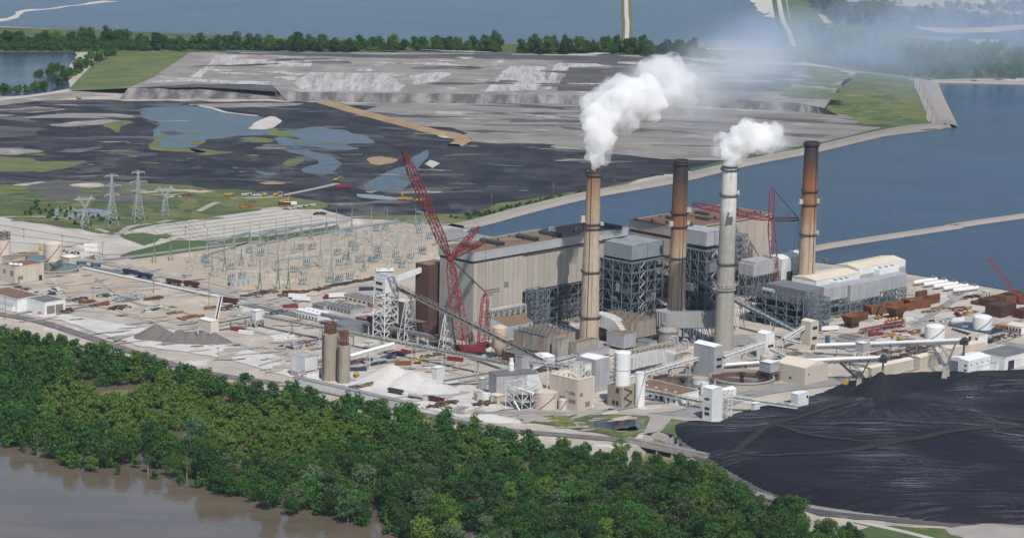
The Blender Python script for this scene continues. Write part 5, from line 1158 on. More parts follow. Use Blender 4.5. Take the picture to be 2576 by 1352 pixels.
def stacker(label, a, b, vb, pz, mt, head, tb, bents):
    t = conveyor(label, a, b, 4.4, 3.2, 'tube', mt, 'white_paint', bents=bents, n=40, bmat=mt, name='stacker', legw=.5)
    a = Vector(a); b = Vector(b); d = (b-a).normalized(); q = a.lerp(b, tb); s = d.cross(UP).normalized()
    base = Vector((vb.x, vb.y, pz)); L = (b-a).length; m_ = MB()
    for k in (-1, 1):
        for tt in (tb-.13, tb+.13):
            p = a.lerp(b, tt)-UP*1.6; m_.bar(p+s*k*1.6, base+s*k*2.4, .8); 
            for j in (.3, .6): m_.bar(a.lerp(b, tb-.13*(1-j))-UP*(1.6+(p.z-1.6-pz)*j*0)+s*k*1.6, base.lerp(p, 1-j)+s*k*2, .35)
    m_.build('v_frame', mt, t)
    for k in (-1, 1):
        m_ = MB(); c = base+s*k*4; m_.hexa([c+Vector((x, y, -pz-1)) for x, y in ((-2.6, -2), (2.6, -2), (2.6, 2), (-2.6, 2))], [c+Vector((x, y, 0)) for x, y in ((-1.3, -1.3), (1.3, -1.3), (1.3, 1.3), (-1.3, 1.3))]); m_.build('pier', 'concrete', t)
    m_ = MB(); m_.bar(base-s*5, base+s*5, 2.4, 1.4); m_.build('pier_beam', 'concrete', t)
    m_ = MB(); c = b+d*2; m_.cyl(c-s*2.6+UP*1.4, c+s*2.6+UP*1.4, 2.6, None, 14); m_.box(c-UP*2.5, 6, 6, 3, math.atan2(d.y, d.x)); rail_loop(m_, Vector((c.x-4, c.y-4, 0)), Vector((1, 0, 0)), 8, Vector((0, 1, 0)), 8, c.z+.5, 1.4, .2, 2); m_.build('head_pulley', 'steel_dark', t)
    m_ = MB(); m_.cyl(c-UP*2.5, c-UP*9, .75, .75, 10); m_.build('chute', 'steel_dark', t); m_ = MB(); m_.cyl(c-UP*9, c-UP*13, .95, .95, 10); m_.build('chute_tip', head, t)
stacker('near coal stacker with black V frame and yellow chute tip over the cone', P(1943, 914, 10), P(2216, 903, 21), P(2160, 978), 8, 'steel_dark', 'yellow_paint', .76, ((.25, 3, 0), (.48, 4, 0)))
stacker('far coal stacker with pale V frame and banded chute beside the white tanks', P(2190, 868, 12), P(2420, 859, 24), P(2378, 950), 9, 'steel', 'maroon_paint', .80, ((.22, 4, 0), (.52, 5, 0)))
conveyor('white tube conveyor feeding the far stacker', P(2055, 872, 7), P(2155, 869, 10), 4.2, 3.2, 'tube', 'steel', 'white_paint', bents=((.5, 2, 0),), n=16)

# ================================================================ transfer towers and plant buildings
def tower(label, A, B, C, z1, z0=0, wall='metal_grey', roof='roof_white', style='gable1', rise=1.6, wins=(), l1=None, l2=None, name='transfer_tower', legs=None, snap=True, lm='steel_white', pan=None):
    t, fr = bld(name, label, 'tower', A, B, C, z1, z0, wall, roof, style, rise, .25, l1=l1, l2=l2, snap=snap, pan=pan); b, e1, l1, e2, l2 = fr
    for side, u0, u1, w0, w1 in wins:
        if side == 1: opening(t, 'window', b, e1, -e2, l1*u0, l1*u1, w0, w1, 'glass_dark')
        else: opening(t, 'window', b, e2, -e1, l2*u0, l2*u1, w0, w1, 'glass_dark')
    if legs: m_ = MB(); lattice(m_, b, e1, l1, 1, e2, l2, 1, 0, z0, legs, .75, brace='k'); m_.build('trestle', lm, t)
    return t, fr
zt = hgt(P(968, 853), 699.6)
t, fr = tower('white gabled house on a tall white trestle tower left of the boiler house', (K5, 775, 165), (K5, 890, 200), (K5, 1052, 172), zt, zt-12.5, 'metal_white', wins=((1, .25, .8, zt-6, zt-4), (1, .2, .8, zt-11.5, zt-9.5)), legs=6)
tower('big grey gabled transfer tower between the two bright covered conveyors', (K2, 820, 600), (K2, 1085, 652), (K2, 1202, 630), 27, 0, 'metal_grey', wins=((2, .3, .85, 9, 11), (2, .3, .85, 15, 17)), rise=2)
tower('white gabled transfer tower right of the pale chimney foot', (K2, 1615, 470), (K2, 1725, 492), (K2, 1848, 470), 22, 0, 'metal_white', wins=((2, .3, .85, 10, 12),), rise=1.8)
tower('beige gabled transfer tower in front of the grey steel trestle', (K3, 390, 880), (K3, 532, 900), (K3, 642, 880), 21, 0, 'beige_dull', 'roof_tan', wins=((2, .25, .8, 14, 16.5), (2, .25, .8, 5, 7.5)), rise=1.5)
tower('tall white coal tower beside the black coal yard', (I_, 172, 212), (I_, 233, 230), (I_, 312, 212), 26, 0, 'metal_white', wins=((1, .3, .8, 17, 18.2), (1, .25, .75, 9, 11), (1, .25, .75, 5, 7)), rise=1)
opn = [o for o in col.objects if o.get('label', '').startswith('tall white coal tower')][0]
t = thing('stair_tower', 'white open stair tower right of the tall white coal tower', 'stair tower', I_(350, 455).to_tuple()); q = I_(345, 455)
m_ = MB(); lattice(m_, q, EU, 5, 1, EV, 5, 1, 0, 22, 7, .42, brace='z'); m_.build('frame', 'steel_white', t)
tower('small white house at the end of the white truss conveyor in the coal yard', (I_, 850, 250), (I_, 876, 268), (I_, 974, 252), 13, 0, 'metal_white', wins=((2, .78, .92, 8.5, 10.5),), rise=.6)
tower('white box leg under the white truss conveyor in the coal yard', (I_, 525, 335), (I_, 550, 342), (I_, 590, 332), 9, 1, 'metal_white', style='flat', legs=1)
tower('grey hopper house at the foot of the near stacker', (K2, 1645, 830), (K2, 1780, 860), (K2, 1870, 830), 16, 8, 'metal_grey', legs=2, lm='steel_dark', style='flat')
tower('grey surge hopper house on legs at the foot of the far stacker', (K3, 1098, 1150), (K3, 1185, 1172), (K3, 1250, 1152), 16, 8, 'metal_grey', legs=1, style='flat')
tower('grey gabled building behind the beige one', (K1, 1320, 605), (K1, 1520, 650), (K1, 1690, 612), 27, 0, 'metal_grey', wins=(), rise=1.6, pan=(5, 4))
tower('tiny pale house on the truss conveyor in the laydown yard', (D_, 1890, 985), (D_, 1925, 995), (D_, 1982, 985), 15, 7, 'metal_white', legs=1, style='flat', lm='steel_pale')
tower('cream pile house with dark open front above the grey stone piles', (D_, 1480, 1050), (D_, 1585, 1072), (D_, 1612, 1060), 16, 7, 'roof_tan', 'roof_white', legs=1, style='flat', lm='steel_white', l2=9)
tower('small white pump house right of the white lime pile', (H_, 677, 65), (H_, 712, 75), (H_, 766, 62), 13, 2, 'metal_white', style='flat', legs=1)
tower('small grey house under the low truss conveyor', (H_, 1020, 148), (H_, 1050, 155), (H_, 1078, 145), 9, 0, 'metal_grey', style='flat')
# grey crusher house with its leaning side
b, e1, l1, e2, l2 = rect((K1, 285, 850), (K1, 665, 800), (K1, 835, 780), 19, False); q0 = K1(285, 870, 17); q1 = K1(665, 812, 19); t = thing('crusher_house', 'grey metal crusher house with leaning right side behind the white frame', 'building', (q1.x, q1.y, 0))
d = (q1-q0); d.z = 0; Ld = d.length; d.normalize(); nn_ = Vector((-d.y, d.x, 0)); g = Vector((q0.x, q0.y, 0)); w2 = 16
pt = lambda u, v, z: (g+d*u+nn_*v).to_tuple()[:2]+(z,)
m_ = MB(); m_.hexa([pt(0, 0, 0), pt(Ld, 0, 0), pt(Ld, w2, 0), pt(0, w2, 0)], [pt(0, 0, 18), pt(Ld, 0, 18), pt(Ld, w2, 18), pt(0, w2, 18)]); m_.build('wall', 'metal_grey', t)
m_ = MB(); m_.hexa([pt(Ld+.02, 0, 0), pt(Ld+17, 0, 0), pt(Ld+17, w2, 0), pt(Ld+.02, w2, 0)], [pt(Ld+.02, 0, 18), pt(Ld+9, 0, 18), pt(Ld+9, w2, 18), pt(Ld+.02, w2, 18)]); m_.build('leaning_side', 'metal_white', t)
m_ = MB(); m_.prism(g-d*.4-nn_*.4, d, Ld+9.8, nn_, w2+.8, 18.01, 18.5); m_.build('roof', 'roof_grey', t); clad(t, g, d, Ld, -nn_, .3, 17.7, 9, 'metal_grey', .2)
# beige building
t, fr = bld('process_building', 'tall beige building with flat roof in the front row behind the tan tank', 'building', (K1, 890, 838), (K1, 1297, 908), (K1, 1552, 872), hgt(K1(1282, 1302), 956.6), wall='beige', roof='roof_tan', pan=(9, 6), gap=.12)
b, e1, l1, e2, l2 = fr; zz = hgt(K1(1282, 1302), 956.6)
for (u0, u1, z0_, z1_) in ((.08, .30, 13, 15.5), (.06, .30, 6.5, 9.5), (.42, .62, 7, 10.5), (.36, .40, 14, 16)): opening(t, 'louvre', b, e1, -e2, l1*u0, l1*u1, z0_, z1_, 'louvre')
opening(t, 'louvre', b, e2, -e1, l2*.1, l2*.3, 12, 15, 'louvre'); opening(t, 'louvre', b, e2, -e1, l2*.45, l2*.72, 3, 7, 'louvre'); opening(t, 'door', b, e2, -e1, l2*.85, l2*.93, 0.2, 3, 'white_paint')
for k in range(3): m_ = MB(); c = b+e1*(l1*(.78-.2*k))+e2*6; m_.cyl((c.x, c.y, zz), (c.x, c.y, zz+1.6), 3.0, None, 16); m_.build('roof_fan', 'roof_tan', t)
m_ = MB(); c = b+e1*2+e2*3; lattice(m_, c, e2, 14, 2, e1, 9, 1, zz, zz+11, 2, .45, brace='z'); m_.build('roof_frame', 'steel_white', t)
m_ = MB(); m_.prism(c+e2*7-e1*.3, e2, 7, e1, .3, zz+6, zz+10.5); m_.build('roof_screen', 'metal_white', t)
def louvre_row(t, fr, side, n, z0_, z1_, mt='glass_dark', wd=.5, name='window'):
    b, e1, l1, e2, l2 = fr; e, L, nr = (e1, l1, -e2) if side == 1 else (e2, l2, -e1)
    for k in range(n): opening(t, name, b, e, nr, L*(k+.5-wd/2)/n, L*(k+.5+wd/2)/n, z0_, z1_, mt)
# precipitators and casings around the first chimney
t, fr = bld('precipitator', 'rust streaked grey precipitator casing behind the peach silo', 'precipitator', (K1, 405, 300), (K1, 925, 378), (K1, 1215, 300), 20, 6.5, wall='rusty_wall', roof='roof_brown', pan=(14, 8), gap=.15)
b, e1, l1, e2, l2 = fr; m_ = MB(); lattice(m_, b+e1*1+e2*1, e1, l1-2, 6, e2, l2-2, 3, 0, 6.5, 1, .6, brace='k'); m_.build('trestle', 'steel_dark', t)
for k in range(24):
    c = b+e1*(3+(l1-6)*(k % 8)/7)+e2*(4+(l2-8)*(k//8)/2); m_ = MB(); m_.cyl((c.x, c.y, 20.3), (c.x, c.y, 22.6), .8, .6, 8); m_.box((c.x, c.y, 22.6), 2.2, 1.2, .8, AX); m_.build('transformer', 'steel', t)
m_ = MB(); m_.prism(b+e1*2-e2*.6, e1, l1*.8, e2, 2.2, 20.6, 21.2); rail_loop(m_, b+e1*2-e2*.6, e1, l1*.8, e2, 2.2, 21.2); m_.build('walkway', 'steel', t)
t, fr = bld('casing', 'plain grey box casing at the near end of the rusty precipitator', 'casing', (K1, 960, 405), (K1, 1045, 418), (K1, 1168, 388), 19, 2, wall='rusty_wall', roof='roof_brown', pan=(2, 4), gap=.15)
t, fr = bld('casing', 'long low grey casing at the foot of the tan chimney', 'casing', (K1, 1195, 430), (K1, 1280, 450), (K1, 1560, 395), 13, 2, wall='concrete', roof='roof_brown', pan=(2, 6), gap=.15)
t, fr = bld('casing', 'low grey casing in front of the tan chimney foot', 'casing', (K1, 1290, 560), (K1, 1320, 570), (K1, 1690, 495), 7, 1, wall='metal_grey', roof='roof_grey', pan=(1, 8), gap=.15)
t, fr = bld('precipitator', 'brown roofed precipitator behind the tan chimney', 'precipitator', (K1, 1590, 80), (K1, 1960, 205), (K1, 2068, 180), 20, 6, wall='rusty_wall', roof='roof_brown', pan=(8, 4), gap=.15, l2=34)
b, e1, l1, e2, l2 = fr
for k in range(18):
    c = b+e1*(3+(l1-6)*(k % 6)/5)+e2*(4+(l2-8)*(k//6)/2); m_ = MB(); m_.cyl((c.x, c.y, 20.3), (c.x, c.y, 22.6), .8, .6, 8); m_.box((c.x, c.y, 22.6), 2.2, 1.2, .8, AX); m_.build('transformer', 'steel', t)
t, fr = bld('casing', 'pale grey casing right of the striped elbow duct', 'casing', (K1, 1835, 320), (K1, 1870, 345), (K1, 2010, 312), 14, 2, wall='metal_grey', roof='roof_brown', l1=20, pan=(4, 4), gap=.15)
t, fr = bld('casing', 'grey duct casing left of the corrugated duct', 'casing', (K2, 110, 345), (K2, 190, 362), (K2, 425, 295), 18, 8, wall='metal_grey', roof='roof_grey', pan=(2, 6), gap=.15)
b, e1, l1, e2, l2 = fr; m_ = MB(); lattice(m_, b, e1, l1, 1, e2, l2, 3, 0, 8, 1, .5, brace='k'); m_.build('trestle', 'steel', t)
t, fr = bld('casing', 'small grey hopper casing below the corrugated duct', 'casing', (K2, 200, 550), (K2, 270, 600), (K2, 330, 570), 7, 0, wall='metal_grey', roof='roof_grey')
t, fr = bld('fan_house', 'pale metal roofed fan house beside the long truss conveyor end', 'building', (K1, 735, 572), (K1, 860, 632), (K1, 1010, 600), 8, 0, wall='metal_white', roof='roof_white', style='gable2', rise=1.5)
t, fr = bld('switch_house', 'small maroon metal building under the long truss conveyor', 'building', (K1, 430, 530), (K1, 540, 590), (K1, 590, 570), 11, 0, wall='brick_brown', roof='roof_grey', l2=16)
t, fr = bld('switch_house', 'small grey metal building right of the maroon one', 'building', (K1, 540, 590), (K1, 600, 615), (K1, 690, 600), 11, 0, wall='metal_grey', roof='roof_grey', l2=16)
# sloped brown duct roof coming out of the boiler house bay
t = thing('inlet_duct', 'brown roofed sloping duct between boiler house and rusty precipitator', 'duct', K1(420, 330).to_tuple())
qs = [K1(215, 130, 27), K1(420, 238, 20), K1(740, 178, 20), K1(610, 82, 27)]; m_ = MB(); m_.hexa([(p.x, p.y, 9) for p in qs], [tuple(p) for p in qs]); m_.build('casing', 'metal_grey', t)
m_ = MB(); m_.add([(p.x, p.y, p.z+.35) for p in qs]+[(p.x, p.y, p.z+.01) for p in qs], [(0, 1, 2, 3), (4, 5, 1, 0), (5, 6, 2, 1), (6, 7, 3, 2), (7, 4, 0, 3)]); m_.build('roof', 'roof_brown', t)
# white steel rack with pipes at boiler house
t = thing('pipe_rack', 'pale steel pipe rack leaning on the boiler house bay', 'pipe rack', E_(1200, 1010).to_tuple()); q = BH[0]+BH[3]*16-BH[1]*9
m_ = MB(); lattice(m_, q, BH[3], 42, 6, BH[1], 8, 1, 12, 27, 2, .5, brace='k'); lattice(m_, q, BH[3], 42, 3, BH[1], 8, 1, 0, 12, 1, .5, brace='z'); m_.build('frame', 'steel_pale', t)
for k in range(3): m_ = MB(); m_.cyl(Vector((q.x, q.y, 27.6))+BH[1]*(1.5+2*k), Vector((q.x, q.y, 27.6))+BH[3]*42+BH[1]*(1.5+2*k), .55, None, 10); m_.build('pipe', 'metal_grey', t)
# ribbed ducts: swept boxes
def swept(label, path, w_, h, mt, ribs=2.4, name='ribbed_duct', legs=None, ribm=None):
    path = [Vector(p) for p in path]; L = [0]
    for a, c in zip(path, path[1:]): L.append(L[-1]+(c-a).length)
    t = thing(name, label, 'duct', (path[0].x, path[0].y, 0))
    def at(s):
        j = max(k for k in range(len(L)-1) if L[k] <= s+1e-6); return path[j].lerp(path[j+1], (s-L[j])/(L[j+1]-L[j])), (path[j+1]-path[j]).normalized()
    def frame(s):
        s = min(max(s, 0), L[-1]-1e-3); p, _ = at(s); d = (at(min(s+2, L[-1]-1e-3))[0]-at(max(s-2, 0))[0]).normalized(); x = d.cross(UP); x = x.normalized() if x.length > .05 else Vector((1, 0, 0)); return p, x, x.cross(d).normalized(), d
    m_ = MB(); N_ = max(8, int(L[-1]/2)); vs_ = []; fs = []
    for i in range(N_+1):
        p, x, y, d = frame(L[-1]*i/N_); vs_ += [p-x*w_/2-y*h/2, p+x*w_/2-y*h/2, p+x*w_/2+y*h/2, p-x*w_/2+y*h/2]
    for i in range(N_):
        for j in range(4): fs.append((4*i+j, 4*i+(j+1) % 4, 4*i+4+(j+1) % 4, 4*i+4+j))
    fs += [(3, 2, 1, 0), tuple(4*N_+k for k in range(4))]; m_.add(vs_, fs); m_.build('casing', mt, t)
    n = int(L[-1]/ribs)
    for i in range(n+1):
        p, x, y, d = frame(L[-1]*i/n); m_ = MB(); o_ = .35; c = [p-x*(w_/2+o_)-y*(h/2+o_), p+x*(w_/2+o_)-y*(h/2+o_), p+x*(w_/2+o_)+y*(h/2+o_), p-x*(w_/2+o_)+y*(h/2+o_)]
        for k in range(4): m_.bar(c[k], c[(k+1) % 4], .55, .5)
        m_.build('rib', ribm or mt, t)
    return t
mat('duct_pale', (.47, .45, .42), (.40, .385, .36), .1, 4, drip=((.34, .32, .29), .3, .58)); mat('duct_grey', (.30, .30, .305), (.25, .25, .255), .1, 4, drip=((.21, .205, .20), .4, .56))  # pale and mid grey duct sheet, both with run marks
q = K1(1530, 400, 0); qb = Vector((q.x, q.y, 0)); dn = Vector((.74, -.67, 0))
swept('striped elbow duct curving down from the tan chimney', [qb+dn*a+UP*z_ for a, z_ in ((0, 19), (10, 19), (18, 18), (24, 15), (29, 10), (32, 4))], 11, 10, 'duct_pale', 1.9, ribm='metal_white')
# corrugated duct of the middle units
q = K2(460, 600, 0); q2 = K2(1210, 600, 0); pa, pb = Vector((q.x, q.y, 21)), Vector((q2.x, q2.y, 21.5)); dd = (pb-pa).normalized(); sd = Vector((-dd.y, dd.x, 0))
swept('big corrugated grey duct with curved end below the soot topped chimney', [pa+sd*10-dd*2, pa+sd*4-dd*1, pa+dd*3-sd*.5, pa+dd*9-sd*1, pa.lerp(pb, .5)-sd*1, pb], 9, 13, 'duct_grey', 2.2, ribm='metal_grey')
t = thing('duct_trestle', 'grey trestle under the big corrugated duct', 'trestle', K2(700, 620).to_tuple()); m_ = MB(); lattice(m_, Vector((pa.x, pa.y, 0))+dd*16-sd*4.5, dd, (pb-pa).length-19, 4, sd, 8, 1, 0, 14, 1, .6, brace='k'); m_.build('frame', 'steel', t)
q = K2(505, 610); t = thing('absorber', 'rusty ribbed round absorber vessel under the curved duct end', 'vessel', tuple(q))
m_ = MB(); m_.lathe(q, [(8.4, 0), (8.4, 11), (9.2, 11.2), (9.2, 12.4), (5.5, 15.5), (5.3, 18)], 28); m_.build('shell', 'rusty_wall', t, True)
for k in range(24): m_ = MB(); a = 6.283*k/24; m_.box((q.x+8.5*math.cos(a), q.y+8.5*math.sin(a), 0), .5, .35, 11, a); m_.build('rib', 'rusty_wall', t)
for k, (x, y0, y1, dx) in enumerate(((625, 520, 710, -70), (585, 545, 710, -60), (715, 590, 690, -20), (755, 555, 670, -50), (835, 510, 610, 0), (880, 480, 570, 15), (668, 630, 690, -25))):
    q = K2(x, y1); h = hgt(q, 740.6+y0*.2024); t = thing('steam_pipe', 'grey bent pipe rising beside the absorber, number %s from the left' % ['six', 'two', 'seven', 'eight', 'nine', 'ten', 'four'][k], 'pipe', tuple(q)); t['label'] = ['tall grey bent pipe closest to the absorber on its right', 'tall grey bent pipe touching the absorber', 'short grey bent pipe under the duct trestle', 'grey bent pipe in the middle of the duct trestle', 'thin upright grey pipe under the duct', 'tallest upright grey pipe under the duct right end', 'shortest grey bent pipe right of the absorber'][k]
    m_ = MB(); r_ = .75; pts_ = [q, q+UP*(h-2), q+UP*(h-.6)+Vector((-.7, 0, 0)), q+UP*h+Vector((-2, 0, 0)), q+UP*h+Vector((dx*.2024/2.85-1, 0, 0))]
    for a, c in zip(pts_, pts_[1:]): m_.cyl(a, c, r_, r_, 10)
    m_.build('pipe', 'metal_grey', t, True)
# elevated pipe bridge in the front row with ribbed duct K2(60..600, 720..900)
swept('pale corrugated duct left of the bright covered conveyor', [K2(20, 850, 12), K2(80, 830, 12), K2(410, 760, 12), K2(480, 755, 12), K2(600, 800, 10)], 8, 9, 'duct_pale', 1.8, ribm='metal_white')
t = thing('duct_trestle', 'pale trestle under the corrugated duct of the front row', 'trestle', K2(300, 980).to_tuple()); a = K2(80, 950); c = K2(420, 880); m_ = MB(); d = (c-a).normalized(); lattice(m_, a, d, (c-a).length, 4, Vector((-d.y, d.x, 0)), 7, 1, 0, 7, 1, .45, brace='k'); m_.build('frame', 'steel_white', t)
t, fr = bld('pump_building', 'cream pump building between the ribbed duct and the grey gabled tower', 'building', (K2, 610, 740), (K2, 690, 760), (K2, 800, 730), 8, wall='roof_tan', roof='roof_brown')
t, fr = bld('pump_building', 'flat brown roofed building with pipes behind the pale corrugated duct', 'building', (K2, 20, 740), (K2, 60, 760), (K2, 600, 640), 9, wall='beige_dull', roof='roof_brown', l1=14)
b, e1, l1, e2, l2 = fr; m_ = MB(); lattice(m_, b+e1*2, e2, l2, 10, e1, 4, 1, 9.4, 13, 1, .3, brace='z'); m_.build('roof_frame', 'steel_pale', t)
# ================================================================ silos and tanks
def tank(label, q, r, h, mt, roof='cone', rise=2, seg=36, roofm=None, name='storage_tank', cat='tank', group=None, bands=0, z0=0, stair=True):
    t = thing(name, label, cat, (q.x, q.y, z0), group); c = (q.x, q.y, z0)
    m_ = MB(); m_.lathe(c, [(r, 0), (r, h)], seg); m_.build('shell', mt, t, True)
    m_ = MB()
    if roof == 'cone': m_.lathe(c, [(r+.15, h+.02), (r*.5, h+rise*.6), (.05, h+rise)], seg, False)
    elif roof == 'dome': m_.lathe(c, [(r+.15, h+.02)]+[(r*math.cos(a), h+rise*math.sin(a)) for a in (.25, .5, .8, 1.1, 1.4, 1.56)], seg, False)
    else: m_.lathe(c, [(r+.1, h+.02), (r+.1, h+.4), (.05, h+.5)], seg, False)
    m_.build('roof', roofm or mt, t, True)
    for k in range(bands): m_ = MB(); m_.ring(c, r+.003, r+.15, h*(k+1)/(bands+1), h*(k+1)/(bands+1)+.25, seg); m_.build('hoop', mt, t)
    if stair:
        m_ = MB()
        for k in range(14):
            a0 = -2.2+.11*k; m_.bar((c[0]+(r+.4)*math.cos(a0), c[1]+(r+.4)*math.sin(a0), z0+h*k/14), (c[0]+(r+.4)*math.cos(a0+.11), c[1]+(r+.4)*math.sin(a0+.11), z0+h*(k+1)/14), .7, .25)
        m_.build('stair', 'steel', t)
    m_ = MB()
    for k in range(seg): a0, a1 = 6.283*k/seg, 6.283*(k+1)/seg; m_.bar((c[0]+r*math.cos(a0), c[1]+r*math.sin(a0), z0+h+1), (c[0]+r*math.cos(a1), c[1]+r*math.sin(a1), z0+h+1), .12)
    m_.build('handrail', 'steel', t)
    return t
tank('white domed storage tank left of the blue pond', P(2351, 850), 9.0, 10.5, 'white_paint', 'dome', 2.6)
tank('white domed storage tank standing in the blue pond', P(2470, 827), 8.8, 10.8, 'white_paint', 'dome', 2.6)
tank('tan storage tank in front of the beige building', P(1372.5, 1024), 9.8, 12.5, 'pink_tank', 'flat', bands=3)
tank('small tan tank beside the large tan one', P(1415, 1029), 3.5, 8, 'pink_tank', 'dome', 1, 20)
tank('pinkish tank behind the round left basin', P(134, 655), 9.2, 16.5, 'pink_tank', 'dome', 3, bands=2)
t = tank('pinkish tank with dark steelwork on top at the left edge', P(11, 641), 6.2, 15, 'pink_tank', 'flat', bands=1); q = P(11, 641)
m_ = MB(); lattice(m_, q-EU*4-EV*4, EU, 8, 2, EV, 8, 2, 15.5, 23, 2, .35, brace='x'); m_.build('roof_frame', 'steel_dark', t)
tank('low wide grey tank behind the twin concrete silos', K5(440, 880), 12.5, 9.5, 'metal_dark', 'flat', stair=False)
tank('white tank between the front conveyors beside the red basin', K2(1045, 985), 5.3, 9.5, 'white_paint', 'cone', 1.6, 24)
tank('striped tank with brown top between the two round basins', K2(905, 1150), 7.0, 7.5, 'metal_white', 'flat', seg=28, roofm='sand_soil'); 
tank('white slim tank right of the brown roofed building', K2(960, 1250), 3.6, 10, 'white_paint', 'flat', seg=20)
tank('tan filter tank near the middle white tower', K2(1740, 850), 6.0, 6, 'beige', 'flat', seg=24)
tank('small brown tank by the white tube conveyor', K3(558, 1240), 1.6, 4, 'timber', 'flat', seg=14, stair=False)
tank('blue square dosing unit near the beige transfer tower', K3(737, 1185), 2.2, 8, 'blue_paint', 'flat', seg=4, stair=False)
tank('white slim silo in the front row right of the big white one', P(1609, 1020), 4.0, 27, 'white_paint', 'flat', seg=24, name='silo', cat='silo', bands=2)
# big white silo on its concrete base
q = P(1563, 1018); t = thing('silo', 'big white silo on a beige concrete base with stairs', 'silo', tuple(q)); m_ = MB(); m_.lathe((q.x, q.y, 17), [(6.6, 0), (6.6, 26), (6, 26.6), (.1, 27.2)], 32); m_.build('shell', 'white_paint', t, True)
m_ = MB(); b_ = q-EU*8.5-EV*7.5; m_.prism(b_, EU, 16, EV, 15, 0, 17); m_.build('base', 'concrete_rust', t)
for k in range(4): m_ = MB(); c = b_+EU*(3+(k % 2)*9); m_.bar(Vector((c.x, c.y, 4*k))-EV*.4, Vector((c.x, c.y, 4*k+4))-EV*.4+EU*(9 if k % 2 == 0 else -9), 1, .35); m_.build('stair', 'steel_dark', t)
for k, (u, z_) in enumerate(((3, 12), (3, 2), (7, 2))): opening(t, 'door', b_, EV, -EU, u, u+2.4, z_, z_+3.4, 'glass_dark')
m_ = MB(); m_.lathe((q.x, q.y, 17), [(6.75, 12), (6.75, 12.3)], 32, False); m_.build('hoop', 'steel', t)
m_ = MB()
for k in range(6): z_ = 18+k*4; m_.box((q.x-6.4, q.y-3.5, z_), 3.4, 2.4, .3); m_.bar((q.x-7.6, q.y-4.5, z_), (q.x-5, q.y-4.6, z_+4), .5, .2)
m_.build('stair', 'steel', t)
# peach silo
q = K1(318, 640); t = thing('silo', 'peach coloured silo with rust stains and cone bottom behind the long truss conveyor', 'silo', tuple(q)); z0 = 3
m_ = MB(); m_.lathe((q.x, q.y, 0), [(1.2, 3), (6.6, 11), (6.6, 27.5), (6.7, 27.6), (3, 29.4), (.05, 30)], 32); m_.build('shell', 'peach_tank', t, True)
m_ = MB()
for k in range(6): a = 6.283*k/6; m_.bar((q.x+6.2*math.cos(a), q.y+6.2*math.sin(a), 0), (q.x+6.2*math.cos(a), q.y+6.2*math.sin(a), 12), .5)
m_.build('legs', 'steel_dark', t)
# thin pipe stack
q = K1(462, 1058); t = thing('pipe_silo', 'white slim pipe silo on a grey house left of the beige building', 'silo', tuple(q)); m_ = MB(); m_.prism(q-EU*5-EV*5, EU, 10, EV, 10, 0, 9); m_.build('base_house', 'metal_grey', t)
m_ = MB(); m_.prism(q-EU*5.3-EV*5.3, EU, 10.6, EV, 10.6, 9.01, 9.5); m_.build('roof', 'roof_tan', t); m_ = MB(); m_.lathe((q.x, q.y, 9.5), [(2.3, 0), (2.3, 15), (1.6, 15.4), (1.6, 19)], 20); m_.build('shell', 'white_paint', t, True)
# white steel frame
q = K1(545, 1268); t = thing('process_rack', 'white open steel process frame left of the tan tank', 'steel frame', tuple(q)); b_ = K1(398, 1225)
d = (K1(600, 1285)-b_); d.z = 0; L1 = d.length; d.normalize(); n_ = Vector((-d.y, d.x, 0)); m_ = MB(); lattice(m_, b_, d, L1, 2, n_, 18, 2, 0, 20, 3, .5, brace='z'); m_.build('frame', 'steel_white', t)
for z_ in (6.6, 13.2): m_ = MB(); m_.prism(b_+d*.3+n_*.3, d, L1-.6, n_, 17.4, z_, z_+.3); rail_loop(m_, b_, d, L1, n_, 18, z_+.3); m_.build('floor', 'steel_pale', t)
m_ = MB(); m_.cyl(b_+d*8+n_*6+UP*13.5+UP*1.6, b_+d*26+n_*6+UP*13+UP*1.6, 1.1, None, 12); m_.build('pipe', 'white_paint', t)
m_ = MB(); m_.bar(b_+d*(L1-8)-n_*1+UP*6.6, b_+d*(L1+1)-n_*2.5, 1.4, .4); m_.build('stair', 'steel_white', t)
for k in range(5): m_ = MB(); c = b_+d*rnd.uniform(3, L1-3)+n_*rnd.uniform(3, 14); m_.cyl((c.x, c.y, 6.9), (c.x, c.y, 11), 1.6, None, 12); m_.build('vessel', rnd.choice(['steel_pale', 'rust', 'steel']), t)
# small tanks cluster at left of the frame
for k, (x, y, r_, h, mt, lb) in enumerate(((75, 1165, 3.0, 6, 'beige', 'cream tank with yellow stain left of the white process frame'), (150, 1165, 4.6, 6, 'white_paint', 'white tank left of the white process frame'), (225, 1185, 1.6, 5, 'metal_grey', 'small grey tank left of the white process frame'), (40, 1150, 2.6, 6, 'sand_soil', 'brown tank farthest left of the white process frame'))):
    tank(lb, K1(x, y), r_, h, mt, 'flat', seg=20, stair=False)
t, fr = bld('pump_building', 'low cream shed behind the small tanks left of the process frame', 'building', (K1, 200, 1080), (K1, 290, 1110), (K1, 380, 1085), 4, wall='beige', roof='roof_tan')
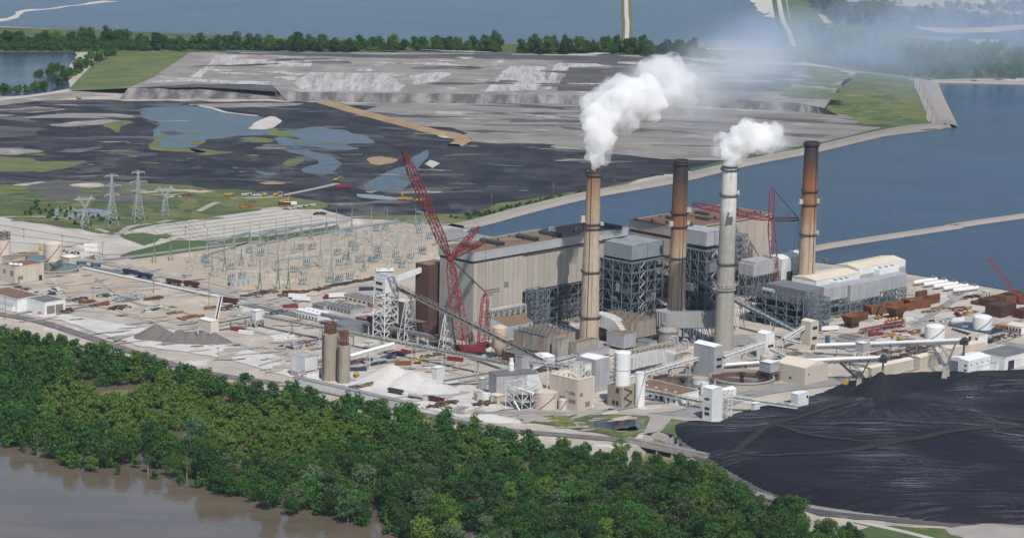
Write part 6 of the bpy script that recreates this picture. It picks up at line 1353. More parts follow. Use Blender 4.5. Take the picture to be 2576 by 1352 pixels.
# twin concrete silos with rusty steel on top
for k, (x, y, yt, r_, lb) in enumerate(((830, 955, 838, 6.9, 'tall concrete silo with rust stains and rusty headframe, left of the pair'), (864, 962, 868, 5.2, 'shorter concrete silo with rusty headframe, right of the pair'))):
    q = P(x, y); h = hgt(q, yt); t = thing('silo', lb, 'silo', tuple(q), 'twin concrete silos'); m_ = MB(); m_.lathe(q, [(r_, 0), (r_, h), (r_-.3, h+.2), (.05, h+.3)], 32); m_.build('shell', 'concrete_rust', t, True)
    m_ = MB(); lattice(m_, q-EU*r_*.5-EV*r_*.5, EU, r_, 2, EV, r_, 2, h, h+(9 if k == 0 else 12), 3, .4, brace='x'); rail_loop(m_, q-EU*r_*.7-EV*r_*.7, EU, r_*1.4, EV, r_*1.4, h+.3); m_.build('headframe', 'rust_pipe', t)
    m_ = MB(); m_.bar((q.x-r_*.75, q.y-r_*.75, 0), (q.x-r_*.75, q.y-r_*.75, h), .5); m_.build('ladder', 'rust_dark', t)
# basins
def basin(label, q, r, hw, wm, lvl, arm=None, rim='concrete', drive='rust_dark'):
    t = thing('clarifier', label, 'basin', tuple(q)); m_ = MB(); m_.lathe(q, [(r, 0), (r, hw), (r-.9, hw), (r-.9, .2)], 72, False); m_.build('wall', rim, t, True)
    m_ = MB(); m_.ring(q, r-.2, r+.7, hw-1.1, hw-.7, 72); m_.build('launder', rim, t)
    m_ = MB(); m_.lathe(q, [(r-.9, lvl), (.01, lvl)], 72, False); m_.build('water', wm, t)
    m_ = MB(); m_.cyl((q.x, q.y, 0), (q.x, q.y, hw+2), 1.6, None, 14); m_.box((q.x, q.y, hw+.8), 5, 5, 2.2, AX); m_.build('drive', drive, t)
    if arm is not None:
        m_ = MB(); d = Vector((math.cos(R(arm)), math.sin(R(arm)), 0)); truss_beam(m_, Vector((q.x, q.y, hw+.5)), Vector((q.x, q.y, hw+.5))+d*(r+1), 2.4, 2, 14, .3); m_.build('bridge', 'rust_pipe' if drive == 'rust_dark' else 'steel', t)
    return t
water('red_water', (.055, .028, .03), .05, .2, .05, .5)
basin('round basin of dark red water beside the coal yard', P(1866, 962), 26.5, 6, 'red_water', 3.4, 205)
basin('round basin of greenish water half hidden behind the brown roofed building', P(1718, 972), 26.5, 5, 'basin_water', 3.6, 170)
basin('round greenish basin behind the left beige building', P(134, 682), 24.0, 4.5, 'basin_water', 3.9, 80, drive='steel')
basin('second round greyish basin near the pink tank', P(64, 660), 21.5, 4.5, 'basin_water', 3.9, None, drive='steel')
t, fr = bld('filter_building', 'long brown roofed white walled building in front of the greenish basin', 'building', (K2, 30, 1115), (K2, 625, 1255), (K2, 900, 1195), 8, wall='white_paint', roof='roof_rust')
louvre_row(t, fr, 1, 8, 2, 4, wd=.3); opening(t, 'door', fr[0], fr[1], -fr[3], fr[2]*.3, fr[2]*.36, .2, 5, 'glass_dark')
for k in range(4): m_ = MB(); c = fr[0]+fr[1]*(fr[2]*(.15+.2*k))+fr[3]*6; m_.box((c.x, c.y, 8.3), 2.4, 2, .9, AX); m_.build('skylight', 'beige', t)
t, fr = bld('white_shed', 'small white gabled shed in front of the red basin', 'building', (K2, 1200, 1200), (K2, 1205, 1202), (K2, 1395, 1175), 6, wall='white_paint', roof='roof_white', style='gable2', l1=9)
# big tan shed and its neighbours
t, fr = bld('coal_shed', 'large tan metal shed with faded tan roof behind the near stacker', 'building', (I_, 690, 30), (I_, 930, 72), (I_, 1085, 28), 14.5, wall='beige_dull', roof='roof_tan', style='gable1', rise=3.5, pan=(8, 6), gap=.1)
opening(t, 'door', fr[0], fr[1], -fr[3], 14, 16, 3, 5.2, 'glass_dark'); opening(t, 'door', fr[0], fr[3], -fr[1], 4, 5.5, 8, 9.5, 'glass_dark')
def longshed(label, a, b_, w_, h, wall, roof, n, rise=1.2):
    a = Vector((a.x, a.y, 0)); b_ = Vector((b_.x, b_.y, 0)); d = (b_-a).normalized(); n_ = Vector((-d.y, d.x, 0)); t = thing('long_shed', label, 'building', tuple(a)); L = (b_-a).length
    m_ = MB(); m_.prism(a, d, L, n_, w_, 0, h); m_.build('wall', wall, t); m_ = MB(); m_.gable(a, d, L, n_, w_, 0, h+.01, h+rise, .3); m_.build('roof', roof, t); clad(t, a, d, L, -n_, .3, h-.2, n, wall, .2); return t, (a, n_, w_, d, L)
longshed('long narrow tan shed behind the coal yard, left section', K4(165, 1205), K4(690, 1090), 9, 9, 'beige_dull', 'roof_tan', 10)
longshed('long narrow tan shed behind the coal yard, right section', K4(770, 1085), K4(1040, 1010), 9, 10, 'beige_dull', 'roof_tan', 6)
longshed('long low tan roofed shed running behind the white garage', K4(1000, 940), K4(1590, 830), 12, 6, 'beige', 'roof_tan', 12, .8)
longshed('little cream shed left of the long tan shed', K4(20, 1215), K4(150, 1190), 9, 7, 'beige', 'roof_tan', 3)
t, fr = bld('garage', 'white roofed white building at the back of the coal yard', 'building', (K4, 1145, 930), (K4, 1380, 985), (K4, 1660, 920), 11, wall='white_paint', roof='roof_white', style='gable2', rise=1.6, pan=(6, 8), gap=.1)
opening(t, 'door', fr[0], fr[1], -fr[3], fr[2]*.5, fr[2]*.97, .2, 9, 'metal_dark'); louvre_row(t, fr, 2, 4, 6.5, 8, wd=.15); opening(t, 'window', fr[0], fr[1], -fr[3], 1.5, 4, 6, 7.5, 'glass_dark'); opening(t, 'window', fr[0], fr[1], -fr[3], 1.5, 4, 2, 3.5, 'glass_dark')
t, fr = bld('workshop', 'grey roofed white workshop with open doors beside the white garage', 'building', (K4, 1500, 870), (K4, 1830, 950), (K4, 2100, 880), 11, wall='white_paint', roof='roof_grey', pan=(7, 6), gap=.1, l2=45)
opening(t, 'door', fr[0], fr[3], -fr[1], 5, 14, .2, 8, 'glass_dark'); opening(t, 'door', fr[0], fr[3], -fr[1], 17, 25, .2, 8, 'metal_white'); opening(t, 'door', fr[0], fr[3], -fr[1], 28, 36, .2, 8, 'metal_white')
t, fr = bld('white_shed', 'low white block shed between the garage and the workshop', 'building', (K4, 1610, 970), (K4, 1730, 1010), (K4, 1805, 995), 6, wall='white_paint', roof='roof_grey')
t, fr = bld('white_shed', 'small white gabled porch in front of the white garage', 'building', (K4, 1380, 1040), (K4, 1490, 1052), (K4, 1640, 1015), 4.5, wall='white_paint', roof='roof_tan', l1=7)
t, fr = bld('metal_building', 'tan roofed white metal building with red corner doors by the blue pond', 'building', (K4, 1385, 665), (K4, 1500, 690), (K4, 1640, 668), 9, wall='white_paint', roof='sand_soil', pan=(5, 6), gap=.1)
opening(t, 'door', fr[0], fr[1], -fr[3], .2, 3, .2, 8.4, 'maroon_paint'); opening(t, 'door', fr[0], fr[1], -fr[3], fr[2]-3, fr[2]-.2, .2, 8.4, 'maroon_paint')
t, fr = bld('metal_building', 'long white building with red doors at the right edge', 'building', (K4, 1840, 530), (K4, 2040, 565), (K4, 2200, 540), 6, wall='white_paint', roof='roof_tan', style='gable1', rise=1.5); louvre_row(t, fr, 1, 5, .2, 4.5, 'maroon_paint', .5, 'door')
t, fr = bld('metal_building', 'grey flat shed near the lying red crane boom', 'building', (K3, 830, 1075), (K3, 1085, 1110), (K3, 1160, 1085), 6, wall='metal_grey', roof='roof_brown', l2=12)
t, fr = bld('site_hut', 'tiny cream hut by the lake at the gas tanks', 'building', (K4, 1555, 118), (K4, 1590, 125), (K4, 1650, 112), 5, wall='roof_tan', roof='roof_tan'); louvre_row(t, fr, 2, 2, .3, 3.4, wd=.4)
t, fr = bld('site_hut', 'grey blue hut behind the far stacker conveyor', 'building', (K4, 580, 715), (K4, 650, 735), (K4, 695, 710), 6, wall='metal_grey', roof='roof_grey', style='gable1')
# ---- left half buildings
t, fr = bld('process_building', 'beige building with brown roof and white fans beside the left basin', 'building', (D_, -90, 648), (D_, 112, 662), (D_, 298, 622), hgt(D_(112, 787), 672), wall='beige', roof='roof_rust', pan=(5, 7), gap=.1)
b, e1, l1, e2, l2 = fr; zz = hgt(D_(112, 787), 672)
opening(t, 'louvre', b, e1, -e2, 2, 7, 7, 12, 'louvre'); opening(t, 'louvre', b, e2, -e1, 3, 9, 3.5, 7, 'louvre'); opening(t, 'louvre', b, e1, -e2, 14, 18, 8, 12, 'louvre'); opening(t, 'door', b, e2, -e1, l2*.82, l2*.93, .2, 5, 'glass_dark'); opening(t, 'door', b, e2, -e1, 3.5, 5, .2, 3, 'timber')
for k in range(3): c = b+e1*(5+4*k)+e2*(10-2.5*k); m_ = MB(); m_.lathe((c.x, c.y, zz+.3), [(2.3, 0), (2.3, .8), (1.4, 1.5), (.05, 1.7)], 18); m_.build('roof_fan', 'white_paint', t, True)
t, fr = bld('process_building', 'tan block behind the beige building, left edge', 'building', (D_, -60, 590), (D_, 100, 600), (D_, 138, 572), 13, wall='beige', roof='roof_brown', l2=14)
t, fr = bld('pump_building', 'tan pump building with white roof right of the pink tank', 'building', (D_, 410, 586), (D_, 520, 595), (D_, 556, 572), 7, wall='beige_dull', roof='roof_white')
t, fr = bld('warehouse', 'white warehouse with grey roof and brown roller doors near the forest', 'building', (D_, 185, 895), (D_, 338, 930), (D_, 466, 900), 11, wall='white_paint', roof='roof_grey', pan=(7, 5), gap=.1); opening(t, 'door', fr[0], fr[3], -fr[1], fr[4]*.08, fr[4]*.48, .2, 8, 'louvre'); opening(t, 'door', fr[0], fr[3], -fr[1], fr[4]*.52, fr[4]*.9, .2, 8, 'louvre')
t, fr = bld('warehouse', 'white warehouse with brown roof at the left edge', 'building', (D_, -200, 850), (D_, 130, 905), (D_, 250, 860), 11, wall='white_paint', roof='roof_rust')
t, fr = bld('warehouse', 'low white lean to at the left edge warehouse', 'building', (D_, -150, 915), (D_, 95, 950), (D_, 150, 932), 5, wall='white_paint', roof='roof_grey')
t, fr = bld('gypsum_house', 'pale metal gypsum house on a block base left of the twin silos', 'building', (K6, -40, 525), (K6, 295, 540), (K6, 300, 500), 18, 4, wall='metal_white', roof='metal_grey', l2=14, pan=(9, 0), gap=.15, style='gable1'); b, e1, l1, e2, l2 = fr; m_ = MB(); m_.prism(b-e1*.3-e2*.3, e1, l1+.6, e2, l2+.6, 0, 4); m_.build('base', 'concrete', t)
t, fr = bld('pump_building', 'small white hut with brown roof at the foot of the twin silos', 'building', (K6, 200, 715), (K6, 310, 742), (K6, 450, 708), 6, wall='white_paint', roof='roof_rust')
opening(t, 'door', fr[0], fr[1], -fr[3], 4, 6.5, .2, 4, 'timber')
# long white retaining screen along the tracks
a, c = K6(140, 880), K6(1655, 1235); a = Vector((a.x, a.y, 0)); c = Vector((c.x, c.y, 0)); d = (c-a).normalized(); n_ = Vector((-d.y, d.x, 0)); t = thing('track_shed', 'long white low shed with dark roof along the tracks beside the forest', 'building', tuple(a)); L = (c-a).length
m_ = MB(); m_.prism(a, d, L, n_, 6, -1, 6.2); m_.build('wall', 'metal_white', t); m_ = MB(); m_.prism(a-d*.4-n_*.4, d, L+.8, n_, 6.8, 6.21, 6.7); m_.build('roof', 'asphalt', t); clad(t, a, d, L, -n_, -1, 6, 8, 'metal_white', .35)
# site trailers, huts of the middle left yard
for k, (A, B, C, h, wl, rf_, lb) in enumerate((
        ((K5, 385, 390), (K5, 770, 480), (K5, 800, 440), 5.5, 'beige_dull', 'roof_grey', 'long cream hut with dark vented roof left of the trestle tower'),
        ((K5, 165, 520), (K5, 460, 590), (K5, 620, 555), 4.5, 'metal_grey', 'roof_grey', 'grey roofed site office block left of the trestle tower'),
        ((K5, -20, 510), (K5, 120, 540), (K5, 230, 500), 4, 'metal_grey', 'roof_grey', 'grey site trailer row left of the office block'),
        ((D_, 2205, 985), (D_, 2390, 1020), (D_, 2430, 990), 6, 'metal_white', 'roof_white', 'white roofed modular office near the twin silos'),
        ((K5, 480, 690), (K5, 640, 710), (K5, 700, 670), 6, 'brick_brown', 'roof_rust', 'rust brown low roof beside the brown annex'))):
    t, fr = bld('site_office', lb, 'building', A, B, C, h, wall=wl, roof=rf_); louvre_row(t, fr, 1, 7, 1.5, 3, wd=.35)
    for j in range(5): m_ = MB(); c = fr[0]+fr[1]*(fr[2]*(.1+.2*j))+fr[3]*fr[4]*.5; m_.box((c.x, c.y, h+.3), 1.8, 1.2, .8, AX); m_.build('roof_unit', 'metal_grey', t)
conveyor('low dark roofed covered walkway conveyor behind the twin silos', K5(110, 660, 8), K5(1560, 950, 8), 5, 2.2, 'box', hood='metal_dark', bents=tuple((k/12, 2.4, 0) for k in range(1, 12)), bmat='steel_white')
# ================================================================ lattice masts, cranes, pylons
def boom(m_, a, b, w_, n=None, th=.3, e0=.35, e1=.35, tip=.12, ref=None):
    """four chord lattice boom with tapered ends"""
    a = Vector(a); b = Vector(b); d = (b-a); L = d.length; d.normalize(); x = d.cross(ref or UP)
    x = x.normalized() if x.length > .05 else Vector((1, 0, 0)); y = x.cross(d).normalized(); n = n or max(4, int(L/(w_*1.05)))
    def sec(t):
        k = min(1, e0+(1-e0)*t/tip, e1+(1-e1)*(1-t)/tip)*w_/2; p = a.lerp(b, t); return [p+x*k+y*k, p-x*k+y*k, p-x*k-y*k, p+x*k-y*k]
    S_ = [sec(i/n) for i in range(n+1)]
    for i in range(n):
        for j in range(4):
            m_.bar(S_[i][j], S_[i+1][j], th); k = (j+1) % 4
            m_.bar(S_[i][j] if (i+j) % 2 else S_[i][k], S_[i+1][k] if (i+j) % 2 else S_[i+1][j], th*.6)
            m_.bar(S_[i][j], S_[i][k], th*.6)
    return m_
def at_depth(q, x, y):
    """point straight above the plan line through q (same distance from the camera plane) that the sheet shows at (x, y)"""
    d = FPX*_F+(x-1288)*_R-(y-676)*_U; s = q.y/d.y; return Vector((s*d.x, q.y, CAM_H+s*d.z))
def cable(m_, a, b, th=.18): m_.bar(a, b, th)
q = P(1182, 888); t = thing('crawler_crane', 'giant red lattice tower crane standing before the boiler house', 'crane', tuple(q))
piv = at_depth(q, 1131, 650); tip = at_depth(q-Vector((0, 30, 0)), 1014, 378); s1 = at_depth(q+Vector((0, 25, 0)), 1206, 570); s2 = at_depth(q+Vector((0, 12, 0)), 1222, 605); bk = at_depth(q+Vector((0, 10, 0)), 1222, 736)
m_ = MB(); boom(m_, q+Vector((-9, 0, 5)), piv, 7.5, th=.7, e0=.6, e1=.35); m_.build('mast', 'pink_red', t)
m_ = MB(); boom(m_, q+Vector((-1, 1, 5)), piv+Vector((1.5, 0, -2)), 5, th=.6); m_.build('mast', 'pink_red', t)
m_ = MB(); boom(m_, piv, tip, 6.0, th=.7, tip=.18, e1=.2); m_.build('jib', 'red_paint', t)
for e in (s1, s2): m_ = MB(); boom(m_, piv, e, 3.4, th=.5, e0=.5, e1=.3); m_.build('strut', 'red_paint', t)
m_ = MB(); boom(m_, q+Vector((9, 0, 4)), bk, 5.2, th=.6, e0=.4, e1=.2); m_.build('back_mast', 'pink_red', t)
m_ = MB(); m_.bar(piv, bk, .7); m_.bar(piv+UP*1, bk+UP*1, .5); cable(m_, s1, s2); cable(m_, s1, tip, .15); cable(m_, s2, bk, .25); cable(m_, bk, q+Vector((16, 2, 5)), .25); cable(m_, tip, tip-UP*36, .12); m_.build('pendants', 'steel_dark', t)
m_ = MB(); m_.sphere(piv, 3, 10, 6); m_.build('knee_joint', 'red_paint', t); m_ = MB(); m_.box(tip-UP*38, 1.2, 1.2, 3); m_.build('hook_block', 'yellow_paint', t)
m_ = MB(); m_.box(q+Vector((0, 0, 2.6)), 26, 9, 3.6, R(-10)); m_.box(q+Vector((10, 0, 6.2)), 9, 8, 3, R(-10)); m_.build('upperworks', 'red_paint', t)
m_ = MB(); m_.box(q+Vector((-11, -4, 5)), 3, 2.6, 3.2, R(-10)); m_.build('cab', 'glass_dark', t)
for k in (-1, 1): m_ = MB(); m_.box(q+Vector((0, k*6, 0)), 19, 3, 2.6, R(-10)); m_.build('crawler_track', 'rubber', t)
m_ = MB(); m_.ring(q, 9, 11, 1.6, 2.6, 30); m_.build('ring', 'maroon_paint', t)
for k in range(4): m_ = MB(); m_.box(q+Vector((14, -4+2.6*k, 6)), 4, 2.2, 4, R(-10)); m_.build('counterweight', 'maroon_paint', t)
# far crane
q = P(1953, 742); t = thing('tower_crane', 'tall dark red lattice crane left of the red brown chimney', 'crane', tuple(q)); piv = at_depth(q, 1939, 552); top = at_depth(q, 1943, 472); cj = at_depth(q+Vector((0, 20, 0)), 2010, 551); jt = at_depth(q+Vector((0, 40, 0)), 1741, 513)
m_ = MB(); boom(m_, q+UP*3, piv, 6.5, th=.6, e0=.6, e1=.5); m_.build('mast', 'pink_red', t); m_ = MB(); boom(m_, piv, top, 4.6, th=.5, e1=.2); m_.build('upper_mast', 'pink_red', t)
m_ = MB(); boom(m_, piv, jt, 4.6, th=.5, e1=.3); m_.build('jib', 'pink_red', t); m_ = MB(); boom(m_, piv, cj, 3.4, th=.45, e1=.3); m_.build('counter_jib', 'maroon_paint', t)
m_ = MB(); m_.bar(top, cj, .7); cable(m_, top, jt, .2); cable(m_, cj, q+Vector((20, 5, 8)), .25); cable(m_, cj, q+Vector((10, 5, 8)), .2); cable(m_, at_depth(q, 1955, 570), q+Vector((24, 0, 10)), .2); m_.build('pendants', 'steel_dark', t)
m_ = MB(); m_.box(q, 14, 8, 5, AX); m_.build('base', 'maroon_paint', t)
q = P(2570, 765); t = thing('mobile_crane', 'small red lattice crane at the right edge by the lake', 'crane', tuple(q)); tip = at_depth(q, 2486, 649); m_ = MB(); boom(m_, q+Vector((-1, 0, 4)), tip, 3.0, th=.45, e1=.3); m_.build('boom', 'pink_red', t)
m_ = MB(); m_.box(q+UP*1.4, 9, 4.5, 3.4, R(20)); m_.build('house', 'red_paint', t); m_ = MB(); m_.box(q, 8, 5.5, 1.4, R(20)); m_.build('crawler_track', 'rubber', t); m_ = MB(); cable(m_, tip, tip-UP*14, .12); cable(m_, tip, q+Vector((3, 0, 6)), .15); m_.build('cable', 'steel_dark', t)
# lying crane sections
t = thing('crane_boom', 'long red lattice crane boom lying on the ground near the white tanks', 'crane boom', K3(1420, 1000).to_tuple())
a, c = K3(1150, 1055), K3(1690, 955); m_ = MB(); boom(m_, a+UP*2.6, c+UP*2.6, 4.6, th=.55, e0=.8, e1=.8); m_.build('boom_section', 'red_paint', t); m_ = MB(); boom(m_, a.lerp(c, .55)+UP*6.6, c+UP*6.4, 3.6, th=.5); m_.build('boom_section', 'pink_red', t)
for k in range(3): m_ = MB(); p = a.lerp(c, .66+.08*k); m_.cyl(p+Vector((-1, 0, 9)), p+Vector((1, 0, 9)), 1.5, None, 12); m_.build('winch', 'yellow_paint', t)
# pylons
mat('galvanized', (.42, .44, .44), (.33, .35, .355), .4, 3, rough=.5)
def pylon(label, base, ytop, kind):
    q = D_(*base); h = hgt(q, 450.8+ytop*T); t = thing('pylon', label, 'pylon', tuple(q), 'transmission pylons left of the switchyard'); e, n_ = Vector((math.cos(R(25)), math.sin(R(25)), 0)), Vector((-math.sin(R(25)), math.cos(R(25)), 0))
    W_ = h*.11; wz = lambda z: W_*(1-z/h*.62/.62) if False else (W_+(1.7-W_)*min(1, z/(h*.55)) if z < h*.55 else 1.7-(z-h*.55)/(h*.45)*1.2)
    lv = [0, .16, .30, .42, .52, .6, .68, .76, .84, .92, 1] if kind == 'tall' else [0, .2, .38, .52, .62]
    C = lambda z, i, j: q+e*(wz(z)*i)+n_*(wz(z)*j)+UP*z; m_ = MB()
    for a_, b_ in zip(lv, lv[1:]):
        z0, z1 = a_*h, b_*h
        for (i, j), (i2, j2) in (((1, 1), (-1, 1)), ((-1, 1), (-1, -1)), ((-1, -1), (1, -1)), ((1, -1), (1, 1))):
            m_.bar(C(z0, i, j), C(z1, i, j), .4); m_.bar(C(z0, i, j), C(z1, i2, j2), .22); m_.bar(C(z0, i2, j2), C(z1, i, j), .22); m_.bar(C(z1, i, j), C(z1, i2, j2), .22)
    m_.build('body', 'galvanized', t)
    if kind == 'tall':
        for zf, ln in ((.60, 8), (.78, 9.5), (.97, 7)):
            m_ = MB()
            for s_ in (-1, 1):
                a = q+UP*h*zf; tp_ = a+e*s_*ln+UP*.6; [m_.bar(a+n_*k*.7+e*s_*.5, tp_, .35) for k in (-1, 1)]; m_.bar(a+UP*2.6, tp_, .35); [m_.bar(a.lerp(tp_, f), (a+UP*2.6).lerp(tp_, f), .22) for f in (.3, .6)]; m_.cyl(tp_, tp_-UP*2.4, .22, None, 6)
            m_.build('cross_arm', 'galvanized', t)
    else:
        z0 = .62*h
        for s_ in (-1, 1):
            m_ = MB(); boom(m_, q+UP*z0, q+UP*h*.97+e*s_*7.5, 1.6, th=.32); m_.build('fork_arm', 'galvanized', t)
        m_ = MB(); boom(m_, q+UP*h*.88-e*11, q+UP*h*.88+e*11, 1.6, th=.3); m_.build('cross_arm', 'galvanized', t)
    return q, h
py = [pylon('short forked transmission pylon, leftmost of the four', (640, 368), 118, 'short'), pylon('tall transmission pylon, second from the left', (842, 348), -34, 'tall'), pylon('tall transmission pylon, third from the left', (1040, 316), -60, 'tall'), pylon('short forked transmission pylon, rightmost of the four', (1242, 276), 46, 'short')]
# ================================================================ switchyard
rs = random.Random(21)
def mast_proto(h, mt, frame):
    t = bpy.data.objects.new('switchyard_mast', None); col.objects.link(t); m_ = MB(); s = h*.09
    if frame:
        for k in (-1, 1): m_.bar((k*s, 0, 0), (0, 0, h*.62), .55); m_.bar((k*s*.75, 0, h*.2), (-k*s*.42, 0, h*.4), .28)
        m_.bar((-s*.7, 0, h*.2), (s*.7, 0, h*.2), .3); m_.bar((0, 0, h*.6), (0, 0, h), .42)
    else:
        m_.cyl((0, 0, 0), (0, 0, h), .45, .2, 7)
    m_.build('legs' if frame else 'pole', mt).parent = t
    m_ = MB(); m_.bar((0, 0, h*.97), (0, 0, h*1.12), .14); m_.build('spike', mt).parent = t
    return t
mp = {}
mlist = [(1560, 590, 370, 1), (1685, 620, 350, 1), (1760, 535, 345, 1), (1880, 490, 330, 1), (1955, 512, 320, 1), (2075, 455, 305, 1), (2150, 470, 295, 1), (2265, 430, 285, 1), (2340, 452, 280, 1), (2455, 420, 250, 1), (2530, 432, 240, 1), (1425, 635, 390, 0),
         (2090, 700, 430, 1), (2285, 720, 425, 1), (2410, 665, 390, 1), (2490, 775, 440, 1), (1955, 835, 600, 2), (2090, 832, 565, 2), (2170, 832, 600, 2), (1690, 700, 480, 2), (1815, 650, 505, 2), (1160, 632, 440, 2), (1285, 612, 410, 2), (2015, 640, 420, 0), (2215, 560, 400, 1), (1600, 735, 540, 1), (1890, 660, 470, 1)]
mlist = [(D_, *m) for m in mlist]+[(E_, *m) for m in ((70, 400, 225, 1), (216, 480, 218, 0), (334, 470, 240, 0), (550, 345, 222, 1), (636, 365, 240, 1), (100, 540, 330, 1), (226, 640, 350, 0), (410, 520, 318, 0), (482, 500, 308, 0), (598, 440, 292, 0), (288, 560, 338, 0), (45, 650, 470, 2), (520, 640, 440, 0), (160, 700, 560, 2), (700, 500, 400, 1), (820, 490, 420, 0))]
girders = []
for i, (fn, x, yb, yt, kind) in enumerate(mlist):
    q = fn(x, yb); oy = 450.8; h = hgt(q, oy+yt*T); key = (kind,)
    lab = {1: 'pale green A frame mast of the switchyard', 0: 'slim pale green lightning pole in the switchyard', 2: 'olive green A frame mast of the switchyard'}[kind]
    if key not in mp: mp[key] = (mast_proto(25, 'steel_olive' if kind == 2 else 'steel_green', kind), 25); o = mp[key][0]
    else: o = copy_tree(mp[key][0])
    o.location = q; o.rotation_euler = (0, 0, R(rs.choice([46, 136, 46]))); o.scale = (1.15, 1.15, h/25); tag(o, lab, 'mast', 'switchyard masts')
    if kind == 1: girders.append((q, h))
row = [g for g in girders[:11]]
for k in range(0, 10, 2):
    for j in (k, ):
        (qa, ha), (qb, hb) = row[j], row[j+1]; z_ = min(ha, hb)*.55; t = thing('gantry_beam', 'pale green lattice gantry beam at the back of the switchyard', 'gantry', (qa.x, qa.y, 0), 'switchyard gantry beams'); m_ = MB(); boom(m_, qa+UP*z_, qb+UP*z_, 1.5, th=.3); m_.build('lattice', 'steel_green', t)
for (fa, a, fb, b_, z_) in ((E_, (-600, 480), E_, (65, 400), 13), (E_, (550, 345), E_, (636, 365), 15), (E_, (690, 505), E_, (1000, 440), 12), (D_, (1560, 590), D_, (1880, 490), 13), (D_, (2090, 700), D_, (2410, 665), 12), (D_, (1955, 512), D_, (2150, 470), 12)):
    qa, qb = fa(*a), fb(*b_); t = thing('gantry_beam', 'pale green lattice gantry beam across the switchyard', 'gantry', (qa.x, qa.y, 0), 'switchyard gantry beams'); m_ = MB(); boom(m_, qa+UP*z_, qb+UP*z_, 1.5, th=.3); m_.build('lattice', 'steel_green', t)
    m_ = MB(); m_.bar(qa, qa+UP*z_, .5); m_.bar(qb, qb+UP*z_, .5); m_.build('post', 'steel_green', t)
sy = [(p.x, p.y) for p in W((440, 680), (520, 650), (850, 590), (1010, 566), (1100, 574), (1090, 620), (1040, 680), (900, 712), (780, 728), (620, 716))]
bp = None; n_ = 0
bx0, bx1, by0, by1 = min(p[0] for p in sy), max(p[0] for p in sy), min(p[1] for p in sy), max(p[1] for p in sy)
org = Vector((bx0, by0, 0))
spots = []
for i in range(-40, 60):
    for j in range(-40, 60):
        p = org+EU*(i*13)+EV*(j*9.5)
        if in_poly((p.x, p.y), sy): spots.append(p)
rs.shuffle(spots)
for p in spots[:210]:
    if bp is None:
        bp = bpy.data.objects.new('bus_support', None); col.objects.link(bp); o = bp; m_ = MB(); m_.bar((0, 0, 0), (0, 0, 6), .3); m_.build('post', 'steel_green').parent = bp
        m_ = MB(); m_.bar((-2.6, 0, 6), (2.6, 0, 6), .35); [m_.cyl((k, 0, 6.1), (k, 0, 8), .32, .2, 6) for k in (-2.4, 0, 2.4)]; m_.build('insulators', 'steel_green').parent = bp
    else: o = copy_tree(bp)
    o.location = p+Vector((rs.uniform(-1, 1), rs.uniform(-1, 1), 0)); o.rotation_euler = (0, 0, AX+(R(90) if rs.random() < .4 else 0)); o.scale = (1, 1, rs.uniform(.7, 1.35)); tag(o, 'thin pale green bus support with insulators in the switchyard', 'bus support', 'switchyard bus supports')
bk_ = None
for k, p in enumerate(spots[210:240]+[D_(1740, 680), D_(1960, 580), D_(2210, 700), D_(2350, 530), D_(2540, 570), E_(215, 620), E_(400, 590), E_(600, 560)]):
    if bk_ is None:
        bk_ = bpy.data.objects.new('circuit_breaker', None); col.objects.link(bk_); o = bk_; m_ = MB(); m_.box((0, 0, 1.2), 7, 3.4, 2.4); [m_.box((x, 0, 0), .5, 3, 1.2) for x in (-3, 3)]; m_.build('tank', 'steel_green').parent = bk_
        m_ = MB(); [m_.cyl((x, y, 3.6), (x*1.3, y*1.6, 7), .5, .3, 7) for x in (-2.4, 0, 2.4) for y in (-1, 1)]; m_.build('bushings', 'steel').parent = bk_
    else: o = copy_tree(bk_)
    o.location = p; o.rotation_euler = (0, 0, AX); tag(o, 'low pale green circuit breaker block in the switchyard', 'circuit breaker', 'switchyard circuit breakers')
for k in range(26):
    j = rs.randrange(len(spots)); p = spots[j]; L = rs.uniform(14, 40); e = rs.choice([EU, EV]); z_ = rs.choice([7.5, 8.2, 10]); m_ = MB(); m_.cyl((0, 0, 0), e*L, .22, None, 6); o = m_.build('bus_pipe', 'galvanized'); o.location = (p.x, p.y, z_); tag(o, 'thin horizontal bus pipe over the switchyard', 'bus pipe', 'switchyard bus pipes')
t = thing('transformer', 'large grey transformer bank with radiators at the front of the switchyard', 'transformer', D_(1815, 800).to_tuple()); q = D_(1815, 800)
for k in range(4): m_ = MB(); c = q+EU*(k*6-9); m_.box(c, 4.5, 6, 5, AX); [m_.cyl(c+UP*5+EV*x, c+UP*8+EV*x*1.2, .35, None, 6) for x in (-1.5, 0, 1.5)]; m_.build('tank', 'galvanized', t); m_ = MB(); [m_.box(c+EV*(4+.7*r_), 4, .25, 4, AX) for r_ in range(5)]; m_.build('radiator', 'steel', t)
t, fr = bld('site_hut', 'small grey control hut in front of the switchyard', 'building', (D_, 1370, 715), (D_, 1400, 722), (D_, 1445, 715), 3.5, wall='metal_grey', roof='metal_grey')
